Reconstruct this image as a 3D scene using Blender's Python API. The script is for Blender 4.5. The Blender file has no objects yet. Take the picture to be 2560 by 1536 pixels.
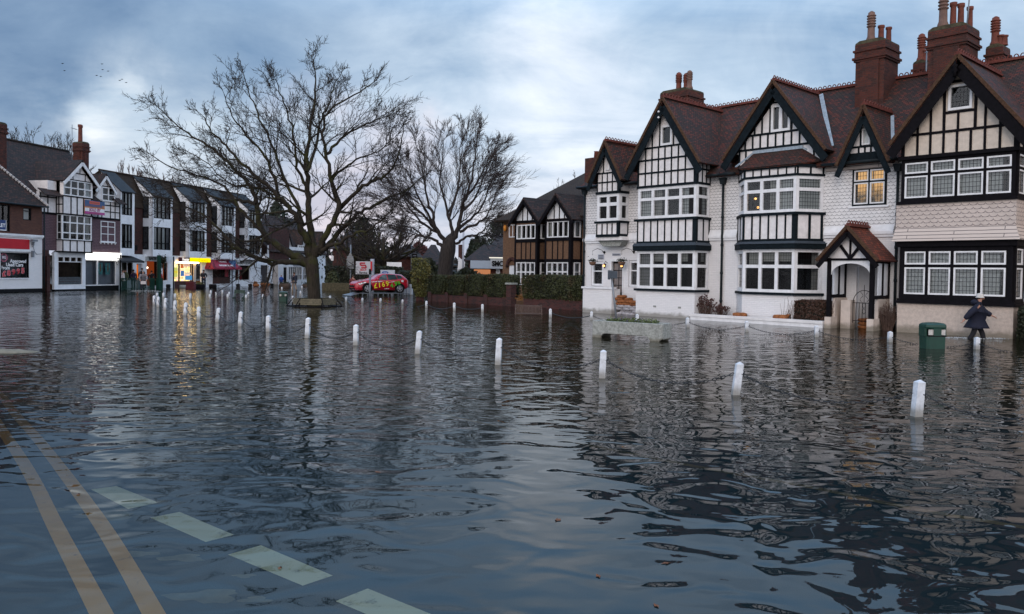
import bpy, bmesh, math, random
from mathutils import Vector, Matrix
from math import sin, cos, pi, radians, sqrt, atan2
random.seed(7)
C = bpy.context.scene.collection
SC = bpy.context.scene
# ------------------------------------------------------------ camera
F, PIT, ROLL, SY, CH = 2010.0, .0243, -.0142, 38.0, 1.9   # pixels of the 2560 wide photograph
cd = bpy.data.cameras.new('camera'); cam = bpy.data.objects.new('camera', cd); C.objects.link(cam)
cr, sr, cp, sp = cos(ROLL), sin(ROLL), cos(PIT), sin(PIT)
fw = Vector((0, cp, -sp)); U0 = Vector((0, sp, cp)); X0 = Vector((1, 0, 0))
Rc = X0*cr - U0*sr; Uc = X0*sr + U0*cr
M = Matrix.Identity(4)
for i in range(3):
    M[i][0] = Rc[i]; M[i][1] = Uc[i]; M[i][2] = -fw[i]
M[2][3] = CH
cam.matrix_world = M
cd.sensor_width = 36; cd.lens = 36*F/2560; cd.shift_y = -SY/2560; cd.clip_end = 3000; cd.clip_start = .1
SC.camera = cam
SC.view_settings.view_transform = 'Standard'; SC.view_settings.look = 'None'
SC.view_settings.exposure = 0.0; SC.view_settings.gamma = 1
SC.render.resolution_x = 1024; SC.render.resolution_y = 614

def nt_new(nt, t, **k):
    n = nt.nodes.new(t)
    for a, v in k.items():
        if a.startswith('i_'):
            n.inputs[a[2:].replace('_', ' ')].default_value = v
        else: setattr(n, a, v)
    return n
def mth(nt, op, a, b=None, c=None, clamp=False):
    n = nt.nodes.new('ShaderNodeMath'); n.operation = op; n.use_clamp = clamp
    for i, v in enumerate((a, b, c)):
        if v is None: continue
        if isinstance(v, (int, float)): n.inputs[i].default_value = v
        else: nt.links.new(v, n.inputs[i])
    return n.outputs[0]
def mixc(nt, f, a, b, bt='MIX'):
    n = nt.nodes.new('ShaderNodeMix'); n.data_type = 'RGBA'; n.blend_type = bt
    for s, v in ((n.inputs[0], f), (n.inputs[6], a), (n.inputs[7], b)):
        if isinstance(v, (int, float)): s.default_value = v
        elif isinstance(v, (tuple, list)): s.default_value = (*v[:3], 1)
        else: nt.links.new(v, s)
    return n.outputs[2]
def ramp(nt, f, stops):
    n = nt.nodes.new('ShaderNodeMapRange'); n.interpolation_type = 'SMOOTHSTEP'
    nt.links.new(f, n.inputs[0]); n.inputs[1].default_value = stops[0]; n.inputs[2].default_value = stops[1]
    return n.outputs[0]

# ------------------------------------------------------------ sky and sun
SUN_EL, SUN_AZ = radians(24), radians(200)          # low and behind the camera, veiled by cloud
w = bpy.data.worlds.new('World'); SC.world = w; w.use_nodes = True
nt = w.node_tree; nt.nodes.clear()
out = nt.nodes.new('ShaderNodeOutputWorld')
sky = nt.nodes.new('ShaderNodeTexSky'); sky.sky_type = 'NISHITA'; sky.sun_disc = False
sky.sun_elevation = SUN_EL; sky.sun_rotation = SUN_AZ; sky.air_density = 1.5; sky.dust_density = 2
bg1 = nt.nodes.new('ShaderNodeBackground'); bg1.inputs[1].default_value = .008
nt.links.new(sky.outputs[0], bg1.inputs[0])
tc = nt.nodes.new('ShaderNodeTexCoord'); dirv = tc.outputs['Generated']
sx = nt.nodes.new('ShaderNodeSeparateXYZ'); nt.links.new(dirv, sx.inputs[0])
zz = mth(nt, 'MAXIMUM', sx.outputs[2], 0.0)
den = mth(nt, 'ADD', zz, .16)
cx = nt.nodes.new('ShaderNodeCombineXYZ')
nt.links.new(mth(nt, 'DIVIDE', sx.outputs[0], den), cx.inputs[0])
nt.links.new(mth(nt, 'DIVIDE', sx.outputs[1], den), cx.inputs[1])
n1 = nt_new(nt, 'ShaderNodeTexNoise', i_Scale=.62, i_Detail=7.0, i_Roughness=.56, i_Distortion=.35)
mp = nt_new(nt, 'ShaderNodeMapping'); mp.inputs['Location'].default_value = (3.1, 1.7, 0); mp.inputs['Rotation'].default_value = (0, 0, .5); mp.inputs['Scale'].default_value = (1.0, .75, 1)
nt.links.new(cx.outputs[0], mp.inputs[0]); nt.links.new(mp.outputs[0], n1.inputs['Vector'])
n2 = nt_new(nt, 'ShaderNodeTexNoise', i_Scale=7.0, i_Detail=6.0, i_Roughness=.55)
nt.links.new(dirv, n2.inputs['Vector'])
wob = mth(nt, 'MULTIPLY', mth(nt, 'SUBTRACT', n2.outputs[0], .5), .20)
def lobe(px, py, a, b, wk=1.0):
    "soft patch of cloud round the direction of a photograph pixel"
    x = (px-1280)/F; u = -(py-768+SY)/F
    v = (fw + Rc*x + Uc*u).normalized()
    d = nt.nodes.new('ShaderNodeVectorMath'); d.operation = 'DOT_PRODUCT'
    nt.links.new(dirv, d.inputs[0]); d.inputs[1].default_value = v
    ang = mth(nt, 'ARCCOSINE', mth(nt, 'MINIMUM', d.outputs['Value'], .999999))
    return ramp(nt, mth(nt, 'ADD', ang, mth(nt, 'MULTIPLY', wob, wk*radians(a)*4.5)), (radians(a), radians(b)))
f = ramp(nt, n1.outputs[0], (.30, .68))
col = mixc(nt, f, (.29, .41, .58), (.60, .72, .86))
col = mixc(nt, mth(nt, 'MULTIPLY', lobe(60, 170, 15, 3, 1.5), .8), col, (.16, .26, .42))
col = mixc(nt, mth(nt, 'MULTIPLY', lobe(560, 200, 11, 2), .35), col, (.21, .33, .50))
col = mixc(nt, mth(nt, 'MULTIPLY', lobe(1500, 20, 16, 3), .45), col, (.50, .64, .80))
col = mixc(nt, mth(nt, 'MULTIPLY', lobe(1420, 340, 11, 3, 2), .85), col, (.72, .80, .92))
col = mixc(nt, mth(nt, 'MULTIPLY', lobe(2250, 60, 15, 3), .5), col, (.47, .62, .80))
col = mixc(nt, mth(nt, 'MULTIPLY', lobe(330, 300, 6.0, .5, 2.2), .6), col, (.72, .82, .92))
col = mixc(nt, mth(nt, 'MULTIPLY', lobe(232, 305, 2.3, .3, 1.8), 1.0), col, (1.1, 1.1, 1.1))
col = mixc(nt, mth(nt, 'MULTIPLY', lobe(312, 248, 2.0, .2, 2.2), .85), col, (.98, 1.0, 1.02))
col = mixc(nt, mth(nt, 'MULTIPLY', lobe(400, 420, 8, 2), .6), col, (.62, .72, .83))
hz = ramp(nt, zz, (.16, .015))
col = mixc(nt, mth(nt, 'MULTIPLY', hz, .62), col, (.66, .64, .74))
col = mixc(nt, mth(nt, 'MULTIPLY', lobe(900, 500, 9, 2, 2), .55), col, (.80, .68, .74))
# layered structure over everything: billows in plan and long strata
mp2 = nt_new(nt, 'ShaderNodeMapping'); mp2.inputs['Rotation'].default_value = (0, 0, -.35); mp2.inputs['Scale'].default_value = (1.0, 1.35, 1); nt.links.new(cx.outputs[0], mp2.inputs[0])
n5 = nt_new(nt, 'ShaderNodeTexNoise', i_Scale=1.5, i_Detail=9.0, i_Roughness=.58, i_Distortion=.5); nt.links.new(mp2.outputs[0], n5.inputs['Vector'])
mp3 = nt_new(nt, 'ShaderNodeMapping'); mp3.inputs['Scale'].default_value = (4.2, 4.2, 7.5); mp3.inputs['Rotation'].default_value = (0, .10, 0); nt.links.new(dirv, mp3.inputs[0])
n6 = nt_new(nt, 'ShaderNodeTexNoise', i_Scale=1.3, i_Detail=8.0, i_Roughness=.6, i_Distortion=.6); nt.links.new(mp3.outputs[0], n6.inputs['Vector'])
k_ = mth(nt, 'ADD', mth(nt, 'MULTIPLY', mth(nt, 'SUBTRACT', n5.outputs[0], .5), 1.5), mth(nt, 'MULTIPLY', mth(nt, 'SUBTRACT', n6.outputs[0], .5), 1.1))
kk = nt.nodes.new('ShaderNodeCombineXYZ'); nt.links.new(mth(nt, 'MULTIPLY_ADD', k_, .95, 1.0), kk.inputs[0]); nt.links.new(mth(nt, 'MULTIPLY_ADD', k_, .72, 1.0), kk.inputs[1]); nt.links.new(mth(nt, 'MULTIPLY_ADD', k_, .48, 1.0), kk.inputs[2])
vm = nt.nodes.new('ShaderNodeVectorMath'); vm.operation = 'MULTIPLY'; nt.links.new(col, vm.inputs[0]); nt.links.new(kk.outputs[0], vm.inputs[1]); col = vm.outputs[0]
up_ = ramp(nt, zz, (.27, .46)); col = mixc(nt, mth(nt, 'MULTIPLY', up_, .85), col, (.44, .80, 1.28))
# the clouds behind the camera are thinner and brighter
back = ramp(nt, sx.outputs[1], (.25, -.55))
col = mixc(nt, back, col, (1.12, 1.14, 1.25))
# above the view up_ adds a brighter blue, put in to tint the water
bg2 = nt.nodes.new('ShaderNodeBackground'); nt.links.new(col, bg2.inputs[0]); bg2.inputs[1].default_value = 1.06
ad = nt.nodes.new('ShaderNodeAddShader'); nt.links.new(bg1.outputs[0], ad.inputs[0]); nt.links.new(bg2.outputs[0], ad.inputs[1])
nt.links.new(ad.outputs[0], out.inputs[0])
sl = bpy.data.lights.new('sun', 'SUN'); sl.energy = .75; sl.angle = radians(25); sl.color = (1, .87, .77)
so = bpy.data.objects.new('sun', sl); C.objects.link(so)
sd = Vector((sin(SUN_AZ)*cos(SUN_EL), cos(SUN_AZ)*cos(SUN_EL), sin(SUN_EL)))
so.rotation_euler = (-sd).to_track_quat('-Z', 'Y').to_euler()

# ------------------------------------------------------------ placing helpers
def ray(px, py):
    a = (px-1280)/F; b = -(py-768+SY)/F
    v = fw + Rc*a + Uc*b
    return v/v.y
def G(px, py, z=0):
    r = ray(px, py); t = (z-CH)/r.z
    return Vector((r.x*t, r.y*t, z))
def W(px, py, Y):
    r = ray(px, py); return Vector((r.x*Y, Y, CH+r.z*Y))
class Frame:
    def __init__(s, P0, d):
        s.P0 = Vector((P0[0], P0[1])); s.d = Vector(d).normalized(); s.n = Vector((-s.d.y, s.d.x))
        s.ang = atan2(s.d.y, s.d.x)
    def s_(s, px, o=0, py=650):
        r = ray(px, py); P = s.P0 + s.n*o
        k = (s.n.dot(P))/(s.n.x*r.x+s.n.y*r.y)
        Q = Vector((r.x*k, r.y*k)) - P
        return Q.dot(s.d)
    def z_(s, px, py, o=0):
        r = ray(px, py); P = s.P0 + s.n*o
        k = (s.n.dot(P))/(s.n.x*r.x+s.n.y*r.y)
        return CH + r.z*k
    def w(s, x, y, z=0):
        p = s.P0 + s.d*x + s.n*y
        return Vector((p.x, p.y, z))
TF = Frame((5.69, 36.89), (.6733, -.7394))      # the half timbered terrace on the right
LF = Frame((-34.355, 58.696), (.22785, .9737))  # the row of shops on the left
WF = Frame((0, 0), (1, 0))

# ------------------------------------------------------------ objects
FRM = {}
def tag(o, label=None, cat=None, group=None, kind=None):
    if label: o['label'] = label
    if cat: o['category'] = cat
    if group: o['group'] = group
    if kind: o['kind'] = kind
    return o
def thing(name, label, cat, fr=WF, base=(0, 0, 0), group=None, rz=0):
    o = bpy.data.objects.new(name, None); C.objects.link(o)
    o.location = fr.w(*base); o.rotation_euler = (0, 0, fr.ang+rz)
    o.empty_display_size = .3
    tag(o, label, cat, group)
    FRM[o.name] = Vector(base)
    return o
def root(o):
    while o.parent: o = o.parent
    return o
class MB:
    def __init__(s): s.v = []; s.f = []; s.M = None; s.sm = []; s.mi = []; s.cm = 0
    def V(s, p):
        p = Vector(p)
        if s.M is not None: p = s.M @ p
        s.v.append(p); return len(s.v)-1
    def face(s, idx, sm=False): s.f.append(tuple(idx)); s.sm.append(sm); s.mi.append(s.cm)
    def poly(s, pts, sm=False): s.face([s.V(p) for p in pts], sm)
    def box(s, x0, x1, y0, y1, z0, z1):
        a = [s.V(p) for p in ((x0, y0, z0), (x1, y0, z0), (x1, y1, z0), (x0, y1, z0), (x0, y0, z1), (x1, y0, z1), (x1, y1, z1), (x0, y1, z1))]
        for q in ((0, 1, 5, 4), (1, 2, 6, 5), (2, 3, 7, 6), (3, 0, 4, 7), (4, 5, 6, 7), (3, 2, 1, 0)): s.face([a[i] for i in q])
    def prism(s, pts, y0, y1):
        "polygon given in (x, z), counter clockwise seen from the front, pushed from y0 back to y1"
        a = [s.V((x, y0, z)) for x, z in pts]; b = [s.V((x, y1, z)) for x, z in pts]
        s.face(a); s.face(b[::-1]); n = len(pts)
        for i in range(n): s.face((a[(i+1) % n], a[i], b[i], b[(i+1) % n]))
    def slab(s, pts, t):
        "planar polygon of 3d points thickened by t along its own normal (backwards)"
        P = [Vector(p) for p in pts]; n = Vector((0, 0, 0))
        for i in range(len(P)): n += P[i].cross(P[(i+1) % len(P)])
        n.normalize(); a = [s.V(p) for p in P]; b = [s.V(p-n*t) for p in P]
        s.face(a); s.face(b[::-1])
        for i in range(len(P)):
            j = (i+1) % len(P); s.face((a[j], a[i], b[i], b[j]))
    def beam(s, p0, p1, w, t, up=(0, 1, 0)):
        "rectangular bar from p0 to p1; w across in the plane normal to up, t along up"
        p0, p1, up = Vector(p0), Vector(p1), Vector(up)
        d = (p1-p0).normalized(); c = d.cross(up)
        if c.length < 1e-4: c = d.cross(Vector((1, 0, 0)))
        c.normalize(); u = c.cross(d).normalized()
        q = [a*c*w/2+b*u*t/2 for a, b in ((-1, -1), (1, -1), (1, 1), (-1, 1))]
        A = [s.V(p0+k) for k in q]; B = [s.V(p1+k) for k in q]
        for i in range(4):
            j = (i+1) % 4; s.face((A[i], A[j], B[j], B[i]))
        s.face(A[::-1]); s.face(B)
    def tube(s, pts, rs, n=8, cap=True, sm=True):
        pts = [Vector(p) for p in pts]
        if isinstance(rs, (int, float)): rs = [rs]*len(pts)
        prev = None; ref = None
        for i, p in enumerate(pts):
            d = (pts[min(i+1, len(pts)-1)]-pts[max(i-1, 0)])
            if d.length < 1e-7: d = Vector((0, 0, 1))
            d.normalize()
            if ref is None: ref = Vector((0, 0, 1)) if abs(d.z) < .9 else Vector((1, 0, 0))
            a = d.cross(ref)
            if a.length < 1e-4: a = d.cross(Vector((0, 1, 0)))
            a.normalize(); b = a.cross(d); ref = -b if False else ref
            ring = [s.V(p+(a*cos(2*pi*k/n)+b*sin(2*pi*k/n))*rs[i]) for k in range(n)]
            if prev:
                for k in range(n): s.face((prev[k], prev[(k+1) % n], ring[(k+1) % n], ring[k]), sm)
            elif cap: s.face(ring[::-1])
            prev = ring
        if cap: s.face(prev)
    def lathe(s, prof, c=(0, 0, 0), n=14, sm=True):
        c = Vector(c); prev = None
        for r, z in prof:
            ring = [s.V(c+Vector((cos(2*pi*k/n)*r, sin(2*pi*k/n)*r, z))) for k in range(n)]
            if prev:
                for k in range(n): s.face((prev[k], prev[(k+1) % n], ring[(k+1) % n], ring[k]), sm)
            else: s.face(ring[::-1])
            prev = ring
        s.face(prev)
    def ball(s, c, rx, ry=None, rz=None, n=10, m=7, jit=0, e=1.0):
        ry = ry or rx; rz = rz or rx; c = Vector(c); rows = []
        for j in range(1, m):
            t = pi*j/m; row = []
            for k in range(n):
                a = 2*pi*k/n; q = 1+random.uniform(-jit, jit)
                X, Y, Z = sin(t)*cos(a), sin(t)*sin(a), cos(t)
                if e != 1: X, Y, Z = [math.copysign(abs(v)**e, v) for v in (X, Y, Z)]
                row.append(s.V(c+Vector((X*rx*q, Y*ry*q, Z*rz*q))))
            rows.append(row)
        t = s.V(c+Vector((0, 0, rz))); b = s.V(c-Vector((0, 0, rz)))
        for k in range(n):
            s.face((t, rows[0][k], rows[0][(k+1) % n]), True); s.face((b, rows[-1][(k+1) % n], rows[-1][k]), True)
        for j in range(len(rows)-1):
            for k in range(n): s.face((rows[j][k], rows[j+1][k], rows[j+1][(k+1) % n], rows[j][(k+1) % n]), True)
    def wall(s, x0, x1, z0, z1, y, t, holes=()):
        "wall face at y, t thick towards +y, with rectangular holes (x0,x1,z0,z1)"
        xs = sorted({x0, x1, *[min(max(v, x0), x1) for h in holes for v in h[:2]]})
        zs = sorted({z0, z1, *[min(max(v, z0), z1) for h in holes for v in h[2:]]})
        for i in range(len(xs)-1):
            for j in range(len(zs)-1):
                cx_, cz_ = (xs[i]+xs[i+1])/2, (zs[j]+zs[j+1])/2
                if any(h[0] < cx_ < h[1] and h[2] < cz_ < h[3] for h in holes): continue
                a, b, c_, d = xs[i], xs[i+1], zs[j], zs[j+1]
                s.poly(((a, y, c_), (b, y, c_), (b, y, d), (a, y, d)))
                s.poly(((b, y+t, c_), (a, y+t, c_), (a, y+t, d), (b, y+t, d)))
        for h in holes:
            a, b, c_, d = max(h[0], x0), min(h[1], x1), max(h[2], z0), min(h[3], z1)
            s.poly(((a, y, c_), (a, y+t, c_), (a, y+t, d), (a, y, d))[::-1]); s.poly(((b, y, c_), (b, y+t, c_), (b, y+t, d), (b, y, d)))
            s.poly(((a, y, c_), (b, y, c_), (b, y+t, c_), (a, y+t, c_))[::-1]); s.poly(((a, y, d), (b, y, d), (b, y+t, d), (a, y+t, d)))
        s.poly(((x0, y, z0), (x0, y, z1), (x0, y+t, z1), (x0, y+t, z0))); s.poly(((x1, y, z0), (x1, y+t, z0), (x1, y+t, z1), (x1, y, z1)))
        s.poly(((x0, y, z1), (x1, y, z1), (x1, y+t, z1), (x0, y+t, z1)))
    def build(s, name, mats, parent=None, world=False, bev=0):
        me = bpy.data.meshes.new(name)
        off = Vector((0, 0, 0))
        if parent is not None and not world:
            r = root(parent)
            if r.name in FRM: off = FRM[r.name]
        me.from_pydata([tuple(p-off) for p in s.v], [], s.f)
        if not isinstance(mats, (list, tuple)): mats = [mats]
        for m in mats: me.materials.append(m)
        me.polygons.foreach_set('use_smooth', s.sm); me.polygons.foreach_set('material_index', s.mi)
        me.update()
        uv = me.uv_layers.new(name='UVMap'); vs = me.vertices; Z = Vector((0, 0, 1))
        data = [0.0]*(2*len(me.loops))
        for p in me.polygons:
            n = p.normal
            if abs(n.z) > .985: t = Vector((1, 0, 0)); b = Vector((0, 1, 0))
            else:
                t = Z.cross(n).normalized(); b = n.cross(t)
                if abs(t.x) < .02: pass
            for li in p.loop_indices:
                q = vs[me.loops[li].vertex_index].co + off
                data[2*li] = q.dot(t); data[2*li+1] = q.dot(b)
        uv.data.foreach_set('uv', data)
        o = bpy.data.objects.new(name, me); C.objects.link(o)
        if parent is not None: o.parent = parent
        if bev:
            m = o.modifiers.new('bevel', 'BEVEL'); m.width = bev; m.segments = 2; m.limit_method = 'ANGLE'
        return o
def text(parent, name, s, x, y, z, size, mat, align='CENTER', bold=.0, rotx=pi/2, rotz=0, ext=.004, squeeze=1.0, tilt=0, shear=0):
    cu = bpy.data.curves.new(name, 'FONT'); cu.body = s; cu.size = size; cu.align_x = align; cu.align_y = 'CENTER'; cu.extrude = ext; cu.offset = bold; cu.shear = shear
    cu.resolution_u = 3
    tmp = bpy.data.objects.new(name, cu); C.objects.link(tmp)
    dg = bpy.context.evaluated_depsgraph_get(); me = bpy.data.meshes.new_from_object(tmp.evaluated_get(dg))
    bpy.data.objects.remove(tmp); me.materials.clear(); me.materials.append(mat)
    o = bpy.data.objects.new(name, me); C.objects.link(o)
    off = FRM.get(root(parent).name, Vector((0, 0, 0))) if parent else Vector((0, 0, 0))
    mm = Matrix.Translation(Vector((x, y, z))-off) @ Matrix.Rotation(rotz, 4, 'Z') @ Matrix.Rotation(rotx, 4, 'X') @ Matrix.Rotation(tilt, 4, 'Z') @ Matrix.Diagonal((squeeze, 1, 1, 1))
    me.transform(mm); o.parent = parent
    return o

# ------------------------------------------------------------ materials
def newmat(name):
    m = bpy.data.materials.new(name); m.use_nodes = True; nt = m.node_tree
    b = nt.nodes['Principled BSDF']; return m, nt, b
def tideband(nt, c, tc, h, col=(.13, .115, .08), k=.7):
    "dried flood scum with a wavering upper edge just above the water"
    s = nt.nodes.new('ShaderNodeSeparateXYZ'); nt.links.new(tc.outputs['Object'], s.inputs[0]); n = nt_new(nt, 'ShaderNodeTexNoise', i_Scale=3.0, i_Detail=6.0); nt.links.new(tc.outputs['Object'], n.inputs['Vector'])
    f = ramp(nt, mth(nt, 'ADD', s.outputs[2], mth(nt, 'MULTIPLY', mth(nt, 'SUBTRACT', n.outputs[0], .5), h*1.6)), (h*1.25, h*.3))
    return mixc(nt, mth(nt, 'MULTIPLY', f, k), c, col)
def pm(name, col, rough=.7, var=.25, vs=3.0, bump=0, bs=40, metal=0, spec=.4, dirt=0, coat=0, tide=0):
    m, nt, b = newmat(name); b.inputs['Roughness'].default_value = rough; b.inputs['Metallic'].default_value = metal
    b.inputs['Specular IOR Level'].default_value = spec; b.inputs['Coat Weight'].default_value = coat
    tc = nt.nodes.new('ShaderNodeTexCoord')
    n = nt_new(nt, 'ShaderNodeTexNoise', i_Scale=vs, i_Detail=6.0, i_Roughness=.65); nt.links.new(tc.outputs['Object'], n.inputs['Vector'])
    f = ramp(nt, n.outputs[0], (.3, .7))
    c = mixc(nt, f, tuple(v*(1-var) for v in col), tuple(min(1, v*(1+var*.6)) for v in col))
    if dirt:
        n3 = nt_new(nt, 'ShaderNodeTexNoise', i_Scale=1.3, i_Detail=8.0, i_Roughness=.7)
        mp = nt_new(nt, 'ShaderNodeMapping'); mp.inputs['Scale'].default_value = (2.2, 2.2, .45); nt.links.new(tc.outputs['Object'], mp.inputs[0]); nt.links.new(mp.outputs[0], n3.inputs['Vector'])
        c = mixc(nt, mth(nt, 'MULTIPLY', ramp(nt, n3.outputs[0], (.52, .8)), dirt), c, tuple(v*.45 for v in col))
    if tide: c = tideband(nt, c, tc, tide)
    nt.links.new(c, b.inputs['Base Color'])
    if bump:
        n2 = nt_new(nt, 'ShaderNodeTexNoise', i_Scale=bs, i_Detail=4.0); nt.links.new(tc.outputs['Object'], n2.inputs['Vector'])
        bp = nt_new(nt, 'ShaderNodeBump', i_Strength=.8, i_Distance=bump); nt.links.new(n2.outputs[0], bp.inputs['Height']); nt.links.new(bp.outputs[0], b.inputs['Normal'])
    return m
def brick(name, c1, c2, mo, bw=.225, bh=.075, ms=.009, rough=.85, bump=.006, c3=None, squash=False, off=.5, band=0, moss=None, tide=0):
    m, nt, b = newmat(name); b.inputs['Roughness'].default_value = rough; b.inputs['Specular IOR Level'].default_value = .25
    tc = nt.nodes.new('ShaderNodeTexCoord'); uv = tc.outputs['UV']
    wn = nt_new(nt, 'ShaderNodeTexNoise', i_Scale=2.5, i_Detail=3.0); nt.links.new(uv, wn.inputs['Vector'])
    wv = nt.nodes.new('ShaderNodeVectorMath'); wv.operation = 'MULTIPLY_ADD'; nt.links.new(wn.outputs['Color'], wv.inputs[0]); wv.inputs[1].default_value = (.012, .022, 0); nt.links.new(uv, wv.inputs[2])
    bt = nt_new(nt, 'ShaderNodeTexBrick', i_Scale=1.0, i_Mortar_Size=ms, i_Brick_Width=bw, i_Row_Height=bh, i_Mortar_Smooth=.2, i_Bias=0.0)
    bt.offset = off; bt.inputs['Color1'].default_value = (0, 0, 0, 1); bt.inputs['Color2'].default_value = (1, 1, 1, 1); bt.inputs['Mortar'].default_value = (.5, .5, .5, 1)
    nt.links.new(wv.outputs[0], bt.inputs['Vector'])
    n = nt_new(nt, 'ShaderNodeTexNoise', i_Scale=.9, i_Detail=6.0, i_Roughness=.7); nt.links.new(tc.outputs['Object'], n.inputs['Vector'])
    k = mth(nt, 'ADD', mth(nt, 'MULTIPLY', bt.outputs['Color'], .55), mth(nt, 'MULTIPLY', ramp(nt, n.outputs[0], (.3, .7)), .45))
    c = mixc(nt, k, c1, c2)
    if c3:
        n4 = nt_new(nt, 'ShaderNodeTexNoise', i_Scale=3.0, i_Detail=3.0); nt.links.new(uv, n4.inputs['Vector'])
        k3 = mth(nt, 'MULTIPLY', ramp(nt, mth(nt, 'ADD', mth(nt, 'MULTIPLY', bt.outputs['Color'], .5), mth(nt, 'MULTIPLY', n4.outputs[0], .8)), (.62, .85)), .9)
        c = mixc(nt, k3, c, c3)
    if moss:
        n5 = nt_new(nt, 'ShaderNodeTexNoise', i_Scale=1.1, i_Detail=7.0, i_Roughness=.75); nt.links.new(tc.outputs['Object'], n5.inputs['Vector'])
        c = mixc(nt, mth(nt, 'MULTIPLY', ramp(nt, n5.outputs[0], (.52, .72)), .55), c, moss)
    c = mixc(nt, bt.outputs['Fac'], c, mo)
    if tide: c = tideband(nt, c, tc, tide)
    nt.links.new(c, b.inputs['Base Color'])
    h = mth(nt, 'SUBTRACT', 1.0, bt.outputs['Fac'])
    if band:   # lapped tiles: every course rises towards its lower edge
        s = nt.nodes.new('ShaderNodeSeparateXYZ'); nt.links.new(wv.outputs[0], s.inputs[0])
        h = mth(nt, 'ADD', mth(nt, 'MULTIPLY', h, .35), mth(nt, 'SUBTRACT', 1.0, mth(nt, 'FRACT', mth(nt, 'DIVIDE', s.outputs[1], bh))))
    h = mth(nt, 'ADD', h, mth(nt, 'MULTIPLY', bt.outputs['Color'], .35))
    bp = nt_new(nt, 'ShaderNodeBump', i_Strength=1.0, i_Distance=bump); nt.links.new(h, bp.inputs['Height']); nt.links.new(bp.outputs[0], b.inputs['Normal'])
    return m
def fishscale(name, col, line, w=.19, h=.125, both=False):
    m, nt, b = newmat(name); b.inputs['Roughness'].default_value = .55; b.inputs['Specular IOR Level'].default_value = .3
    tc = nt.nodes.new('ShaderNodeTexCoord'); s = nt.nodes.new('ShaderNodeSeparateXYZ'); nt.links.new(tc.outputs['UV'], s.inputs[0])
    v = mth(nt, 'DIVIDE', s.outputs[1], h); row = mth(nt, 'FLOOR', v)
    fv = mth(nt, 'FRACT', v)
    u = mth(nt, 'ADD', mth(nt, 'DIVIDE', s.outputs[0], w), mth(nt, 'MULTIPLY', row, .5))
    fu = mth(nt, 'SUBTRACT', mth(nt, 'FRACT', u), .5)
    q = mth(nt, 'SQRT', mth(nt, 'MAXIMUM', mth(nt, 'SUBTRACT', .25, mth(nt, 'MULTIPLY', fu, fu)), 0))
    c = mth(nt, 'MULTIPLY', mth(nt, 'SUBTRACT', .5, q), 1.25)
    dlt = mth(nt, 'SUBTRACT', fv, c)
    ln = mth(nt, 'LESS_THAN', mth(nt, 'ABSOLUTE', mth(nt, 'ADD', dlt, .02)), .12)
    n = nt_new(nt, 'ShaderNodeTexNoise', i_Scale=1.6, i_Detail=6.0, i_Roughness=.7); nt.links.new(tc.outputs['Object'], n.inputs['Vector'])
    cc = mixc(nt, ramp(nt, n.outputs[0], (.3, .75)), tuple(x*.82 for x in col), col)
    cc = mixc(nt, mth(nt, 'MULTIPLY', ln, .88), cc, line)  # groove shadow along each scallop edge, painted into the colour as a dark line
    nt.links.new(cc, b.inputs['Base Color'])
    hh = mth(nt, 'SUBTRACT', 1.0, mth(nt, 'FRACT', mth(nt, 'ADD', dlt, 1.0)))
    bp = nt_new(nt, 'ShaderNodeBump', i_Strength=1.0, i_Distance=.018); nt.links.new(hh, bp.inputs['Height']); nt.links.new(bp.outputs[0], b.inputs['Normal'])
    return m
def emis(name, col, st):
    m = bpy.data.materials.new(name); m.use_nodes = True; nt = m.node_tree; nt.nodes.clear()
    e = nt.nodes.new('ShaderNodeEmission'); e.inputs[0].default_value = (*col, 1); e.inputs[1].default_value = st
    o = nt.nodes.new('ShaderNodeOutputMaterial'); nt.links.new(e.outputs[0], o.inputs[0]); return m
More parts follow.
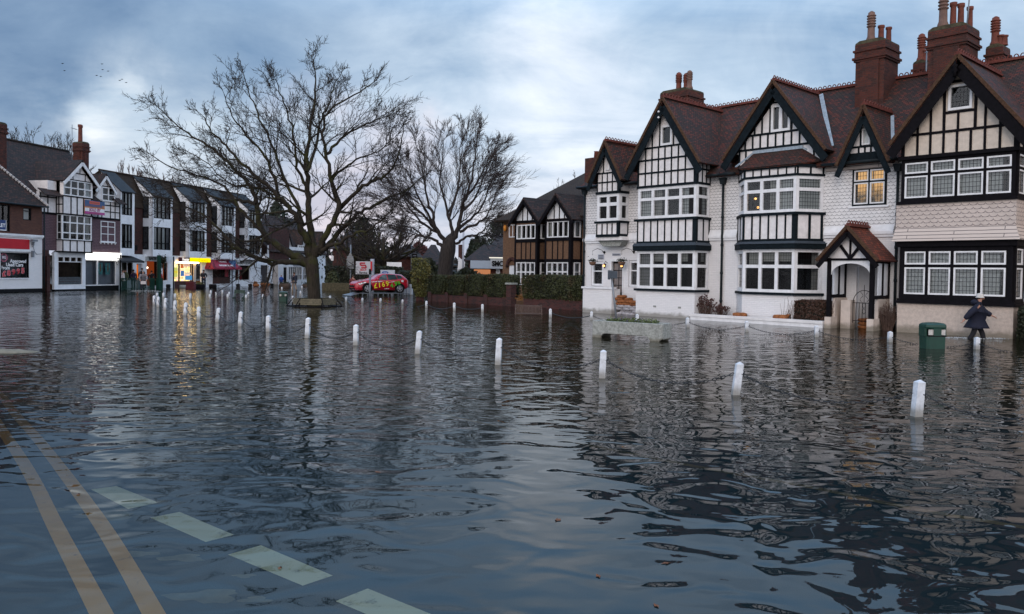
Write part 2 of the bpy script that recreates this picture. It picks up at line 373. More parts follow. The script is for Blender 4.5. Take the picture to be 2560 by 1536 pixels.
def glass(name, tint=(.8, .85, .85), lead=0, add=.02, ior=1.45, lw=.0075, refl=1.0, gx=.11, gz=.15, rough=.02, wav=.0006, leadc=(.03, .035, .04)):
    m = bpy.data.materials.new(name); m.use_nodes = True; nt = m.node_tree; nt.nodes.clear()
    o = nt.nodes.new('ShaderNodeOutputMaterial'); tr = nt.nodes.new('ShaderNodeBsdfTransparent'); tr.inputs[0].default_value = (*tint, 1)
    gl = nt.nodes.new('ShaderNodeBsdfGlossy'); gl.inputs['Roughness'].default_value = rough; gl.inputs[0].default_value = (refl, refl, refl, 1)
    fr = nt.nodes.new('ShaderNodeFresnel'); fr.inputs[0].default_value = ior
    tc = nt.nodes.new('ShaderNodeTexCoord')
    n = nt_new(nt, 'ShaderNodeTexNoise', i_Scale=7.0, i_Detail=1.0); nt.links.new(tc.outputs['UV'], n.inputs['Vector'])
    bp = nt_new(nt, 'ShaderNodeBump', i_Strength=1.0, i_Distance=wav*6); nt.links.new(n.outputs[0], bp.inputs['Height']); nt.links.new(bp.outputs[0], gl.inputs['Normal'])
    mx = nt.nodes.new('ShaderNodeMixShader'); nt.links.new(mth(nt, 'MULTIPLY_ADD', fr.outputs[0], 1.0, add), mx.inputs[0]); nt.links.new(tr.outputs[0], mx.inputs[1]); nt.links.new(gl.outputs[0], mx.inputs[2])
    res = mx.outputs[0]
    if lead:
        bt = nt_new(nt, 'ShaderNodeTexBrick', i_Scale=1.0, i_Mortar_Size=lw, i_Brick_Width=gx, i_Row_Height=gz, i_Mortar_Smooth=0.0); bt.offset = 0
        nt.links.new(tc.outputs['UV'], bt.inputs['Vector'])
        df = nt.nodes.new('ShaderNodeBsdfDiffuse'); df.inputs[0].default_value = (*leadc, 1)
        m2 = nt.nodes.new('ShaderNodeMixShader'); nt.links.new(bt.outputs['Fac'], m2.inputs[0]); nt.links.new(res, m2.inputs[1]); nt.links.new(df.outputs[0], m2.inputs[2]); res = m2.outputs[0]
    nt.links.new(res, o.inputs[0]); return m
def folds(name, col, sc=16, amp=.02):
    m, nt, b = newmat(name); b.inputs['Roughness'].default_value = .9
    tc = nt.nodes.new('ShaderNodeTexCoord'); wv = nt_new(nt, 'ShaderNodeTexWave', i_Scale=sc/6.28*2, i_Distortion=1.5, i_Detail=1.0); nt.links.new(tc.outputs['UV'], wv.inputs[0])
    c = mixc(nt, wv.outputs[0], tuple(x*.6 for x in col), col); nt.links.new(c, b.inputs['Base Color'])
    bp = nt_new(nt, 'ShaderNodeBump', i_Strength=1.0, i_Distance=amp); nt.links.new(wv.outputs[0], bp.inputs['Height']); nt.links.new(bp.outputs[0], b.inputs['Normal'])
    return m
def litroom():
    m = bpy.data.materials.new('lit_room'); m.use_nodes = True; nt = m.node_tree; nt.nodes.clear(); e = nt.nodes.new('ShaderNodeEmission'); o = nt.nodes.new('ShaderNodeOutputMaterial'); nt.links.new(e.outputs[0], o.inputs[0])
    tc = nt.nodes.new('ShaderNodeTexCoord'); s = nt.nodes.new('ShaderNodeSeparateXYZ'); nt.links.new(tc.outputs['UV'], s.inputs[0]); n = nt_new(nt, 'ShaderNodeTexNoise', i_Scale=3.5, i_Detail=4.0, i_Distortion=1.0); nt.links.new(tc.outputs['UV'], n.inputs['Vector'])
    k = mth(nt, 'ADD', ramp(nt, s.outputs[1], (4.8, 5.55)), mth(nt, 'MULTIPLY', ramp(nt, n.outputs[0], (.42, .62)), .35))
    nt.links.new(mixc(nt, mth(nt, 'MINIMUM', k, 1.0), (.10, .075, .05), (1.0, .52, .17)), e.inputs[0]); e.inputs[1].default_value = .85; return m
MT = dict(
    white=pm('white_paint', (.76, .76, .78), .45, .10, 4, .002, 60, dirt=.25),
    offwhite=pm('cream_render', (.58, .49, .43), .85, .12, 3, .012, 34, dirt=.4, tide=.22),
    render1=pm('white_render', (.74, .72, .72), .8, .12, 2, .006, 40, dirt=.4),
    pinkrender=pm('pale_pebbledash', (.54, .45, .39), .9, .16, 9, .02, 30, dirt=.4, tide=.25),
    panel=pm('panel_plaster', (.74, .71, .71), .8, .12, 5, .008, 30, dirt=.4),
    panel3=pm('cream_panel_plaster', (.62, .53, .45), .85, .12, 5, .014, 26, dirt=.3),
    timber=pm('dark_timber', (.006, .011, .015), .75, .4, 8, .003, 50, spec=.12),
    timber3=pm('black_timber', (.005, .004, .006), .75, .5, 8, .003, 50, spec=.12),
    lead=pm('lead_flashing', (.045, .06, .08), .6, .2, 5),
    leadl=pm('pale_lead', (.30, .36, .42), .5, .3, 8),
    metal=pm('grey_metal', (.20, .22, .25), .45, .2, 5, metal=.3),
    pipe=pm('dark_pipe', (.010, .016, .020), .6, .2, 5, spec=.2),
    black=pm('black_paint', (.005, .005, .006), .6, .2, 5, spec=.15),
    room=pm('room_dark', (.008, .007, .008), .9, .5, 1.5),
    roomw=pm('room_brown', (.06, .04, .03), .9, .6, 1.5),
    pb=brick('painted_brick', (.72, .71, .72), (.80, .78, .79), (.69, .68, .69), .225, .075, .006, .6, .006, tide=.22),
    red=brick('red_brick', (.060, .020, .016), (.15, .042, .028), (.06, .038, .032), bump=.012, c3=(.045, .020, .018), moss=(.035, .024, .018)),
    redl=brick('brown_brick', (.08, .035, .028), (.15, .062, .042), (.075, .055, .048), bump=.006),
    dred=brick('dull_red_brick', (.045, .018, .018), (.115, .038, .032), (.07, .045, .042), bump=.010, c3=(.030, .018, .018), moss=(.022, .020, .015)),
    tile=brick('red_clay_tiles', (.034, .021, .018), (.068, .034, .027), (.010, .008, .007), .165, .10, .012, .8, .026, c3=(.13, .034, .022), band=1, moss=(.055, .05, .03)),
    tileo=brick('orange_clay_tiles', (.10, .03, .02), (.15, .042, .026), (.03, .012, .01), .165, .10, .010, .8, .022, c3=(.26, .06, .03), band=1),
    tiled=brick('dark_brown_tiles', (.020, .015, .014), (.036, .026, .024), (.009, .007, .007), .24, .16, .012, .8, .02, c3=(.06, .03, .025), band=1),
    slate=brick('grey_slates', (.022, .026, .032), (.036, .040, .048), (.012, .013, .015), .30, .18, .008, .7, .012, band=1, moss=(.045, .045, .025)),
    tilem=brick('mossy_brown_tiles', (.030, .020, .016), (.052, .034, .024), (.012, .009, .008), .18, .11, .01, .85, .02, band=1, moss=(.07, .06, .03)),
    verge=pm('mossy_verge', (.075, .036, .018), .9, .5, 12, .01, 30),
    ridge=pm('red_ridge_tile', (.135, .034, .024), .8, .35, 6, .004, 40),
    pot=pm('terracotta_pot', (.15, .042, .027), .8, .3, 5, .003, 40, dirt=.5),
    potb=pm('buff_pot', (.17, .10, .08), .8, .3, 5, .003, 40, dirt=.5),
    moss=pm('mossy_cement', (.07, .06, .035), .95, .5, 6, .02, 20),
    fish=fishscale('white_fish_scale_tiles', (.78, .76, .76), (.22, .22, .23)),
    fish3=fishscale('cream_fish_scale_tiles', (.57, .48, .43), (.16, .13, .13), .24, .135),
    fishp=brick('mauve_hung_tiles', (.115, .070, .082), (.18, .110, .125), (.045, .026, .034), .15, .12, .012, .8, .012, band=1),
    plank=brick('white_boards', (.55, .47, .42), (.59, .50, .45), (.14, .12, .12), 3.0, .13, .012, .7, .012),
    gl=glass('window_glass'), gll=glass('leaded_glass', lead=1), gld=glass('dark_leaded_glass', (.5, .52, .52), add=0, ior=1.30, lead=1, lw=.005, leadc=(.02, .022, .025)),
    glshop=glass('shop_glass', (.75, .78, .78)),
    net=folds('net_curtain', (.80, .80, .82), 30, .01), curt=folds('grey_curtain', (.62, .59, .57), 14, .03), blind=pm('pale_blind', (.7, .69, .66), .9, .1),
    lit=litroom(), litw=emis('warm_lamp', (1.0, .48, .14), 3.0),
    signw=emis('backlit_white_sign', (1, .98, .93), 2.6), signy=emis('backlit_yellow_sign', (1.0, .80, .0), 1.25),
    bluegrey=pm('grey_board', (.34, .36, .42), .5, .1), concrete=pm('concrete', (.30, .31, .29), .9, .35, 14, .008, 60, dirt=.6, tide=.10),
    whitewall=pm('white_board', (.78, .80, .84), .5, .10, 2, dirt=.5), whiteg=pm('weathered_board', (.40, .38, .38), .7, .3, 3, dirt=.5),
)
# ------------------------------------------------------------ setting: ground, road, flood water
mb = MB(); mb.poly(((-1500, -1500, -.30), (1500, -1500, -.30), (1500, 1500, -.30), (-1500, 1500, -.30)))
tag(mb.build('ground', pm('muddy_ground', (.030, .032, .022), .9, .3, .5)), kind='structure')
asph = pm('asphalt', (.034, .046, .058), .9, .22, 1.2, .004, 80)
mb = MB(); mb.poly(((-60, -12, -.15), (14, -12, -.15), (14, 16, -.15), (-60, 62, -.15)))
tag(mb.build('road', asph), kind='structure')
def worn(name, c, thr):
    m, nt, b = newmat(name); b.inputs['Roughness'].default_value = .8
    tc = nt.nodes.new('ShaderNodeTexCoord'); n = nt_new(nt, 'ShaderNodeTexNoise', i_Scale=9.0, i_Detail=9.0, i_Roughness=.75); nt.links.new(tc.outputs['Object'], n.inputs['Vector'])
    n2 = nt_new(nt, 'ShaderNodeTexNoise', i_Scale=1.6, i_Detail=4.0); nt.links.new(tc.outputs['Object'], n2.inputs['Vector'])
    k = ramp(nt, mth(nt, 'ADD', n.outputs[0], mth(nt, 'MULTIPLY', n2.outputs[0], .3)), (thr, thr+.12))
    nt.links.new(mixc(nt, k, c, tuple(v*.45 for v in c)), b.inputs['Base Color']); return m
mwhite = worn('worn_white_marking', (.85, .78, .56), .72); myel = worn('worn_yellow_marking', (.90, .42, .09), .74)
mfaint = worn('faint_yellow_marking', (.26, .17, .07), .62)
ZM = -.145
def strip(name, px, wd, mat):
    P = [G(x, y, ZM) for x, y in px]; Q = []
    for i in range(len(P)-1):                        # smooth the bend
        p0, p1, p2, p3 = P[max(i-1, 0)], P[i], P[i+1], P[min(i+2, len(P)-1)]
        for k in range(5):
            t = k/5; Q.append(.5*((2*p1)+(p2-p0)*t+(2*p0-5*p1+4*p2-p3)*t*t+(3*p1-p0-3*p2+p3)*t**3))
    Q.append(P[-1]); mb = MB(); pr = None
    for i, p in enumerate(Q):
        d = (Q[min(i+1, len(Q)-1)]-Q[max(i-1, 0)]).normalized(); n = Vector((d.y, -d.x, 0))*wd/2
        a, b = mb.V(p-n), mb.V(p+n)
        if pr: mb.face((pr[1], pr[0], a, b))
        pr = (a, b)
    return tag(mb.build(name, mat), kind='structure')
strip('yellow_line', [(285, 1600), (252, 1532), (194, 1421), (131, 1300), (78, 1190), (19, 1096), (-60, 985), (-150, 890)], .12, myel)
strip('yellow_line', [(420, 1600), (383, 1532), (315, 1411), (252, 1309), (175, 1202), (97, 1101), (44, 1042), (-20, 965), (-120, 875)], .12, myel)
strip('yellow_line', [(897, 989), (1200, 1057), (1711, 1161), (2025, 1218), (2300, 1275), (2620, 1328)], .10, mfaint)
for q in (((470, 545), (600, 527), (815, 612), (660, 645)), ((775, 690), (925, 660), (1205, 778), (1060, 815)),
          ((1175, 880), (1345, 832), (1715, 988), (1560, 1040)), ((1730, 1120), (1895, 1055), (2330, 1230), (2180, 1310))):
    mb = MB(); P = [G(x/2.0617, 960+y/2.0617, ZM) for x, y in q]; mb.poly([P[0], P[3], P[2], P[1]])
    tag(mb.build('white_dash', mwhite), kind='structure')
# silt patches left on the tarmac
silt = pm('silt', (.20, .175, .13), .95, .3, 6)
for px, py, r in ((515, 1490, .16), (455, 1395, .11), (270, 1290, .16), (205, 1270, .1), (640, 1500, .07), (130, 1275, .12), (350, 1385, .09), (610, 1440, .05)):
    mb = MB(); c = G(px, py, -.1475); n = 26; pts = []
    for k in range(n):
        a = 2*pi*k/n; rr = r*(.45+.55*abs(sin(a*1.5+px))+.25*random.random()); pts.append((c.x+cos(a)*rr*1.5, c.y+sin(a)*rr*.7, c.z))
    for k in range(n): mb.poly((c, pts[k], pts[(k+1) % n]))
    tag(mb.build('silt_patch', silt), kind='structure')

mb = MB(); c = G(50, 880); mb.ball((c.x-.4, c.y, -.06), 1.0, .45, .11, 16, 8, .08)
tag(mb.build('silt_bank', silt), kind='structure')
m = bpy.data.materials.new('flood_water'); m.use_nodes = True; nt = m.node_tree; nt.nodes.clear()
o = nt.nodes.new('ShaderNodeOutputMaterial'); tc = nt.nodes.new('ShaderNodeTexCoord'); ob = tc.outputs['Object']
def wn(scale, sy=1.0, det=1.0, rot=0, dist=0, rough=.5):
    mp = nt_new(nt, 'ShaderNodeMapping'); mp.inputs['Scale'].default_value = (1, sy, 1); mp.inputs['Rotation'].default_value = (0, 0, rot); nt.links.new(ob, mp.inputs[0])
    n = nt_new(nt, 'ShaderNodeTexNoise', i_Scale=scale, i_Detail=det, i_Roughness=rough, i_Distortion=dist); nt.links.new(mp.outputs[0], n.inputs['Vector']); return n.outputs[0]
s = nt.nodes.new('ShaderNodeSeparateXYZ'); nt.links.new(ob, s.inputs[0])
# the water lies calmer on the shallow road and is ruffled over the deeper green
edge = mth(nt, 'ADD', s.outputs[1], mth(nt, 'MULTIPLY', mth(nt, 'SUBTRACT', wn(.35, 1, 2), .5), 5.0))
ruff = mth(nt, 'MULTIPLY', ramp(nt, edge, (6.0, 19.0)), .97); ruff = mth(nt, 'ADD', ruff, .03)
gust = mth(nt, 'ADD', mth(nt, 'MULTIPLY', ramp(nt, wn(.11, 1.6, 2), (.35, .65)), .7), .5)
big = mth(nt, 'ADD', mth(nt, 'MULTIPLY', wn(1.55, 1.35, 1.0, .25, .8), .0225), mth(nt, 'MULTIPLY', wn(.55, 1.5, 1.0, .5, .4), .014))
mid = mth(nt, 'MULTIPLY', mth(nt, 'MULTIPLY', wn(2.3, 1.6, 1.1, -.2, .5), .0190), mth(nt, 'ADD', mth(nt, 'MULTIPLY', ruff, .85), .15))
sml = mth(nt, 'MULTIPLY', mth(nt, 'MULTIPLY', wn(6.0, 1.5, 1.0, .3, .4), .0022), mth(nt, 'MULTIPLY', ruff, gust))
hgt = mth(nt, 'ADD', mth(nt, 'ADD', big, mid), sml)
bp = nt_new(nt, 'ShaderNodeBump', i_Strength=1.0, i_Distance=1.0); nt.links.new(hgt, bp.inputs['Height'])
gl = nt.nodes.new('ShaderNodeBsdfGlossy'); gl.inputs['Roughness'].default_value = .015; nt.links.new(bp.outputs[0], gl.inputs['Normal'])
fr = nt.nodes.new('ShaderNodeFresnel'); fr.inputs[0].default_value = 1.38; nt.links.new(bp.outputs[0], fr.inputs['Normal'])
tr = nt.nodes.new('ShaderNodeBsdfTransparent'); tr.inputs[0].default_value = (.86, .90, .84, 1)
df = nt.nodes.new('ShaderNodeBsdfDiffuse'); nt.links.new(mixc(nt, ramp(nt, edge, (6.5, 13.0)), (.007, .020, .026), (.020, .017, .009)), df.inputs[0])
# silty: the deeper water away from the road hides the bottom
clr = mth(nt, 'MULTIPLY_ADD', ramp(nt, s.outputs[1], (4.0, 13.0)), .47, .30)
m1 = nt.nodes.new('ShaderNodeMixShader'); nt.links.new(clr, m1.inputs[0]); nt.links.new(tr.outputs[0], m1.inputs[1]); nt.links.new(df.outputs[0], m1.inputs[2])
m2 = nt.nodes.new('ShaderNodeMixShader'); nt.links.new(fr.outputs[0], m2.inputs[0]); nt.links.new(m1.outputs[0], m2.inputs[1]); nt.links.new(gl.outputs[0], m2.inputs[2])
nt.links.new(m2.outputs[0], o.inputs[0])
mb = MB(); mb.poly(((-260, -40, 0), (260, -40, 0), (260, 260, 0), (-260, 260, 0)))
tag(mb.build('flood_water', m), kind='structure')
# land beyond the flood
mb = MB(); mb.poly(((-700, 170, .06), (700, 170, .06), (700, 900, .3), (-700, 900, .3)))
tag(mb.build('far_land', pm('far_field', (.035, .042, .025), .95, .3, .1)), kind='structure')
# ------------------------------------------------------------ windows and other repeated building pieces
def window(par, x0, x1, z0, z1, y, nc, zt=(), M=None, fm='white', sm=None, gm='gll', inn='net', fw=.07, mw=.055, sw=.035, dep=.10, name='window', cols=None, back=.16, innp=None):
    "frame with mullions and transoms, sashes, panes and what hangs behind them"
    f = MB(); f.M = M; g = MB(); g.M = M; sh = MB(); sh.M = M
    xs = cols or [x0+fw/2+(x1-x0-fw)*i/nc for i in range(nc+1)]
    zs = [z0+fw/2]+list(zt)+[z1-fw/2]
    ya, yb = y-.02, y+dep
    f.box(x0, x1, ya, yb, z0, z0+fw); f.box(x0, x1, ya, yb, z1-fw, z1)
    f.box(x0, x0+fw, ya+.001, yb, z0+fw, z1-fw); f.box(x1-fw, x1, ya+.001, yb, z0+fw, z1-fw)
    for x in xs[1:-1]: f.box(x-mw/2, x+mw/2, ya+.002, yb, z0+fw, z1-fw)
    for z in zs[1:-1]: f.box(x0+fw, x1-fw, ya+.004, yb, z-mw/2, z+mw/2)
    W_ = f.build(name, MT[fm], par)
    for i in range(len(xs)-1):
        for j in range(len(zs)-1):
            a = xs[i]+(fw/2 if i == 0 else mw/2); b = xs[i+1]-(fw/2 if i == len(xs)-2 else mw/2)
            c = zs[j]+(fw/2 if j == 0 else mw/2); d = zs[j+1]-(fw/2 if j == len(zs)-2 else mw/2)
            if sm:
                k = sw; yy = y-.01
                sh.box(a, b, yy, yy+.05, c, c+k); sh.box(a, b, yy, yy+.05, d-k, d); sh.box(a, a+k, yy+.001, yy+.05, c+k, d-k); sh.box(b-k, b, yy+.001, yy+.05, c+k, d-k)
                a, b, c, d = a+k, b-k, c+k, d-k
            g.poly(((a, y+.05, c), (b, y+.05, c), (b, y+.05, d), (a, y+.05, d)))
    if sm: sh.build('sash', MT[sm], W_)
    g.build('pane', MT[gm], W_)
    H = z1-z0
    if inn:
        if isinstance(inn, str): inn = [inn]*(len(xs)-1)
        for kind in sorted(set(inn)-{'none'}):
            q = MB(); q.M = M
            for i, k in enumerate(inn):
                if k != kind: continue
                a, b = xs[i]+.02, xs[i+1]-.02; yy = y+back
                if kind in ('net', 'lit', 'blindfull'): q.poly(((a, yy, z0), (b, yy, z0), (b, yy, z1), (a, yy, z1)))
                elif kind == 'curtl': q.poly(((a, yy, z0), (a+(b-a)*.55, yy, z0), (a+(b-a)*.55, yy, z1), (a, yy, z1)))
                elif kind == 'curtr': q.poly(((a+(b-a)*.4, yy, z0), (b, yy, z0), (b, yy, z1), (a+(b-a)*.4, yy, z1)))
                elif kind == 'blind': q.poly(((a, yy, z1-H*.28), (b, yy, z1-H*.28), (b, yy, z1), (a, yy, z1)))
                elif kind == 'shade': q.poly(((a, yy, z1-H*.40), (b, yy, z1-H*.40), (b, yy, z1), (a, yy, z1)))
            if q.f: q.build('blind' if 'bl' in kind or kind == 'shade' else 'curtain', MT[{'net': 'net', 'lit': 'lit', 'blind': 'blind', 'blindfull': 'blind', 'shade': 'blind'}.get(kind, 'curt')], W_)
    r = MB(); r.M = M; yy = y+back+.25; rt = MT[innp or 'room']
    r.poly(((x0, yy, z0), (x1, yy, z0), (x1, yy, z1), (x0, yy, z1)))
    r.poly(((x0, y+.1, z0), (x1, y+.1, z0), (x1, yy, z0), (x0, yy, z0))); r.poly(((x0, y+.1, z1), (x0, yy, z1), (x1, yy, z1), (x1, y+.1, z1)))
    r.poly(((x0, y+.1, z0), (x0, yy, z0), (x0, yy, z1), (x0, y+.1, z1))); r.poly(((x1, y+.1, z0), (x1, y+.1, z1), (x1, yy, z1), (x1, yy, z0)))
    r.build('room', rt, W_)
    return W_
def rotM(x, y, a):
    "local frame whose x axis starts at (x, y) turned by a about the vertical"
    return Matrix.Translation((x, y, 0)) @ Matrix.Rotation(a, 4, 'Z')
def gable_roof(par, xc, hw, ze, za, y0, y1, tile='tile', barge='timber', bw=.30, over=.16, th=.10, crest=True, yb=None, board=None, verge=True, bt=.05):
    "two tiled slopes running back from a gable, bargeboards, verge and ridge"
    r = MB(); sl = (za-ze)/hw; xo = hw+over; zo = ze-sl*over
    L = ((xc, y0, za), (xc, y1, za), (xc-xo, y1, zo), (xc-xo, y0, zo)); R = ((xc, y0, za), (xc+xo, y0, zo), (xc+xo, y1, zo), (xc, y1, za))
    r.slab(L, th); r.slab(R, th)
    ro = r.build('roof', MT[tile], par)
    if verge:
        v = MB(); u = .045
        for s_ in (-1, 1):
            v.beam((xc, y0-.03, za-.02), (xc+s_*xo, y0-.03, zo-.02), .11, .08)
        v.build('verge', MT['verge'], ro)
    b = MB()
    nrm = sqrt(1+sl*sl)
    for s_ in (-1, 1):
        d = bw/2+.09
        dx, dz = s_*(-sl/nrm)*d*1.0, -d/nrm*1.0
        p0 = Vector((xc, y0, za-d*nrm)); p1 = Vector((xc+s_*(xo-.02), y0, zo-d*nrm+.02))
        b.beam(p0, p1, bw, bt, (0, 1, 0))
    b.build('bargeboard', MT[board or barge], ro)
    if crest: ridge_crest(ro, (xc, y0, za+.02), (xc, y1, za+.02))
    return ro
def ridge_crest(par, a, b, step=.21, big=1.0, mat='ridge'):
    k = MB(); a, b = Vector(a), Vector(b); n = int((b-a).length/step); d = (b-a)/max(n, 1); dn = d.normalized()
    k.beam(a, b, .22*big, .07, (0, 0, 1)); k.beam(a+Vector((0, 0, .05)), b+Vector((0, 0, .05)), .10, .06, (0, 0, 1))
    for i in range(n):
        c = a+d*(i+.5)+Vector((0, 0, .075))
        pts = [c+dn*cos(pi*t/6)*.075+Vector((0, 0, sin(pi*t/6)*.11*big)) for t in range(7)]
        k.tube(pts, .022, 5, sm=False)
    return k.build('ridge', MT[mat], par)
def chimney(par, x0, x1, y0, y1, z0, z1, pots, name='chimney', mat='red', mossy=True):
    m_ = MB(); h = z1-z0
    m_.box(x0, x1, y0, y1, z0, z1-.75)
    m_.box(x0-.06, x1+.06, y0-.06, y1+.06, z1-.75, z1-.67); m_.box(x0-.11, x1+.11, y0-.11, y1+.11, z1-.67, z1-.58)
    m_.box(x0-.04, x1+.04, y0-.04, y1+.04, z1-.58, z1-.36); m_.box(x0-.09, x1+.09, y0-.09, y1+.09, z1-.36, z1-.28); m_.box(x0-.03, x1+.03, y0-.03, y1+.03, z1-.28, z1-.05)
    m_.box(x0-.055, x0-.001, y0+.2, y1-.2, z0, z1-.76); m_.box(x0+.2, x1-.2, y0-.055, y0-.001, z0, z1-.76)
    c = m_.build(name, MT[mat], par)
    t = MB(); e = .02; t.prism([(x0-e, z1-.05), (x1+e, z1-.05), (x1+e, z1), (x1-.15, z1+.09), (x0+.15, z1+.09), (x0-e, z1)], y0-e, y1+e)
    t.build('chimney_cap', MT['moss'], c)
    for px_, py_, hh, rr, kind in pots:
        p = MB(); z = z1+.06
        if kind.startswith('louvre'):
            pr = [(rr*1.25, 0), (rr*1.15, hh*.12), (rr*.9, hh*.2), (rr*.85, hh*.45)]
            for i in range(5):
                q = hh*(.5+.085*i); pr += [(rr*.85, q), (rr*1.12, q+.02), (rr*1.12, q+.05), (rr*.85, q+.06)]
            pr += [(rr*.8, hh*.97), (rr*.3, hh*1.02)]
        else: pr = [(rr*1.1, 0), (rr*.98, hh*.1), (rr*.86, hh*.82), (rr*.9, hh*.84), (rr*1.12, hh*.88), (rr*1.12, hh), (rr*.85, hh), (rr*.8, hh*.9)]
        p.lathe(pr, (px_, py_, z), 12); p.build('chimney_pot', MT['potb' if kind == 'louvreb' else 'pot'], c)
    return c
def studs(mb, xs, z0, z1, y, w=.075, t=.028):
    for x in xs: mb.box(x-w/2, x+w/2, y-t, y+.004, z0, z1)
def rail(mb, x0, x1, z, y, h=.09, t=.034): mb.box(x0, x1, y-t, y+.004, z-h/2, z+h/2)
def tri_studs(mb, xs, z0, y, xc, hw, ze, za, drop=.3, w=.075, t=.028, skip=None):
    for x in xs:
        zt = za-(za-ze)*abs(x-xc)/hw-drop
        if zt <= z0+.06: continue
        lo = z0
        if skip and skip[0]-w/2 < x < skip[1]+w/2: continue
        mb.box(x-w/2, x+w/2, y-t, y+.004, lo, zt)
def tri_rail(mb, z, y, xc, hw, ze, za, drop=.3, h=.085, t=.033):
    k = hw*(za-drop-z)/(za-ze)
    if k > .05: mb.box(xc-k, xc+k, y-t, y+.004, z-h/2, z+h/2)
def gable_wall(mb, xc, hw, z0, ze, za, y, t=.2, drop=.12, hole=None):
    "pentagon gable wall; an optional window hole is left open"
    sl = (za-drop-ze)/hw; top = za-drop
    def zt(x): return top-sl*abs(x-xc)
    if hole is None:
        mb.prism([(xc-hw, z0), (xc+hw, z0), (xc+hw, ze), (xc, top), (xc-hw, ze)], y, y+t); return
    a, b, c, d = hole
    mb.prism([(xc-hw, z0), (a, z0), (a, zt(a)), (xc-hw, ze)], y, y+t)
    mb.prism([(b, z0), (xc+hw, z0), (xc+hw, ze), (b, zt(b))], y, y+t)
    mb.prism([(a, z0), (b, z0), (b, c), (a, c)], y, y+t)
    if a < xc < b: mb.prism([(a, d), (b, d), (b, max(zt(b), d+.01)), (xc, top), (a, max(zt(a), d+.01))], y, y+t)
    else: mb.prism([(a, d), (b, d), (b, max(zt(b), d+.01)), (a, max(zt(a), d+.01))], y, y+t)

YE, ZE, YR, ZR = .72, 6.24, 4.5, 9.95     # eaves and ridge of the long roof
# ================================================================= house 1 (far end of the terrace)
H1 = thing('terrace_house', 'white half timbered end house with oriel window and sandbags at its door', 'house', TF, (-.3, 1, 0))
w_ = MB(); w_.wall(-4.15, 3.84, -.35, 3.5, 1.0, .25, [(-3.68, -2.87, 1.27, 2.5), (-2.37, -1.63, -.35, 2.58), (-1.28, -.45, 1.27, 2.55)])
w_.poly(((-4.15, 1, -.35), (-4.15, 9, -.35), (-4.15, 9, 3.5), (-4.15, 1, 3.5))[::-1])
w_.build('wall', MT['pb'], H1)
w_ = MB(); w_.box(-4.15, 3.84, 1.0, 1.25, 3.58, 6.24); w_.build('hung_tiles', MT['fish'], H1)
w_ = MB(); w_.prism([(-4.15, 6.24), (-4.149, 3.5), (-4.14, 3.5), (-4.14, 6.24)], 1.0, 8.5); w_.build('side_wall', MT['redl'], H1)
w_ = MB()
for x0, x1 in ((-4.2, -2.72), (-1.35, -.02), (3.22, 3.84)):
    w_.prism([(x0, 3.5), (x1, 3.5), (x1, 3.6), (x0, 3.6)], .90, 1.0)
    w_.poly(((x0, .90, 3.6), (x1, .90, 3.6), (x1, 1.0, 3.85), (x0, 1.0, 3.85))); w_.box(x0, x1, .94, 1.0, 3.40, 3.5)
w_.build('string_course', MT['white'], H1)
# roof: hip at the far end
r = MB(); xL = -4.35; xr = -.55
r.slab(((xL, YE-.12, ZE-.05), (3.84, YE-.12, ZE-.05), (3.84, YR, ZR), (xr, YR, ZR)), .12)
r.slab(((xL, 8.4, ZE-.05), (xL, YE-.12, ZE-.05), (xr, YR, ZR)), .12)
r.slab(((3.84, YR, ZR), (3.84, 8.4, ZE-.05), (xL, 8.4, ZE-.05), (xr, YR, ZR)), .12)
RF = r.build('roof', MT['tile'], H1)
ridge_crest(RF, (xr, YR, ZR+.02), (3.84, YR, ZR+.02))
g = MB(); g.tube(((xL, YE-.17, ZE-.06), (-.1, YE-.17, ZE-.06)), .06, 8); g.tube(((3.3, YE-.17, ZE-.06), (3.9, YE-.17, ZE-.06)), .06, 8); g.build('gutter', MT['pipe'], H1)
def pipe(par, x, y, z0, z1, hop=True):
    p = MB(); p.tube(((x, y, z0), (x, y, z1)), .05, 8)
    for z in (z0+.9, z0+2.1, z0+3.3, z0+4.5):
        if z < z1: p.tube(((x, y, z-.05), (x, y, z+.05)), .065, 8)
    if hop: p.prism([(x-.08, z1-.25), (x+.08, z1-.25), (x+.15, z1+.02), (x-.15, z1+.02)], y-.12, y+.08)
    p.build('drainpipe', MT['pipe'], par)
pipe(H1, -4.12, .92, -.3, 6.1); pipe(H1, -.07, .9, -.3, 1.2, False)
# bay of house 1, a full height projection ending in the gable
def bay_base(par, x0, x1, y0, mat='pb', top=1.15, z0=-.35, yb=1.0, tm='timber'):
    b = MB(); b.box(x0, x1, y0, yb, z0, top); b.build('bay_wall', MT[mat], par)
    s_ = MB(); s_.box(x0-.07, x1+.07, y0-.09, yb, top, top+.10); s_.build('sill', MT[tm], par)
bay_base(H1, 0, 3.2, 0)
v = MB()
for x in (1.0, 2.35): v.box(x, x+.16, -.012, .01, .42, .50)
v.build('air_brick', MT['concrete'], H1)
window(H1, .02, 3.18, 1.25, 2.96, .03, 4, (2.28,), gm='gld', inn=['net', 'blind', 'none', 'blind'], fw=.13, mw=.14)
window(H1, .06, .97, 1.25, 2.96, -.02, 1, (2.28,), M=rotM(3.17, 0, pi/2), gm='gld', inn='blind', fw=.1, mw=.13)
b = MB(); b.box(-.13, 3.33, -.14, 1.0, 2.97, 3.17); b.box(-.07, 3.27, -.07, 1.0, 2.95, 2.97); b.build('fascia', MT['timber'], H1)
b = MB(); b.prism([(-.15, 3.171), (3.35, 3.171), (3.24, 3.30), (-.04, 3.30)], -.16, .995); b.build('lead_ledge', MT['lead'], H1)
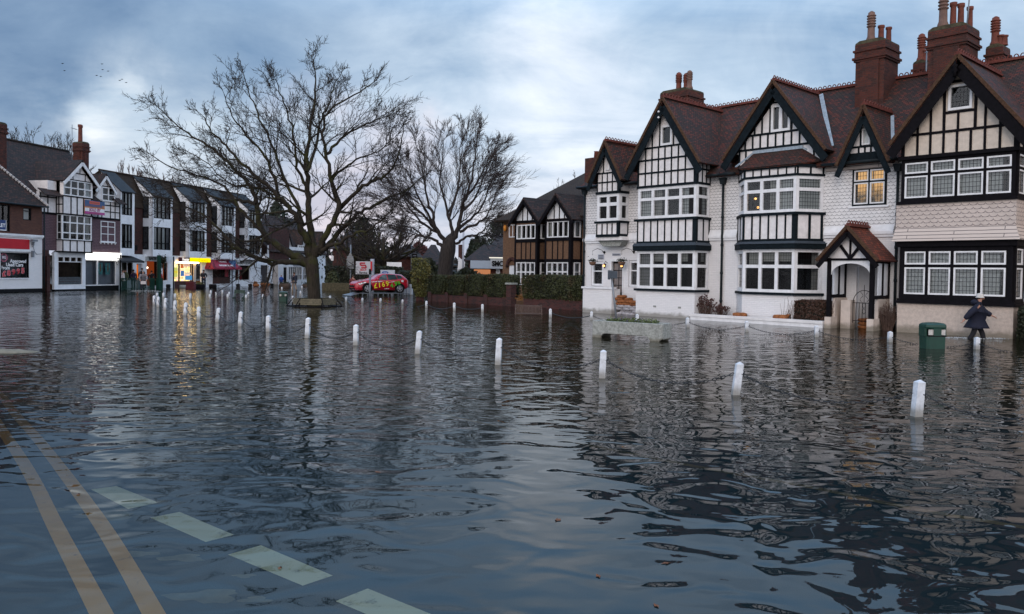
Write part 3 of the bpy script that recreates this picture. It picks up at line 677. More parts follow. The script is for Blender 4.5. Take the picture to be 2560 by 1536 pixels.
b = MB(); b.box(0, 3.2, 0.0, 1.0, 3.30, 4.30); b.build('panel', MT['panel'], H1)
t = MB(); studs(t, [.04, .40, .79, 1.17, 1.56, 1.93, 2.29, 2.67], 3.33, 4.30, 0, .06); t.box(3.04, 3.235, -.035, .1, 3.33, 4.3); rail(t, 0, 3.22, 3.34, 0, .09)
t.box(3.197, 3.23, .1, 1.0, 3.30, 3.39); t.box(3.197, 3.23, .50, .56, 3.39, 4.3); t.box(3.197, 3.23, .93, 1.0, 3.39, 4.3)
t.box(-.13, 3.30, -.09, 1.0, 4.30, 4.40); t.build('timber_frame', MT['timber'], H1)
window(H1, .02, 3.18, 4.40, 5.80, .03, 4, (5.28,), gm='gll', inn=['net', 'curtl', 'none', 'net'], fw=.13, mw=.13)
window(H1, .06, .97, 4.40, 5.80, -.02, 1, (5.28,), M=rotM(3.17, 0, pi/2), gm='gll', inn='net', fw=.1, mw=.13)
GX, GH, GE, GA = 1.56, 1.86, 6.9, 9.68
b = MB(); b.box(0, 3.2, 0.0, 1.0, 5.86, 6.9)
gable_wall(b, 1.6, 1.6, 6.9, 7.2, 9.6, 0, .2, hole=(1.28, 1.86, 7.62, 8.5)); b.build('panel', MT['panel'], H1)
t = MB(); t.box(-.03, 3.23, -.05, 1.0, 5.80, 5.90)
for z in (6.46, 7.04): rail(t, 0, 3.2, z, 0, .075)
t.box(3.05, 3.225, -.034, .1, 5.9, 6.95); t.box(-.02, .07, -.03, .3, 5.9, 7.0)
t.box(3.2, 3.225, .1, 1, 6.42, 6.50)
for y in (.36, .66, .95): t.box(3.197, 3.225, y, y+.06, 5.9, 6.9)
studs(t, [.43, .79, 1.15, 1.50, 1.86, 2.22, 2.60], 5.9, 7.56, 0, .062)
tri_rail(t, 7.58, 0, GX, GH, GE, GA, .25, .075)
tri_studs(t, [.79, 1.20, 1.95, 2.28], 7.58, 0, GX, GH, GE, GA, .25, .062)
t.build('timber_frame', MT['timber'], H1)
window(H1, 1.27, 1.88, 7.62, 8.5, -.03, 1, gm='gl', inn='none', fw=.09)
gable_roof(H1, GX, GH, GE, GA, -.32, 4.25)
for z in (9.05, 8.8):
    b = MB(); b.ball((1.42, -.42, z), .05); b.build('alarm_bell', MT['white'], H1)
# small tiled cheek roof and oriel
b = MB(); b.box(-2.75, -1.36, .30, 1.0, 3.72, 4.32); b.prism([(-2.95, 3.50), (-1.16, 3.50), (-1.30, 3.68), (-2.8, 3.68)], .35, 1.0); b.build('oriel_wall', MT['panel'], H1)
b = MB(); b.prism([(-2.55, 3.22), (-1.5, 3.22), (-1.25, 3.5), (-2.85, 3.5)], .55, 1.0); b.build('corbel', MT['concrete'], H1)
t = MB(); studs(t, [-2.72, -2.38, -2.06, -1.75], 3.75, 4.3, .30, .055); t.box(-1.47, -1.34, .27, .4, 3.72, 4.32); rail(t, -2.76, -1.34, 3.75, .30, .07); t.box(-2.84, -1.28, .22, 1.0, 4.32, 4.42); t.box(-2.77, -1.33, .27, 1, 3.66, 3.715)
t.box(-1.36, -1.335, .35, 1.0, 3.715, 3.8); t.box(-1.36, -1.335, .94, 1.0, 3.8, 4.32)
t.box(-2.8, -1.31, .24, 1.0, 5.72, 5.84); rail(t, -2.75, -1.35, 6.28, .30, .065)
studs(t, [-2.72, -2.42, -2.10, -1.78], 5.84, 6.7, .30, .05); t.box(-1.47, -1.34, .27, .4, 5.84, 6.7); t.box(-1.36, -1.335, .4, 1.0, 6.25, 6.31)
tri_rail(t, 6.72, .30, -2.06, .92, 6.6, 8.2, .25, .07); tri_studs(t, [-2.35, -1.75], 6.72, .30, -2.06, .92, 6.6, 8.2, .25, .055)
t.build('timber_frame', MT['timber'], H1)
window(H1, -2.74, -1.37, 4.42, 5.72, .33, 2, (5.22,), gm='gld', inn='none', fw=.14, mw=.16)
window(H1, .03, .67, 4.42, 5.72, -.02, 1, (5.22,), M=rotM(-1.38, .33, pi/2), gm='gld', inn='none', fw=.14, mw=.14)
b = MB(); b.box(-2.75, -1.36, .30, 1.0, 5.84, 6.6); gable_wall(b, -2.06, .70, 6.6, 6.9, 8.1, .30, .2); b.build('panel', MT['panel'], H1)
window(H1, -2.18, -1.93, 6.85, 7.5, .26, 1, gm='gl', inn='none', fw=.045, dep=.02)
gable_roof(H1, -2.06, .92, 6.6, 8.22, .02, 2.9, bw=.22)
# door, porch windows, lamps, signs, baskets
window(H1, -3.66, -2.89, 1.29, 2.48, 1.05, 1, (2.02,), gm='gl', inn='none', fw=.1, innp='room')
window(H1, -1.26, -.47, 1.29, 2.53, 1.05, 1, (2.06,), gm='gl', inn='none', fw=.1, innp='roomw')
b = MB(); b.box(-2.35, -1.65, 1.14, 1.2, -.2, 2.5); D1 = b.build('door', MT['black'], H1)
b = MB()
for i in range(2):
    for j in range(4): b.box(-2.28+i*.32, -2.01+i*.32, 1.125, 1.139, 1.0+j*.36, 1.32+j*.36)
b.build('door_pane', pm('bronze_glass', (.16, .13, .12), .15, .3, 6, spec=.8), D1)
b = MB(); b.box(-2.42, -2.35, .98, 1.1, -.2, 2.56); b.box(-1.65, -1.58, .98, 1.1, -.2, 2.56); b.box(-2.42, -1.58, .975, 1.1, 2.5, 2.6); b.build('door_frame', MT['white'], H1)
for x in (-2.62, -1.50):
    b = MB(); b.tube(((x, 1.0, 2.42), (x, .86, 2.50), (x, .80, 2.42)), .014, 6); b.lathe([(.02, .12), (.07, .08), (.055, 0), (.03, -.10), (.01, -.13)], (x, .80, 2.28)); L_ = b.build('wall_lantern', MT['black'], H1)
    b = MB(); b.ball((x, .735, 2.28), .055); b.build('lantern_glass', MT['litw'], L_)
for x0, z0, wd in ((-3.22, 2.60, .38), (-2.30, 2.78, .52)):
    b = MB(); b.box(x0, x0+wd, .97, 1.0, z0, z0+(.24 if wd < .4 else .11)); P_ = b.build('name_plate', MT['bluegrey'], H1)
    b = MB()
    for k in range(3 if wd < .4 else 1): b.box(x0+.05, x0+wd-.05, .964, .969, z0+.03+.07*k, z0+.055+.07*k)
    b.build('plate_lettering', MT['black'], P_)
b = MB(); b.tube([( -.97+.0*i, .93-.02*i, 3.42) for i in range(2)], .02, 5)
b.build('bracket_base', MT['black'], H1)
# low wall in front of the door and drive
w_ = MB(); w_.box(-3.3, -1.45, 0, .2, -.35, 1.17); w_.box(-3.3, -3.1, .2, 1.0, -.35, 1.17); w_.box(-1.65, -1.45, .2, .6, -.35, 1.17)
PW = w_.build('porch_wall', MT['pb'], H1); c_ = MB(); c_.box(-3.36, -1.39, -.06, .26, 1.17, 1.26); c_.box(-3.36, -3.04, .261, 1.0, 1.17, 1.26); c_.build('coping', MT['white'], PW)
chimney(H1, -1.55, .05, 3.6, 4.9, 9.3, 10.95, [(-.95, 4.25, .98, .15, 'louvre'), (-.58, 4.35, .90, .14, 'louvre'), (-.2, 4.1, .92, .14, 'louvreb')])

# ================================================================= house 2 (middle)
H2 = thing('terrace_house', 'white half timbered middle house with orange lit window and tiled porch', 'house', TF, (7.5, 1, 0))
cant = 1.0
w_ = MB(); w_.wall(3.9, 11.3, -.35, 3.5, 1.0, .25, [(9.75, 10.75, -.35, 2.3)]); w_.build('wall', MT['pb'], H2)
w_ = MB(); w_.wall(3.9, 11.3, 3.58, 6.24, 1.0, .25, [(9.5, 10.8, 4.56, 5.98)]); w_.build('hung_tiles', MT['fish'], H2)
w_ = MB()
for x0, x1 in ((3.9, 4.6), (8.45, 11.1)):
    w_.box(x0, x1, .90, 1.0, 3.5, 3.6); w_.poly(((x0, .90, 3.6), (x1, .90, 3.6), (x1, 1.0, 3.85), (x0, 1.0, 3.85))); w_.box(x0, x1, .94, 1.0, 3.40, 3.499)
w_.build('string_course', MT['white'], H2)
r = MB(); r.slab(((3.86, YE-.12, ZE-.05), (11.4, YE-.12, ZE-.05), (11.4, YR, ZR), (3.86, YR, ZR)), .12); r.slab(((11.4, YR, ZR), (11.4, 8.4, ZE-.05), (3.86, 8.4, ZE-.05), (3.86, YR, ZR)), .12)
RF = r.build('roof', MT['tile'], H2); ridge_crest(RF, (3.88, YR, ZR+.02), (11.38, YR, ZR+.02))
fl = MB(); fl.beam((8.52, 1.28, 6.98), (6.6, 4.1, 9.74), .17, .03, (0, -.7, .7)); fl.build('valley_flashing', MT['leadl'], RF)
g = MB(); g.tube(((3.9, YE-.17, ZE-.06), (4.7, YE-.17, ZE-.06)), .06, 8); g.tube(((8.5, YE-.17, ZE-.06), (11.3, YE-.17, ZE-.06)), .06, 8); g.build('gutter', MT['pipe'], H2)
pipe(H2, 3.92, .90, -.1, 6.05); pipe(H2, 11.22, .90, -.3, 6.0)
b = MB(); b.prism([(8.46, 5.95), (11.2, 5.95), (11.2, 6.2), (8.46, 6.2)], .955, 1.0); b.build('frieze', MT['plank'], H2)
# canted bay: front 5.55..7.75, splayed sides back to 4.65 and 8.40
BL, FL, FR, BR = 4.62, 5.5, 7.76, 8.40
def cant_pts(o, y0=0.0): return [(BL-o, 1.0), (FL-o*.5, y0-o), (FR+o*.5, y0-o), (BR+o, 1.0)]
def cant_solid(mb, o, z0, z1):
    p = cant_pts(o); a = [mb.V((x, y, z0)) for x, y in p]; b_ = [mb.V((x, y, z1)) for x, y in p]
    mb.face(a[::-1]); mb.face(b_)
    for i in range(3): mb.face((a[i], a[i+1], b_[i+1], b_[i]))
b = MB(); cant_solid(b, 0, -.35, 1.15); b.build('bay_wall', MT['pb'], H2)
b = MB(); cant_solid(b, .09, 1.15, 1.25); b.build('sill', MT['timber'], H2)
b = MB(); cant_solid(b, .14, 2.97, 3.17); b.build('fascia', MT['timber'], H2)
b = MB(); cant_solid(b, .17, 3.172, 3.21); cant_solid(b, .10, 3.211, 3.27); b.build('lead_ledge', MT['lead'], H2)
b = MB(); cant_solid(b, 0, 3.27, 4.30); cant_solid(b, 0, 5.88, 6.25); b.build('panel', MT['panel'], H2)
t = MB(); cant_solid(t, .09, 4.30, 4.40); cant_solid(t, .03, 5.80, 5.89); cant_solid(t, .08, 6.13, 6.24)
studs(t, [FL+.03+.365*i for i in range(6)], 3.30, 4.30, 0, .065); t.box(FR-.13, FR+.02, -.03, .1, 3.3, 4.3); rail(t, FL, FR, 3.32, 0, .1)
studs(t, [FL+.03+.365*i for i in range(7)], 5.88, 6.14, 0, .05)
aR = atan2(1.0, BR-FR); LR = sqrt((BR-FR)**2+1)
t.M = rotM(FR, 0, aR); studs(t, [.05, LR*.5, LR-.08], 3.30, 4.30, 0, .10); rail(t, 0, LR, 3.32, 0, .1); studs(t, [.05, LR*.5, LR-.06], 5.88, 6.14, 0, .07)
aL = atan2(-1.0, FL-BL); LL = sqrt((FL-BL)**2+1)
t.M = rotM(BL, 1, aL); studs(t, [.05, LL*.5, LL-.05], 3.30, 4.30, 0, .07); rail(t, 0, LL, 3.32, 0, .1); studs(t, [.05, LL*.5, LL-.05], 5.88, 6.14, 0, .05)
t.build('timber_frame', MT['timber'], H2)
for z0, z1, zt, gm_, ins in ((1.25, 2.96, 2.28, 'gld', ['shade', 'blind', 'blind']), (4.40, 5.80, 5.28, 'gll', ['none', 'curtr', 'net'])):
    window(H2, FL, FR, z0, z1, .03, 3, (zt,), gm=gm_, inn=ins, fw=.12, mw=.13)
    window(H2, .02, LR-.02, z0, z1, .03, 1, (zt,), M=rotM(FR, 0, aR), gm=gm_, inn='none' if z0 < 2 else 'net', fw=.12, mw=.13, back=.1)
    window(H2, .02, LL-.02, z0, z1, .03, 1, (zt,), M=rotM(BL, 1, aL), gm=gm_, inn='none', fw=.16, mw=.13, back=.1)
    b = MB(); b.box(FL+.13, FR-.13, .75, .78, z0, z1); b.build('room_wall', MT['roomw'], H2)
for x, z in ((5.9, 5.02), (6.02, 4.66)):
    b = MB(); b.ball((x, .2, z), .055, .055, .045); b.build('ceiling_lamp', MT['litw'], H2)
# roof over the bay
r = MB(); e = [(BL-.12, 1.0, 6.42), (FL-.1, -.16, 6.24), (FR+.08, -.16, 6.24), (BR+.12, .98, 6.42)]; t_ = [(5.40, .84, 6.98), (7.56, .84, 6.98)]
r.slab((e[1], e[2], t_[1], t_[0]), .07); r.slab((e[0], e[1], t_[0], (5.0, .99, 6.75)), .07); r.slab((e[2], e[3], t_[1]), .07)
BRF = r.build('bay_roof', MT['tile'], H2)
b = MB(); b.beam((5.38, .78, 7.0), (7.6, .78, 7.0), .12, .05, (0, 1, 0)); b.beam((7.58, .80, 6.97), (8.5, .93, 6.45), .08, .05, (0, 1, 0)); b.beam((5.38, .80, 6.97), (5.12, -.05, 6.35), .10, .04, (0, 0, 1)); b.build('bay_flashing', MT['leadl'], BRF)
# big gable
GX, GH, GE, GA = 6.42, 2.12, 6.98, 9.75
b = MB(); b.box(4.74, 8.46, .80, 1.0, 6.24, 6.98); gable_wall(b, 6.5, 1.86, 6.98, 7.0, 9.32, .80, .2, hole=(6.19, 7.03, 7.73, 8.82)); b.build('panel', MT['panel'], H2)
t = MB(); y = .80
tri_rail(t, 7.12, y, GX, GH, GE, GA, .25, .085); tri_rail(t, 7.70, y, GX, GH, GE, GA, .25, .085)
tri_rail(t, 8.92, y, GX, GH, GE, GA, .25, .07)
for i in range(9):
    x = 5.02+i*.345; t.box(x-.035, x+.035, y-.028, y+.004, 7.12, 7.7)
tri_studs(t, [5.45, 5.78, 6.14, 7.08, 7.40], 7.70, y, GX, GH, GE, GA, .25, .07); studs(t, [6.66], 8.92, 9.3, y, .05)
studs(t, [4.76, 5.06, 8.05], 6.3, 7.1, y, .07); t.box(8.38, 8.49, .77, 1.0, 6.3, 7.0)
t.build('timber_frame', MT['timber'], H2)
window(H2, 6.19, 7.03, 7.73, 8.82, .77, 2, gm='gl', inn='none', fw=.10, mw=.14)
gable_roof(H2, GX, GH, GE, GA, .46, 4.35)
# lit window
window(H2, 9.52, 10.78, 4.58, 5.97, .98, 2, (5.47,), fm='timber', sm='white', gm='gll', inn=['lit', 'lit'], fw=.06, mw=.06, sw=.05, back=.35)
b = MB(); b.box(9.40, 10.9, .93, 1.0, 4.50, 4.57); b.build('window_sill', MT['white'], H2)
# small gablet
b = MB(); gable_wall(b, 10.15, .62, 6.45, 6.6, 8.0, .72, .15); b.build('panel', MT['panel'], H2)
t = MB(); t.box(9.5, 10.85, .64, .8, 6.22, 6.52); tri_rail(t, 6.75, .72, 10.12, .80, 6.45, 8.2, .22, .07); tri_studs(t, [9.92, 10.33], 6.75, .72, 10.12, .80, 6.45, 8.2, .2, .07); studs(t, [9.85, 10.08, 10.3, 10.5], 6.5, 6.75, .72, .06); t.build('timber_frame', MT['timber'], H2)
window(H2, 9.98, 10.28, 6.80, 7.4, .66, 1, gm='gl', inn='none', fw=.05, dep=.03)
gable_roof(H2, 10.12, .82, 6.45, 8.24, .42, 3.1, bw=.2)
b = MB(); b.beam((10.98, 1.0, 6.55), (10.3, 2.5, 8.1), .12, .03, (0, -.7, .7)); b.build('valley_flashing', MT['leadl'], H2)
chimney(H2, 8.45, 9.60, 3.3, 4.6, 8.6, 11.35, [(8.85, 3.75, 1.25, .16, 'louvreb'), (9.1, 4.1, .72, .12, 'p'), (9.3, 4.35, .66, .11, 'p')])
# the porch
yp = -.42
t = MB()
for x in (9.36, 10.93): t.box(x-.07, x+.07, yp, yp+.14, .40, 2.60)
t.box(9.1, 11.15, yp-.02, yp+.12, 2.50, 2.58); t.box(9.29, 9.43, yp+.141, 1.0, 2.42, 2.56); t.box(10.86, 11.0, yp+.141, 1.0, 2.42, 2.56)
for x in (9.34, 10.96): t.box(x-.04, x+.04, yp+.141, .98, 1.12, 1.24); t.box(x-.04, x+.04, .35, .45, 1.24, 2.42); t.box(x-.04, x+.04, .86, .98, 1.24, 2.42)
t.beam((10.15, yp-.01, 2.56), (10.15, yp-.01, 3.4), .06, .05); t.beam((10.12, yp-.012, 2.60), (9.78, yp-.012, 3.05), .10, .05); t.beam((10.18, yp-.012, 2.60), (10.52, yp-.012, 3.05), .10, .05)
PO = t.build('porch_frame', MT['timber3'], H2)
b = MB(); b.prism([(9.2, 2.58), (11.08, 2.58), (10.15, 3.58)], yp+.02, yp+.08); b.build('porch_gable', MT['panel'], PO)
b = MB(); arc = [(9.44+.71*(1-cos(pi*i/12))/1, 1.98+.42*sin(pi*i/12)) for i in range(13)]
for i in range(12):
    (xa, za_), (xb, zb) = arc[i], arc[i+1]; xa2, xb2 = 9.44+1.42*i/12, 9.44+1.42*(i+1)/12
    b.prism([(xa, za_), (xb, zb), (xb2, 2.50), (xa2, 2.50)], yp+.03, yp+.09)
b.build('porch_arch', MT['white'], PO)
gable_roof(PO, 10.15, .98, 2.66, 3.74, yp-.28, .99, tile='tileo', barge='timber3', bw=.16, over=.14, th=.07)
b = MB()
for x in (9.40, 10.96): b.box(x-.14, x+.10, yp-.05, yp+.45, -.35, .42)
for x in (9.36, 10.94): b.box(x-.06, x+.06, yp+.45, .99, -.35, 1.12)
b.box(9.62, 9.98, .05, .42, -.35, 1.05); b.build('porch_base', MT['offwhite'], PO)
for x in (9.34, 10.96):
    b = MB(); b.box(x-.012, x+.012, .04, .34, 1.26, 2.4); b.box(x-.012, x+.012, .46, .85, 1.26, 2.4); b.build('porch_screen', MT['whitewall'], PO)
b = MB(); b.box(9.78, 10.72, 1.12, 1.18, -.3, 2.28); D2 = b.build('door', pm('pale_grey_door', (.50, .49, .50), .5, .1), H2)
b = MB(); b.box(10.22, 10.25, 1.10, 1.119, -.3, 2.25); b.build('door_seam', MT['metal'], D2)
b = MB(); yg = .18; xs_ = [10.02+i*.115 for i in range(8)]
for i, x in enumerate(xs_): b.tube(((x, yg, .22), (x, yg, .98)), .011, 5)
for z in (.30, .96): b.tube(((10.02, yg, z), (10.83, yg, z)), .013, 5)
b.tube([(10.425-.405*cos(pi*i/14), yg, .96+.46*sin(pi*i/14)) for i in range(15)], .014, 5)
b.tube(((10.425, yg, .96), (10.425, yg, 1.62)), .01, 5)
for s_ in (-1, 1): b.tube([(10.425+s_*(.1+.06*sin(t*1.4)), yg, 1.0+.07*t) for t in range(6)], .009, 5); b.tube([(10.425+s_*.055*sin(t*.9), yg, .55+.06*t) for t in range(8)], .009, 5)
b.build('iron_gate', MT['black'], H2)

# ================================================================= house 3 (nearest)
H3 = thing('terrace_house', 'cream half timbered house nearest the camera with broad gable and net curtains', 'house', TF, (13.5, 1, 0))
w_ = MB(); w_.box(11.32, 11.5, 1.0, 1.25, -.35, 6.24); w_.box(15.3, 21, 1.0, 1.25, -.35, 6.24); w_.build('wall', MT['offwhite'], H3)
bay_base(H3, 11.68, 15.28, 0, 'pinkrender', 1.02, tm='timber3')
window(H3, 11.72, 15.22, 1.18, 2.98, .03, 4, (2.32,), fm='timber3', sm='white', gm='gll', inn='net', fw=.16, mw=.10, sw=.055, cols=[11.80, 12.62, 13.42, 14.25, 15.10])
window(H3, .10, .93, 1.18, 2.98, -.02, 1, (2.32,), M=rotM(15.25, 0, pi/2), fm='timber3', sm='white', gm='gll', inn='net', fw=.09, mw=.10, sw=.05)
b = MB(); b.box(11.60, 15.36, -.07, 1.0, 2.98, 3.16); b.box(11.66, 15.30, -.03, 1, 1.121, 1.18); b.build('fascia', MT['timber3'], H3)
def skirt(mb, x0, x1, za_, zb, ya, yb):
    mb.poly(((x0, ya, za_), (x1, ya, za_), (x1-(yb-ya), yb, zb), (x0+(yb-ya)*.4, yb, zb)))
    mb.poly(((x1, ya, za_), (x1, 1.0, za_), (x1-(yb-ya), 1.0, zb), (x1-(yb-ya), yb, zb))); mb.poly(((x0, 1, za_), (x0, ya, za_), (x0+(yb-ya)*.4, yb, zb), (x0+(yb-ya)*.4, 1, zb)))
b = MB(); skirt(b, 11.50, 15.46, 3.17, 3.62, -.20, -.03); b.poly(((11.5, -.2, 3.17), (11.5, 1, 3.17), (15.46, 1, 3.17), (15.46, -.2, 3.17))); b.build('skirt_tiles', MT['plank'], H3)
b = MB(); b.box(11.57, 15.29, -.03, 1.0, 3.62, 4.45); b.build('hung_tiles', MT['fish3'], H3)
b = MB(); b.box(11.60, 15.33, -.10, 1.0, 4.45, 4.55); b.box(11.60, 15.33, -.08, 1.0, 6.0, 6.12); b.build('fascia', MT['timber3'], H3)
window(H3, 11.70, 15.22, 4.56, 6.0, .03, 4, (5.47,), fm='timber3', sm='white', gm='gll', inn='net', fw=.11, mw=.09, sw=.055, cols=[11.76, 12.62, 13.48, 14.34, 15.16])
window(H3, .10, .93, 4.56, 6.0, -.02, 1, (5.47,), M=rotM(15.25, 0, pi/2), fm='timber3', sm='white', gm='gll', inn='net', fw=.09, mw=.09, sw=.05)
GX, GH, GE, GA = 13.55, 1.98, 6.75, 9.28
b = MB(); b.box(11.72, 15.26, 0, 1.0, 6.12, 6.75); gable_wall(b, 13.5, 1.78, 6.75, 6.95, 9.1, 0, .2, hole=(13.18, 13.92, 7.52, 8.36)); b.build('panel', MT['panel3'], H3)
t = MB(); rail(t, 11.72, 15.26, 6.84, 0, .085); t.box(15.16, 15.30, -.03, .12, 6.12, 6.9); t.box(11.69, 11.80, -.03, .1, 6.12, 6.8); rail(t, 13.05, 14.05, 7.46, 0, .08)
studs(t, [12.22, 12.64, 13.06, 13.48, 13.90, 14.32, 14.76], 6.12, 6.84, 0, .075); studs(t, [13.50], 6.84, 7.46, 0, .075)
tri_studs(t, [12.22, 12.64, 14.32, 14.76], 6.84, 0, GX, GH, GE, GA, .28, .075); tri_studs(t, [13.06, 14.02], 6.84, 0, GX, GH, GE, GA, .28, .09); tri_rail(t, 8.47, 0, GX, GH, GE, GA, .28, .09)
t.box(15.257, 15.29, .5, .57, 6.12, 6.8); t.box(15.257, 15.29, .93, 1, 6.12, 6.8)
t.build('timber_frame', MT['timber3'], H3)
window(H3, 13.18, 13.92, 7.52, 8.36, -.03, 1, gm='gll', inn='none', fw=.08, innp='room')
gable_roof(H3, GX, GH, GE, GA, -.34, 4.2, barge='timber3', bw=.34)
r = MB(); r.slab(((11.42, YE-.12, ZE-.05), (21, YE-.12, ZE-.05), (21, YR, ZR), (11.42, YR, ZR)), .12); r.slab(((21, YR, ZR), (21, 8.4, ZE-.05), (11.42, 8.4, ZE-.05), (11.42, YR, ZR)), .12)
RF = r.build('roof', MT['tile'], H3); ridge_crest(RF, (11.42, YR, ZR+.02), (21, YR, ZR+.02))
fn = MB(); fn.lathe([(.07, 0), (.04, .12), (.09, .2), (.05, .28), (.1, .36), (.03, .42), (.02, .5)], (GX-.05, -.42, 8.55)); fn.build('finial', MT['timber3'], RF)
chimney(H3, 11.15+.1, 12.55, 3.3, 4.6, 8.6, 11.3, [(11.6, 3.7, 1.5, .17, 'louvreb'), (11.85, 4.0, 1.02, .12, 'p'), (12.05, 4.2, .98, .12, 'p'), (12.3, 4.4, .85, .11, 'p')])
def ch_px(par, pxl, pxr, pyt, off, zb, pots):
    x0, x1 = TF.s_(pxl, off), TF.s_(pxr, off); zt = TF.z_(pxl, pyt, off)
    chimney(par, x0, x0+(x1-x0)*.62, off, off+.8, zb, zt, [(x0+(x1-x0)*.62*a, off+.4, h, r_, k) for a, h, r_, k in pots])
ch_px(H2, 2272, 2318, 160, 6.5, 7.5, [(.3, 1.2, .16, 'louvre'), (.65, .5, .12, 'p'), (.9, .45, .11, 'p')])
ch_px(H3, 2452, 2515, 122, 5.2, 8.5, [(.3, 1.15, .16, 'louvre'), (.65, .42, .12, 'p'), (.9, .38, .12, 'p')])
def aerial(par, fr, x, y, z0, z1, lean, L, name='tv_aerial', side=(1, 0), nel=9):
    b = MB(); p0 = Vector((x, y, z0)); p1 = p0+Vector((lean, 0, z1-z0)); b.tube((p0, p1), .026, 6)
    q = p0.lerp(p1, .93); d = Vector((side[0], side[1], 0)).normalized(); b.tube((q-d*L*.15, q+d*L*.85), .018, 5)
    n_ = Vector((-d.y, d.x, 0))
    for i in range(nel):
        c = q-d*L*.12+d*L*.95*i/(nel-1); b.tube((c-n_*.14, c+n_*.14), .006, 4)
    return b.build(name, MT['metal'], par)
aerial(H3, TF, 12.45, 3.6, 10.9, 12.95, .12, 1.7, side=(1, -.5), nel=16)
aerial(H2, TF, TF.s_(2303, 6.2), 6.2, 9.2, TF.z_(2303, 125, 6.2), 0, .5, side=(1, .3))
aerial(H1, TF, -3.6, 5.0, 7.2, 8.9, -.25, .7, side=(1, .1), nel=5)
# ================================================================= the shops on the left
S_, Z_ = LF.s_, LF.z_
def lbox(mb, pxl, pxr, ya, yb, z0, z1): mb.box(S_(pxl, ya), S_(pxr, ya), ya, yb, z0, z1)
# ---- car showroom shop (far left)
M1 = thing('corner_shop', 'brown brick shop with red fascia and used car offer painted on its window, leftmost building', 'shop', LF, (-3, .2, 0))
w_ = MB(); w_.wall(-9, .05, .24, 3.95, 0, .25, [(-3.54, -1.14, 1.03, 2.77), (-8.6, -4.1, 1.03, 2.77)]); w_.build('shopfront_wall', MT['pb'], M1)
w_ = MB(); w_.box(-9, .07, -.03, 0, -.35, .24); w_.box(-9, .05, 0.001, .25, -.35, .24); w_.build('plinth', MT['black'], M1)
w_ = MB(); w_.wall(-9, .05, 4.12, 6.3, .02, .25, [(-3.75, -2.72, 4.22, 6.05), (-1.62, -.9, 5.12, 6.0)]); w_.poly(((.05, .02, -.3), (.05, 9, -.3), (.05, 9, 6.3), (.05, .02, 6.3))); w_.build('wall', MT['redl'], M1)
w_ = MB(); w_.box(-9, .10, -.12, .2, 3.95, 4.10); w_.box(-9, .08, -.06, .2, 3.86, 3.949); w_.box(-9, -1.05, -.08, 0, 2.86, 3.02); w_.build('cornice', MT['white'], M1)
w_ = MB(); w_.box(-9, -1.14, -.06, 0, 3.05, 3.74); w_.build('fascia_sign', pm('red_sign', (.46, .008, .018), .45, .08), M1)
window(M1, -3.56, -1.10, 1.0, 2.80, .02, 1, fm='black', gm='glshop', inn='none', fw=.10, name='shop_window', back=.5, innp='metal')
b = MB(); b.box(-3.6, -1.06, -.05, .05, .93, .999); b.build('window_sill', MT['white'], M1)
tw = pm('white_lettering', (.78, .78, .80), .5, .02); trd = pm('red_lettering', (.45, .02, .03), .5, .02); tpk = pm('pink_outline', (.75, .35, .38), .5, .02)
text(M1, 'lettering', 'Approved', -2.02, .045, 2.18, .34, tw, bold=.008)
text(M1, 'lettering', 'Used Cars', -2.32, .045, 1.92, .34, tw, bold=.008)
text(M1, 'lettering', 'From', -3.10, .045, 1.70, .34, tw, bold=.008)
for i, ch in enumerate('£8995'):
    text(M1, 'price_lettering', ch, -3.22+i*.40, .04, 1.28+i*.055, .50, tpk, bold=.035, squeeze=1.05)
    text(M1, 'price_lettering', ch, -3.22+i*.40, .032, 1.28+i*.055, .50, trd, bold=.012, squeeze=1.05)
b = MB(); cx_, cz_ = -3.22, 2.42
oc = [(cx_+.30*cos(pi/8+i*pi/4), cz_+.30*sin(pi/8+i*pi/4)) for i in range(9)]
for rr in (1.0, .86):
    for i in range(8): b.beam((cx_+(oc[i][0]-cx_)*rr, .04, cz_+(oc[i][1]-cz_)*rr), (cx_+(oc[i+1][0]-cx_)*rr, .04, cz_+(oc[i+1][1]-cz_)*rr), .022, .004)
b.build('octagon_badge', pm('badge_pink', (.62, .16, .24), .5, .02), M1); text(M1, 'badge_lettering', 'MG', cx_, .038, cz_, .30, pm('badge_grey', (.62, .50, .55), .5, .02), bold=.01, squeeze=.8)
b = MB(); b.poly(((-3.4, .12, 1.3), (-2.2, .12, 1.3), (-2.2, .12, 2.3), (-3.4, .12, 2.3))); 
window(M1, -3.75, -2.74, 4.2, 6.05, .06, 2, (4.9,), fm='black', gm='gl', inn='none', fw=.06, mw=.05)
window(M1, -1.62, -.9, 5.12, 6.0, .06, 1, (5.78,), fm='black', gm='gl', inn='net', fw=.06, mw=.05)
b = MB(); b.box(-3.74, -3.06, .0, .03, 4.28, 5.0); LS = b.build('letting_board', pm('navy_board', (.02, .05, .16), .4, .1), M1); text(LS, 'lettering', 'LET', -3.42, -.006, 4.62, .34, tw, bold=.012)
b = MB(); b.box(-3.74, -3.06, -.004, -.001, 4.28, 4.34); b.box(-3.10, -3.06, -.004, -.001, 4.341, 5.0); b.build('board_border', MT['white'], LS)
r = MB(); sl = 1.22; r.slab(((-9, -.3, 6.2), (.28, -.3, 6.2), (-3.35, 3.5, 6.2+3.8*sl), (-9, 3.5, 6.2+3.8*sl)), .12); RF = r.build('roof', MT['tiled'], M1)
r = MB(); r.slab(((.28, -.3, 6.2), (.34, 7, 6.2), (-3.35, 3.5, 6.2+3.8*sl)), .12); r.build('side_roof', MT['tilem'], M1)
r = MB(); p0, p1 = Vector((.26, -.32, 6.28)), Vector((-3.35, 3.5, 6.3+3.8*sl))
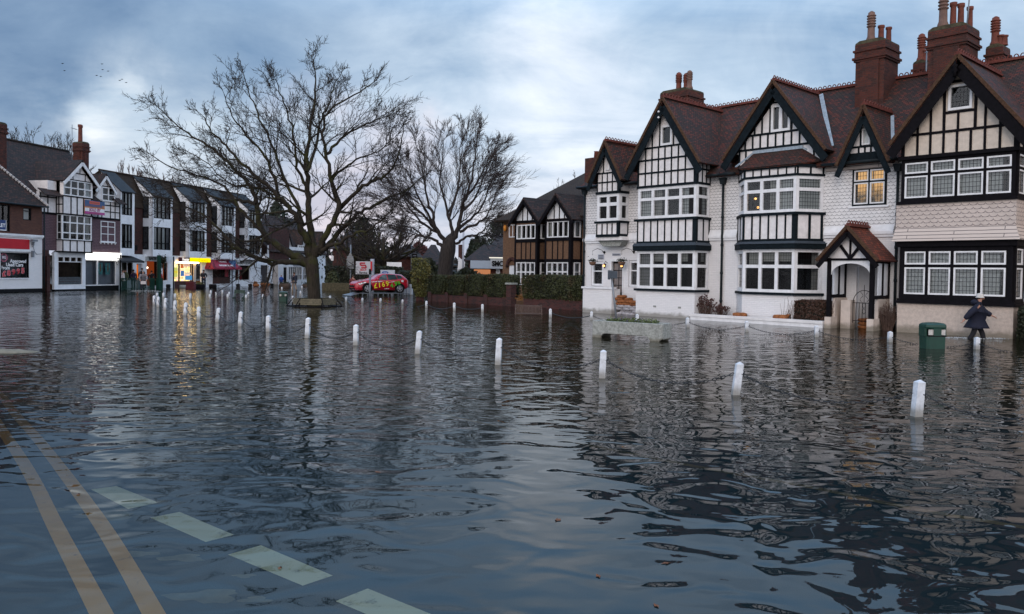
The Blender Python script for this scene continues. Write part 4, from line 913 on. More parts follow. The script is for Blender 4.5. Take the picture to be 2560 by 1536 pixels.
for i in range(30):
    q = p0.lerp(p1, i/30); q2 = p0.lerp(p1, (i+.75)/30); r.tube((q, q2+Vector((0, 0, .03))), [.11, .07], 6, sm=False)
r.build('hip_tiles', MT['whiteg'], RF)
g = MB(); g.tube(((-9, -.36, 6.17), (.25, -.36, 6.17)), .06, 8); g.tube(((.16, -.08, -.3), (.16, -.08, 6.1)), .05, 8); g.build('gutter', MT['pipe'], M1)
x0 = S_(-30, 2.5); x1 = S_(17, 2.5); chimney(M1, x0, x1, 2.5, 3.2, 8.4, Z_(0, 308, 2.5), [((x0+x1)/2, 2.9, .75, .16, 'p')])
cm = MB(); cm.box(-1.15, -.70, -.35, -.13, 3.62, 3.76); cm.tube(((-.86, -.2, 3.6), (-.86, -.1, 3.3), (-.84, -.02, 3.25)), .03, 6); cm.box(-.92, -.78, -.12, 0, 3.35, 3.58); cm.tube(((-.8, -.03, 3.3), (-.66, -.03, 2.9), (-.5, -.03, 2.72), (0, -.03, 2.76)), .018, 5); cm.box(-.98, -.86, -.2, 0, 2.5, 2.95)
CM = thing('security_camera', 'white security camera on bracket beside the red shop sign', 'camera', LF, (-.85, -.1, 3.3)); o = cm.build('camera_body', MT['metal'], CM)
b = MB(); b.box(-1.18, -.68, -.38, -.12, 3.765, 3.79); b.build('camera_hood', MT['white'], CM)

# ---- half timbered double shop
M2 = thing('half_timbered_shop', 'half timbered pair of shops with sold board, mauve hung tiles and white lit fascia', 'shop', LF, (4.4, .5, 0))
YW = .5; sR = S_(300, YW)
w_ = MB(); w_.box(.3, sR, YW, YW+.25, 3.05, 5.78); w_.build('hung_tiles', MT['fishp'], M2)
w_ = MB(); w_.box(.3, 1.25, YW+.02, YW+.25, 2.6, 3.05); w_.box(.95, 1.25, .42, 1.3, -.3, 2.6); w_.box(.3, .45, YW+.02, 3, -.3, 2.6); w_.build('brick_pier', MT['dred'], M2)
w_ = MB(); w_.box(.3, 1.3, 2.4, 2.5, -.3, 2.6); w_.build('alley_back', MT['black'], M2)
w_ = MB(); w_.box(.3, sR, YW, YW+.25, 5.78, 7.35); w_.box(1.95, 5.0, 0.0, YW, 3.0, 3.85); w_.box(1.95, 5.0, 0, YW, 5.86, 7.2)
w_.box(1.1, 1.95, .52, 2.2, 7.2, 8.25)
gable_wall(w_, 3.55, 1.5, 7.2, 8.3, 9.9, 0, .3, hole=(2.1, 4.95, 7.28, 8.42)); w_.build('panel', MT['panel'], M2)
gx = (S_(232, YW)+S_(285, YW))/2; x0, x1 = S_(253, YW), S_(285, YW)
w_ = MB(); gable_wall(w_, gx+.1, 1.0, 7.3, 7.5, 9.3, YW-.05, .25, hole=(x0, x1, 7.2, 8.35)); w_.build('dormer_panel', MT['panel'], M2)
t = MB(); t.box(1.88, 5.05, -.06, YW, 5.78, 5.88); t.box(1.88, 5.05, -.04, YW, 7.16, 7.24); t.box(1.88, 5.05, -.06, YW, 3.84, 3.90); t.box(1.9, 5.04, -.05, YW, 2.92, 3.03)
studs(t, [2.0, 2.8, 3.42, 4.08, 4.92], 5.88, 7.2, 0, .09); studs(t, [2.0, 2.72, 3.42, 4.18, 4.92], 3.03, 3.84, 0, .09)
rail(t, 2.1, 5.0, 8.48, 0, .07); tri_rail(t, 9.02, 0, 3.68, 1.7, 8.45, 10.05, .2, .07); studs(t, [3.0, 4.25], 8.5, 8.98, 0, .06); studs(t, [3.7], 9.0, 9.6, 0, .06)
rail(t, .3, sR, 5.80, YW, .16, .04); rail(t, .3, 1.95, 7.0, YW, .08); rail(t, 5.0, sR, 6.9, YW, .08); rail(t, 5, sR, 6.38, YW, .07)
studs(t, [.42, 1.1, 1.9, 5.3, 6.2], 5.88, 7.3, YW, .09); studs(t, [x0+.05, (x0+x1)/2+.3, x1+.1, sR-.06], 5.88, 7.2, YW, .08)
for yy in (.25,): t.box(1.925, 1.952, yy, yy+.08, 5.88, 7.2)
t.box(1.925, 1.952, 0, YW, 6.5, 6.58); t.build('timber_frame', MT['timber3'], M2)
window(M2, 1.97, 4.98, 3.88, 5.80, .03, 4, (4.42, 5.2), gm='gl', inn=['curtl', 'none', 'none', 'curtr'], fw=.09, mw=.09)
window(M2, .03, .46, 3.88, 5.80, -.02, 1, (4.42, 5.2), M=Matrix.Translation((1.97, YW, 0)) @ Matrix.Rotation(-pi/2, 4, 'Z'), gm='gl', inn='none', fw=.06)
window(M2, 2.06, 4.97, 7.26, 8.45, .0, 4, (7.85,), gm='gl', inn=['curtl', 'none', 'none', 'net'], fw=.08, mw=.09)
gable_roof(M2, 3.68, 1.78, 8.45, 10.1, -.28, 4.2, tile='tiled', barge='white', bw=.24, crest=False, verge=False, over=.12)
gable_roof(M2, gx, 1.08, 8.25, 9.45, YW-.28, 3.2, tile='tiled', barge='white', bw=.2, crest=False, verge=False, over=.1)
window(M2, x0, x1, 7.2, 8.35, YW-.08, 2, (7.75,), gm='gl', inn='none', fw=.07, mw=.07)
t = MB(); tri_rail(t, 8.42, YW-.05, gx, 1.08, 8.25, 9.45, .15, .07); t.beam((gx-.4, YW-.07, 8.5), (gx, YW-.07, 9.0), .06, .03); t.beam((gx+.4, YW-.07, 8.5), (gx, YW-.07, 9.0), .06, .03); t.build('dormer_timber', MT['timber3'], M2)
x0, x1 = S_(251, YW), S_(287, YW); window(M2, x0, x1, 3.9, 5.6, YW-.02, 2, (4.55, 5.15), gm='gl', inn='none', fw=.07, mw=.06)
b = MB(); b.box(x0-.1, x1+.1, YW-.1, YW, 3.83, 3.9)
for i in range(5): b.box(x0+i*(x1-x0)/4-.03, x0+i*(x1-x0)/4+.03, YW-.07, YW, 3.72, 3.83)
b.build('window_sill', MT['white'], M2)
r = MB(); r.slab(((.2, .55, 6.6), (sR+.05, .55, 6.6), (sR+.05, 5.6, 11.6), (-4.5, 5.6, 11.6)), .1); r.slab(((-4.5, 5.6, 11.6), (sR+.05, 5.6, 11.6), (sR+.05, 10, 7), (-4.5, 10, 7)), .1); r.slab(((-4.5, 10, 7), (.2, .55, 6.6), (-4.5, 5.6, 11.6)), .1) if False else None
RF = r.build('roof', MT['tiled'], M2); r = MB(); r.tube(((-4.5, 5.6, 11.63), (sR, 5.6, 11.63)), .1, 6); r.build('ridge', MT['tilem'], RF)
for x0, x1, y in ((.25, 1.9, .18), (5.0, gx-1.0, .2), (gx+1.0, sR+.1, .2)):
    r = MB(); r.slab(((x0, y-.35, 7.1), (x1, y-.35, 7.1), (x1, y+.4, 7.62), (x0, y+.4, 7.62)), .06); r.build('eaves_skirt', MT['tiled'], M2)
xa, xb = S_(184, 4.1), S_(222, 3.2); xa = min(xa, xb-.75); CHz = Z_(200, 355, 3.2)
chimney(M2, xa, xb, 3.2, 4.1, 8.6, CHz, [(xa+.22+(xb-xa-.44)*i/2, 3.62+.1*i, 1.45, .15, 'p') for i in range(3)])
aerial(M2, LF, S_(180, 3.6), 3.6, 9.5, Z_(180, 312, 3.6), 0, .8, side=(1, .2), nel=6)
# shopfronts
a, c = S_(136, .35), S_(214, .35)
w_ = MB(); w_.wall(a, c, .12, 2.92, .35, .2, [(a+.32, c-.32, .42, 2.62)]); w_.build('shopfront', MT['whitewall'], M2)
w_ = MB(); w_.box(a, c+.1, .33, .6, -.35, .12); w_.build('plinth', MT['black'], M2)
window(M2, a+.30, c-.30, .40, 2.64, .36, 1, (2.22,), gm='glshop', inn='none', fw=.08, name='shop_window', innp='roomw')
b = MB()
for i in range(1, 4): b.box(a+.3+(c-a-.6)*i/4-.05, a+.3+(c-a-.6)*i/4+.05, .33, .42, 2.24, 2.58)
b.build('transom_bars', MT['white'], M2)
b = MB(); b.poly(((a+.42, .43, .5), (c-.42, .43, .5), (c-.42, .43, 1.05), (a+.42, .43, 1.05))); b.build('frosted_band', pm('frosted_vinyl', (.30, .33, .38), .6, .2, 9), M2)
b = MB(); 
for z in (.68, .88):
    x = a+.5
    while x < c-.6: l = random.uniform(.06, .2); b.box(x, x+l, .42, .425, z, z+.03); x += l+.05
b.build('window_lettering', pm('brown_lettering', (.20, .11, .11), .6, .1), M2)
a, c = S_(214, .5), S_(299, .5)
b = MB(); b.box(a, c, .34, .55, 2.46, 3.03); FS = b.build('lit_fascia', MT['signw'], M2)
w_ = MB(); w_.wall(a+.02, c, -.35, 2.45, .6, .2, [(a+.05, c-.35, .40, 2.38)]); w_.build('shopfront', MT['whitewall'], M2)
w_ = MB(); w_.box(a, c, .57, .62, -.35, .34); w_.build('plinth', MT['black'], M2)
m_ = a+(c-a)*.36
window(M2, m_, c-.33, .36, 2.42, .58, 1, gm='glshop', inn='none', fw=.06, name='shop_window', innp='bluegrey')
window(M2, a+.03, m_-.02, .40, 2.40, .59, 1, gm='glshop', inn='none', fw=.03, name='shop_window', innp='bluegrey')
pc = pm('teal_poster', (.18, .50, .52), .5, .5, 5)
for k in range(2):
    x = m_+.12+k*.85; b = MB(); b.box(x, x+.55, .66, .67, 1.25, 2.18); P_ = b.build('poster', pc, M2)
    b = MB(); b.ball((x+.3, .655, 1.75), .09, .005, .3, 8, 5); b.ball((x+.3, .655, 2.06), .07, .005, .07, 8, 5); b.build('poster_figure', pm('poster_skin', (.45, .28, .2), .6, .5, 12), P_)
# board and lamp
a, c = S_(211, -.1), S_(261, -.1)
SB = thing('sold_board', 'orange blue and pink estate agent sold board hanging on the half timbered shop', 'sign', LF, ((a+c)/2, -.1, 6.5))
z0, z1 = 6.0, 7.08
b = MB(); b.box(a, c, -.12, -.08, z0, z1); b.build('board', pm('board_orange', (.50, .19, .08), .5, .15), SB)
b = MB(); b.box(a+.02, c-.02, -.126, -.121, z0+.20, z0+.47); b.build('white_band', MT['white'], SB)
b = MB(); b.box(a+.001, c-.001, -.126, -.121, z0, z0+.19); b.build('pink_band', pm('board_pink', (.42, .06, .25), .5, .1), SB)
b = MB(); b.box(a+.001, c-.001, -.126, -.121, z1-.33, z1); b.box(a+.001, c-.3, -.1263, -.1262, z1-.5, z1-.331); b.build('blue_band', pm('board_blue', (.05, .10, .22), .5, .1), SB)
b = MB(); b.box(a+.5, c-.55, -.132, -.1275, z1-.30, z1-.06); b.build('red_panel', pm('board_red', (.55, .10, .07), .5, .1), SB)
text(SB, 'lettering', 'SOLD BY', (a+c)/2, -.129, z0+.335, .30, pm('purple_lettering', (.28, .03, .12), .5, .02), bold=.014)
b = MB(); b.box(a+.6, c-.65, -.136, -.133, z1-.21, z1-.16)
for z in (.57, .66): b.box(a+.12, c-.12, -.129, -.127, z0+z, z0+z+.03)
b.box(a+.5, c-.5, -.129, -.127, z0+.06, z0+.11); b.build('small_lettering', pm('board_small', (.25, .08, .06), .5, .1), SB)
b = MB(); xx = (a+c)/2
b.beam((xx, -.08, 6.5), (xx, .05, 6.5), .05, .05); b.build('bracket', MT['metal'], SB)
b = MB(); x = S_(292, .4); b.tube([(x+.13*cos(pi*2*i/14), .3, 2.2+.16*sin(pi*2*i/14)) for i in range(12)], .02, 6); b.tube(((x, .55, 2.35), (x, .3, 2.2)), .02, 6); b.build('wall_hook_lamp', MT['black'], M2)

# ---- modern block with white bays over the shops
M3 = thing('shop_block', 'long modern block with white boarded bays, brick recesses and steep slate roofs above lit shops', 'building', LF, (20, 1, 0))
YF, YB = .45, 1.45
cols = [(303.5, 336), (381.5, 431), (473, 516), (551, 588), (619.5, 653)]
sEnd = S_(652, YF)
w_ = MB(); holes = []; prev = S_(336, YF)
w_.box(sR, sEnd, YB, YB+.25, 2.9, 7.15); w_.build('brick_recess', MT['dred'], M3)
b = MB(); b.box(sR, sEnd, 1.05, 1.3, 2.42, 3.0); b.build('shop_lintel', MT['whitewall'], M3)
for i, (l, r_) in enumerate(cols):
    x0, x1 = S_(l, YF), S_(r_, YF)
    if i == 0: x0 = sR
    wx0, wx1 = x0+.13, x1-.28
    b = MB(); b.wall(x0, x1, 2.86, 8.25, YF, .12, [(wx0, wx1, 3.47, 5.5), (wx0, wx1, 6.26, 8.16)])
    for xx, sg in ((x0, 1), (x1, -1)):
        b.poly([(xx, YF, 2.86), (xx, YB, 2.86), (xx, YB, 8.25), (xx, YF, 8.25)][::(-1 if sg > 0 else 1)])
        b.poly([(xx, YF, 8.25), (xx, YB, 8.25), (xx, 2.5, 10.0)][::(-1 if sg > 0 else 1)]); 
    b.poly(((x0, YF, 2.86), (x0, YB, 2.86), (x1, YB, 2.86), (x1, YF, 2.86)))
    BY = b.build('bay', MT['whitewall'], M3)
    for z0, z1, zt in ((3.47, 5.5, 4.05), (6.26, 8.16, 6.85)):
        W_ = window(M3, wx0, wx1, z0, z1, YF+.04, 4 if i else 3, (zt,), fm='black', gm='gl', inn=[['curtl', 'net', 'net', 'curtr'], ['net', 'curtr', 'net', 'none'], ['net', 'none', 'net', 'net']][(i+int(z0)) % 3][:4 if i else 3], fw=.07, mw=.07, back=.12, innp='bluegrey')  # blue grey room colour stands in for the sky reflected in the panes
        if i:   # dark side window in the return
            b = MB(); b.box(x0-.05, x0-.005, YF+.40, YB-.02, z0, z1); SW_ = b.build('side_window', MT['black'], M3)
            b = MB(); b.poly(((x0-.055, YB-.10, z0+.08), (x0-.055, YF+.48, z0+.08), (x0-.055, YF+.48, zt-.04), (x0-.055, YB-.10, zt-.04))); b.poly(((x0-.055, YB-.10, zt+.04), (x0-.055, YF+.48, zt+.04), (x0-.055, YF+.48, z1-.08), (x0-.055, YB-.10, z1-.08))); b.build('pane', pm('side_glass', (.03, .035, .04), .08, .3, 3, spec=1.0) if i == 1 and z0 < 4 else bpy.data.materials['side_glass'], SW_)
    r = MB(); r.slab(((x0-.06, YF-.12, 8.22), (x1+.06, YF-.12, 8.22), (x1+.06, 2.5, 10.04), (x0-.06, 2.5, 10.04)), .08); r.build('bay_roof', MT['slate'], M3)
    if i < 4:   # recess: small windows and dark panel
        nx = S_(cols[i+1][0], YB); xa = S_(r_, YF)
        b = MB(); b.box(xa+.35, xa+.65, YB-.03, YB, 4.0, 5.3); b.box(xa+.4, xa+1.5, YB-.12, YB, 3.35, 3.8); b.build('vent_box', MT['black'], M3)
        b = MB(); b.beam((xa+1.0, 1.62, 7.6), (xa+1.0, 1.86, 8.3), .5, .08, (0, -1, .35)); b.build('skylight', MT['leadl'], M3)
r = MB(); r.slab(((sR-.1, YB-.12, 7.1), (sEnd+.3, YB-.12, 7.1), (sEnd+.3, 2.5, 9.95), (sR-.1, 2.5, 9.95)), .1); r.slab(((sEnd+.3, 2.5, 9.95), (sEnd+.3, 9, 6), (sR-.1, 9, 6), (sR-.1, 2.5, 9.95)), .1)
RF = r.build('roof', MT['tilem'], M3); r = MB(); r.tube(((sR-.1, 2.5, 10.02), (sEnd+.3, 2.5, 10.02)), .09, 6); r.build('ridge', MT['tilem'], RF)
b = MB(); b.prism([(0, 0), (1, 0), (1, 1)], 0, 0.001) if False else None
w_ = MB(); w_.prism([(sEnd, 2.9), (sEnd+.02, 2.9), (sEnd+.02, 7.0), (sEnd, 7.0)], YB, 8); w_.build('end_wall', MT['dred'], M3)
w_ = MB(); w_.poly(((sEnd+.05, 1.3, 7.0), (sEnd+.05, 8.5, 6.6), (sEnd+.05, 2.5, 9.9))); w_.build('end_gable', MT['dred'], M3)
p = MB()
for px in (301, 434): x = S_(px, .2); p.tube(((x, .2, -.2), (x, .2, 2.9)), .06, 6)
p.build('drainpipe', MT['black'], M3)
# shop fronts at ground level, plane y = 1.1
Y = 1.1
def sp(px): return S_(px, Y)
w_ = MB(); H_ = [(sp(304), sp(333), .75, 2.3), (sp(341.5), sp(356), -.35, 2.2), (sp(366), sp(396), .2, 2.5), (sp(406), sp(420), .66, 2.38), (sp(436), sp(505), -.35, 2.45), (sp(531), sp(575), .3, 2.4), (sp(587), sp(625), .6, 2.3), (sp(652), sp(672), -.35, 2.3)]
w_.wall(sR, sp(690), -.35, 2.42, Y, .2, H_); w_.build('shopfront_wall', MT['whitewall'], M3)
w_ = MB(); w_.box(sEnd+.02, sp(692), YB, YB+.2, 2.42, 2.9); w_.build('end_band', MT['whitewall'], M3)
window(M3, *H_[0][:2], .75, 2.3, Y+.02, 2, gm='glshop', inn='none', fw=.04, name='shop_window', innp='roomw', back=.6)
b = MB(); x0, x1 = H_[1][:2]; b.box(x0, x0+(x1-x0)*.5, Y+.15, Y+.2, .8, 2.1); b.build('orange_curtain', emis('lit_orange', (1.0, .22, .01), .75), M3)
b = MB(); b.box(x0+(x1-x0)*.5, x1, Y+.12, Y+.2, -.3, 2.2); b.build('door', MT['bluegrey'], M3)
bk = emis('bakery_glow', (.50, .085, .018), .50)
for hh in (H_[2], H_[3]):
    b = MB(); b.box(hh[0], hh[1], Y+.45, Y+.5, hh[2], hh[3]); b.build('lit_back_wall', bk, M3)
    window(M3, *hh, Y+.02, 1, gm='glshop', inn='none', fw=.05, name='shop_window', back=.6)
b = MB(); b.ball((sp(375.5), Y+.3, 1.85), .09); b.build('hanging_lamp', emis('bulb', (1, .75, .55), 5), M3)
b = MB(); b.box(sp(362), sp(398), Y-.12, Y, 2.44, 2.84); SG = b.build('bakery_sign', pm('grey_sign', (.42, .45, .46), .5, .1), M3); text(SG, 'lettering', 'BAKERY', sp(381), Y-.13, 2.64, .34, MT['black'], bold=.01)
b = MB(); x0, x1 = S_(303, -.3), S_(361, -.3); b.poly(((x0, -.3, 2.40), (x1, -.3, 2.40), (x1, Y-.02, 2.86), (x0, Y-.02, 2.86))); b.poly(((x0, -.3, 2.25), (x1, -.3, 2.25), (x1, -.3, 2.40), (x0, -.3, 2.40))); b.poly(((x1, -.3, 2.25), (x1, Y-.02, 2.3), (x1, Y-.02, 2.86), (x1, -.3, 2.4))); b.build('awning', pm('dark_awning', (.02, .022, .026), .8, .2), M3)
# food shop with lit fittings
hh = H_[4]; x0, x1 = hh[:2]
m, nt, b_ = newmat('shelves_of_goods'); nt.nodes.remove(b_)
tc = nt.nodes.new('ShaderNodeTexCoord'); bt = nt_new(nt, 'ShaderNodeTexBrick', i_Scale=1.0, i_Mortar_Size=.02, i_Brick_Width=.20, i_Row_Height=.26); bt.inputs['Color1'].default_value = (0, 0, 0, 1); bt.inputs['Color2'].default_value = (1, 1, 1, 1)
nt.links.new(tc.outputs['UV'], bt.inputs[0]); vn = nt_new(nt, 'ShaderNodeTexVoronoi', i_Scale=4.5); nt.links.new(tc.outputs['UV'], vn.inputs['Vector'])
hs = nt_new(nt, 'ShaderNodeHueSaturation', i_Saturation=1.1); nt.links.new(vn.outputs['Color'], hs.inputs['Color'])
cc = mixc(nt, .62, hs.outputs[0], (1.0, .60, .22)); cc = mixc(nt, bt.outputs['Fac'], cc, (1.0, .72, .38)); cc = mixc(nt, mth(nt, 'MULTIPLY', bt.outputs['Color'], .5), cc, (.30, .10, .03))
e = nt.nodes.new('ShaderNodeEmission'); nt.links.new(cc, e.inputs[0]); e.inputs[1].default_value = 2.5; nt.links.new(e.outputs[0], nt.nodes['Material Output'].inputs[0])
b = MB(); b.box(x0, sp(484), Y+.40, Y+.45, .55, 2.45); b.box(sp(490), sp(499), Y+.5, Y+.55, .3, 2.3); b.build('lit_shelves', m, M3)
b = MB(); b.box(x0, sp(484), Y, Y+.15, -.35, .62); b.build('stall_riser', MT['dred'], M3)
b = MB(); b.box(sp(484.5), sp(490), Y-.02, Y+.3, -.35, 2.4); b.build('door_pier', MT['offwhite'], M3)
b = MB(); b.box(sp(446), sp(449), Y-.03, Y+.03, .62, 2.35); b.box(sp(480), sp(482), Y-.03, Y+.03, .62, 2.35); b.build('window_bar', MT['black'], M3)
b = MB(); b.poly(((x0, Y+.02, .62), (sp(484), Y+.02, .62), (sp(484), Y+.02, 2.4), (x0, Y+.02, 2.4))); b.build('pane', MT['glshop'], M3)
for px, z, w2, h2, c_ in ((439.5, 1.0, .5, .9, (.75, .78, .2)), (439.5, 1.35, .55, .22, (.9, .7, .02)), (456, 1.1, .5, .5, (.08, .22, .55)), (472, .72, 1.1, .42, (.08, .35, .75)), (467, 2.0, .9, .3, (.9, .55, .4)), (470, 1.25, .9, .16, (.9, .75, .55)), (455, 1.85, .4, .4, (.8, .15, .05)), (455, 2.1, .3, .2, (.1, .45, .1))):
    b = MB(); xx = sp(px); b.box(xx-w2/2, xx+w2/2, Y-.012, Y+.0, z, z+h2); b.build('window_poster', emis('poster_'+str(px)+str(z), c_, .75), M3)
b = MB(); a, c = sp(441), sp(518); mid_ = sp(466)
b.box(mid_+.001, c, .72, .9, 2.46, 2.86); b.build('lit_fascia', MT['signy'], M3)
b = MB(); b.box(a, mid_, .72, .9, 2.46, 2.86); SG = b.build('fascia_sign', pm('maroon_sign', (.09, .012, .015), .4, .1), M3)
text(SG, 'lettering', 'Premier', (a+mid_)/2+.1, .70, 2.66, .44, emis('lit_lettering', (1, .95, .9), 1.0), bold=.016, squeeze=.72)
text(M3, 'lettering', 'open all hours', (mid_+c)/2+.7, .715, 2.60, .16, pm('amber_lettering', (.55, .25, .0), .5, .1), squeeze=1.2)
b = MB(); b.tube(((x0+.1, .98, 2.38), (sp(494), .98, 2.38)), .055, 8); b.build('strip_light', emis('strip', (1.0, .68, .30), 16.0), M3)
# dry cleaner awning
a, c = sp(512), sp(588)
b = MB(); b.poly(((a, .1, 1.95), (c-.3, .1, 1.95), (c-.8, Y-.01, 2.78), (a+.5, Y-.01, 2.78))); b.poly(((a, .1, 1.78), (c-.3, .1, 1.78), (c-.3, .1, 1.95), (a, .1, 1.95))); b.poly(((a, .1, 1.95), (a+.5, Y-.01, 2.78), (a, Y-.01, 1.95))); b.poly(((a, .1, 1.78), (a, .1, 1.95), (a, Y-.01, 1.95), (a, Y-.01, 1.78))); b.poly(((c-.3, .1, 1.95), (c-.3, Y-.01, 1.95), (c-.8, Y-.01, 2.78)))
AW = b.build('awning', pm('crimson_awning', (.28, .02, .05), .7, .15), M3)
def awt(s_, z, size):
    t_ = (z-1.95)/.83; text(AW, 'awning_lettering', s_, (a+c)/2-.1, .1+(Y-.11)*t_-.03, z, size, tw, bold=.012, rotx=radians(48))
awt('TAILORING', 2.55, .26); awt('CASTLE DRY CLEANERS', 2.17, .24)
hh = H_[5]; b = MB(); b.box(hh[0], hh[1], Y-.02, Y+.1, .3, .95); b.build('stall_riser', MT['dred'], M3)
window(M3, hh[0], hh[1], .95, 2.4, Y, 2, fm='black', gm='glshop', inn='none', fw=.06, name='shop_window', cols=[hh[0]+.03, hh[0]+(hh[1]-hh[0])*.68, hh[1]-.03])
b = MB(); b.box(hh[0]+(hh[1]-hh[0])*.72, hh[1]-.25, Y+.03, Y+.045, .95, 2.1); b.build('price_poster', pm('red_poster', (.40, .04, .06), .5, .2, 8), M3)
b = MB(); xx = sp(519); 
for i in range(3): b.box(xx+i*.35-.03, xx+i*.35+.03, Y-.1, Y-.04, .2, 1.75)
for z in (.3, .8, 1.25, 1.7): b.box(xx-.03, xx+.73, Y-.1, Y-.04, z-.03, z+.03)
b.build('door_grille', MT['white'], M3)
hh = H_[6]; window(M3, *hh, Y+.0, 2, gm='glshop', inn='none', fw=.07, mw=.07, name='shop_window', cols=[hh[0]+.03, hh[0]+(hh[1]-hh[0])*.27, hh[1]-.03], innp='roomw', back=.8)
b = MB(); xx = sp(609); b.lathe([(.42, -.4), (.36, .0), (.22, .35), (.14, .62), (.20, .85), (.17, 1.0), (.07, 1.08), (.06, 1.15)], (xx, Y+.6, 1.0), 14); DR = b.build('red_dress', pm('red_fabric', (.38, .01, .02), .7, .2), M3)
b = MB(); b.ball((xx, Y+.6, 2.22), .1, .1, .12); b.build('mannequin_head', MT['whitewall'], DR)
b = MB(); b.box(sp(585), sp(628), Y-.1, Y, 2.44, 2.78); SG = b.build('fascia_sign', pm('grey_fascia', (.36, .38, .40), .5, .15), M3); text(SG, 'lettering', 'BRIDE', sp(603), Y-.11, 2.6, .30, MT['black'], bold=.008)
hh = H_[7]; b = MB(); b.box(hh[0], hh[1], Y+.3, Y+.35, -.3, 2.3); D_ = b.build('door', pm('dark_door', (.05, .045, .05), .4, .3), M3); b = MB(); b.box(hh[0]+.55, hh[0]+.75, Y+.28, Y+.299, .5, 1.2); b.build('door_notice', MT['bluegrey'], D_)
b = MB(); x0, x1 = sp(682), sp(695)
for i in range(5): b.box(x0+(x1-x0)*i/5, x0+(x1-x0)*(i+.9)/5, Y-.05, Y-.01, -.3, 2.42)
b.build('board_fence_panel', MT['offwhite'], M3)
b = MB(); x = S_(667, YB-.2); b.box(x, x+.4, YB-.25, YB, 3.2, 3.6); b.build('alarm_box', MT['white'], M3)
# ---- white house with steep gablets past the block
M4 = thing('white_cottage_shop', 'white shop with steep dark roof and white gablets behind the bare tree trunk', 'shop', LF, (37, 1, 0))
y4 = 1.6; x0, x1 = S_(672, y4), S_(778, y4)
w_ = MB(); w_.wall(x0, x1+4, -.35, 4.6, y4, .2, [(S_(709, y4), S_(718, y4), -.35, 2.1), (S_(722, y4), S_(755, y4), .6, 2.2), (S_(758, y4), S_(776, y4), .6, 2.2)]); w_.build('wall', MT['whitewall'], M4)
w_ = MB(); w_.wall(x0, S_(722, y4), 2.7, 6.6, y4-.06, .05); w_.build('brick_gable', MT['dred'], M4)
window(M4, S_(722, y4), S_(755, y4), .6, 2.2, y4, 7, (1.25,), gm='gl', inn='net', fw=.06, mw=.05)
window(M4, S_(758, y4), S_(776, y4), .6, 2.2, y4, 4, (1.25,), gm='gl', inn='net', fw=.06, mw=.05)
b = MB(); b.box(S_(709, y4), S_(718, y4), y4+.1, y4+.2, -.3, 2.1); b.build('door', MT['black'], M4)
b = MB(); b.box(S_(733, y4), S_(763, y4), y4-.08, y4, 2.32, 2.72); SG = b.build('fascia_sign', MT['bluegrey'], M4); text(SG, 'lettering', 'MONEY', S_(747, y4), y4-.09, 2.52, .42, MT['black'], bold=.01)
r = MB(); yr = 6.0; zr = 8.6
r.slab(((x0, y4-.3, 3.9), (x1+4, y4-.3, 3.9), (x1+4, yr, zr), (x0, yr, zr)), .12); r.slab(((x1+4, yr, zr), (x1+4, 11, 3.5), (x0, 11, 3.5), (x0, yr, zr)), .12); r.build('roof', MT['tiled'], M4)
for pxc in (712, 757, 800):
    xc = S_(pxc, y4+.6); b = MB(); b.prism([(xc-1.6, 3.8), (xc+1.6, 3.8), (xc, 6.8)], y4+.3, y4+1.0); b.build('gablet', MT['whiteg'], M4)
    gable_roof(M4, xc, 1.7, 3.9, 6.95, y4+.2, 5.0, tile='tiled', barge='timber3', bw=.1, crest=False, verge=False)
x0 = S_(741, y4+.25); window(M4, x0, x0+2.2, 3.2, 4.9, y4+.0, 4, gm='gl', inn='net', fw=.07, mw=.05)
# ------------------------------------------------------------ leaves, hedges
def leafmat(name, c1, c2, c3=None):
    m, nt, b = newmat(name); b.inputs['Roughness'].default_value = .6; b.inputs['Specular IOR Level'].default_value = .3
    gi = nt.nodes.new('ShaderNodeNewGeometry'); tc = nt.nodes.new('ShaderNodeTexCoord'); n = nt_new(nt, 'ShaderNodeTexNoise', i_Scale=1.2, i_Detail=5.0); nt.links.new(tc.outputs['Object'], n.inputs['Vector'])
    c = mixc(nt, mth(nt, 'ADD', mth(nt, 'MULTIPLY', gi.outputs['Random Per Island'], .6), mth(nt, 'MULTIPLY', n.outputs[0], .5)), c1, c2)
    if c3: c = mixc(nt, mth(nt, 'MULTIPLY', ramp(nt, n.outputs[0], (.5, .65)), .6), c, c3)
    nt.links.new(c, b.inputs['Base Color']); return m
def leaf(mb, p, s, up=None):
    a = Vector((random.gauss(0, 1), random.gauss(0, 1), random.gauss(0, 1))).normalized()
    if up is not None: a = (a*.8+up).normalized()
    t = a.cross(Vector((random.random()-.5, random.random()-.5, random.random()-.5))).normalized()*s; b = a.cross(t)*.6
    mb.poly((p-t, p-b, p+t, p+b))
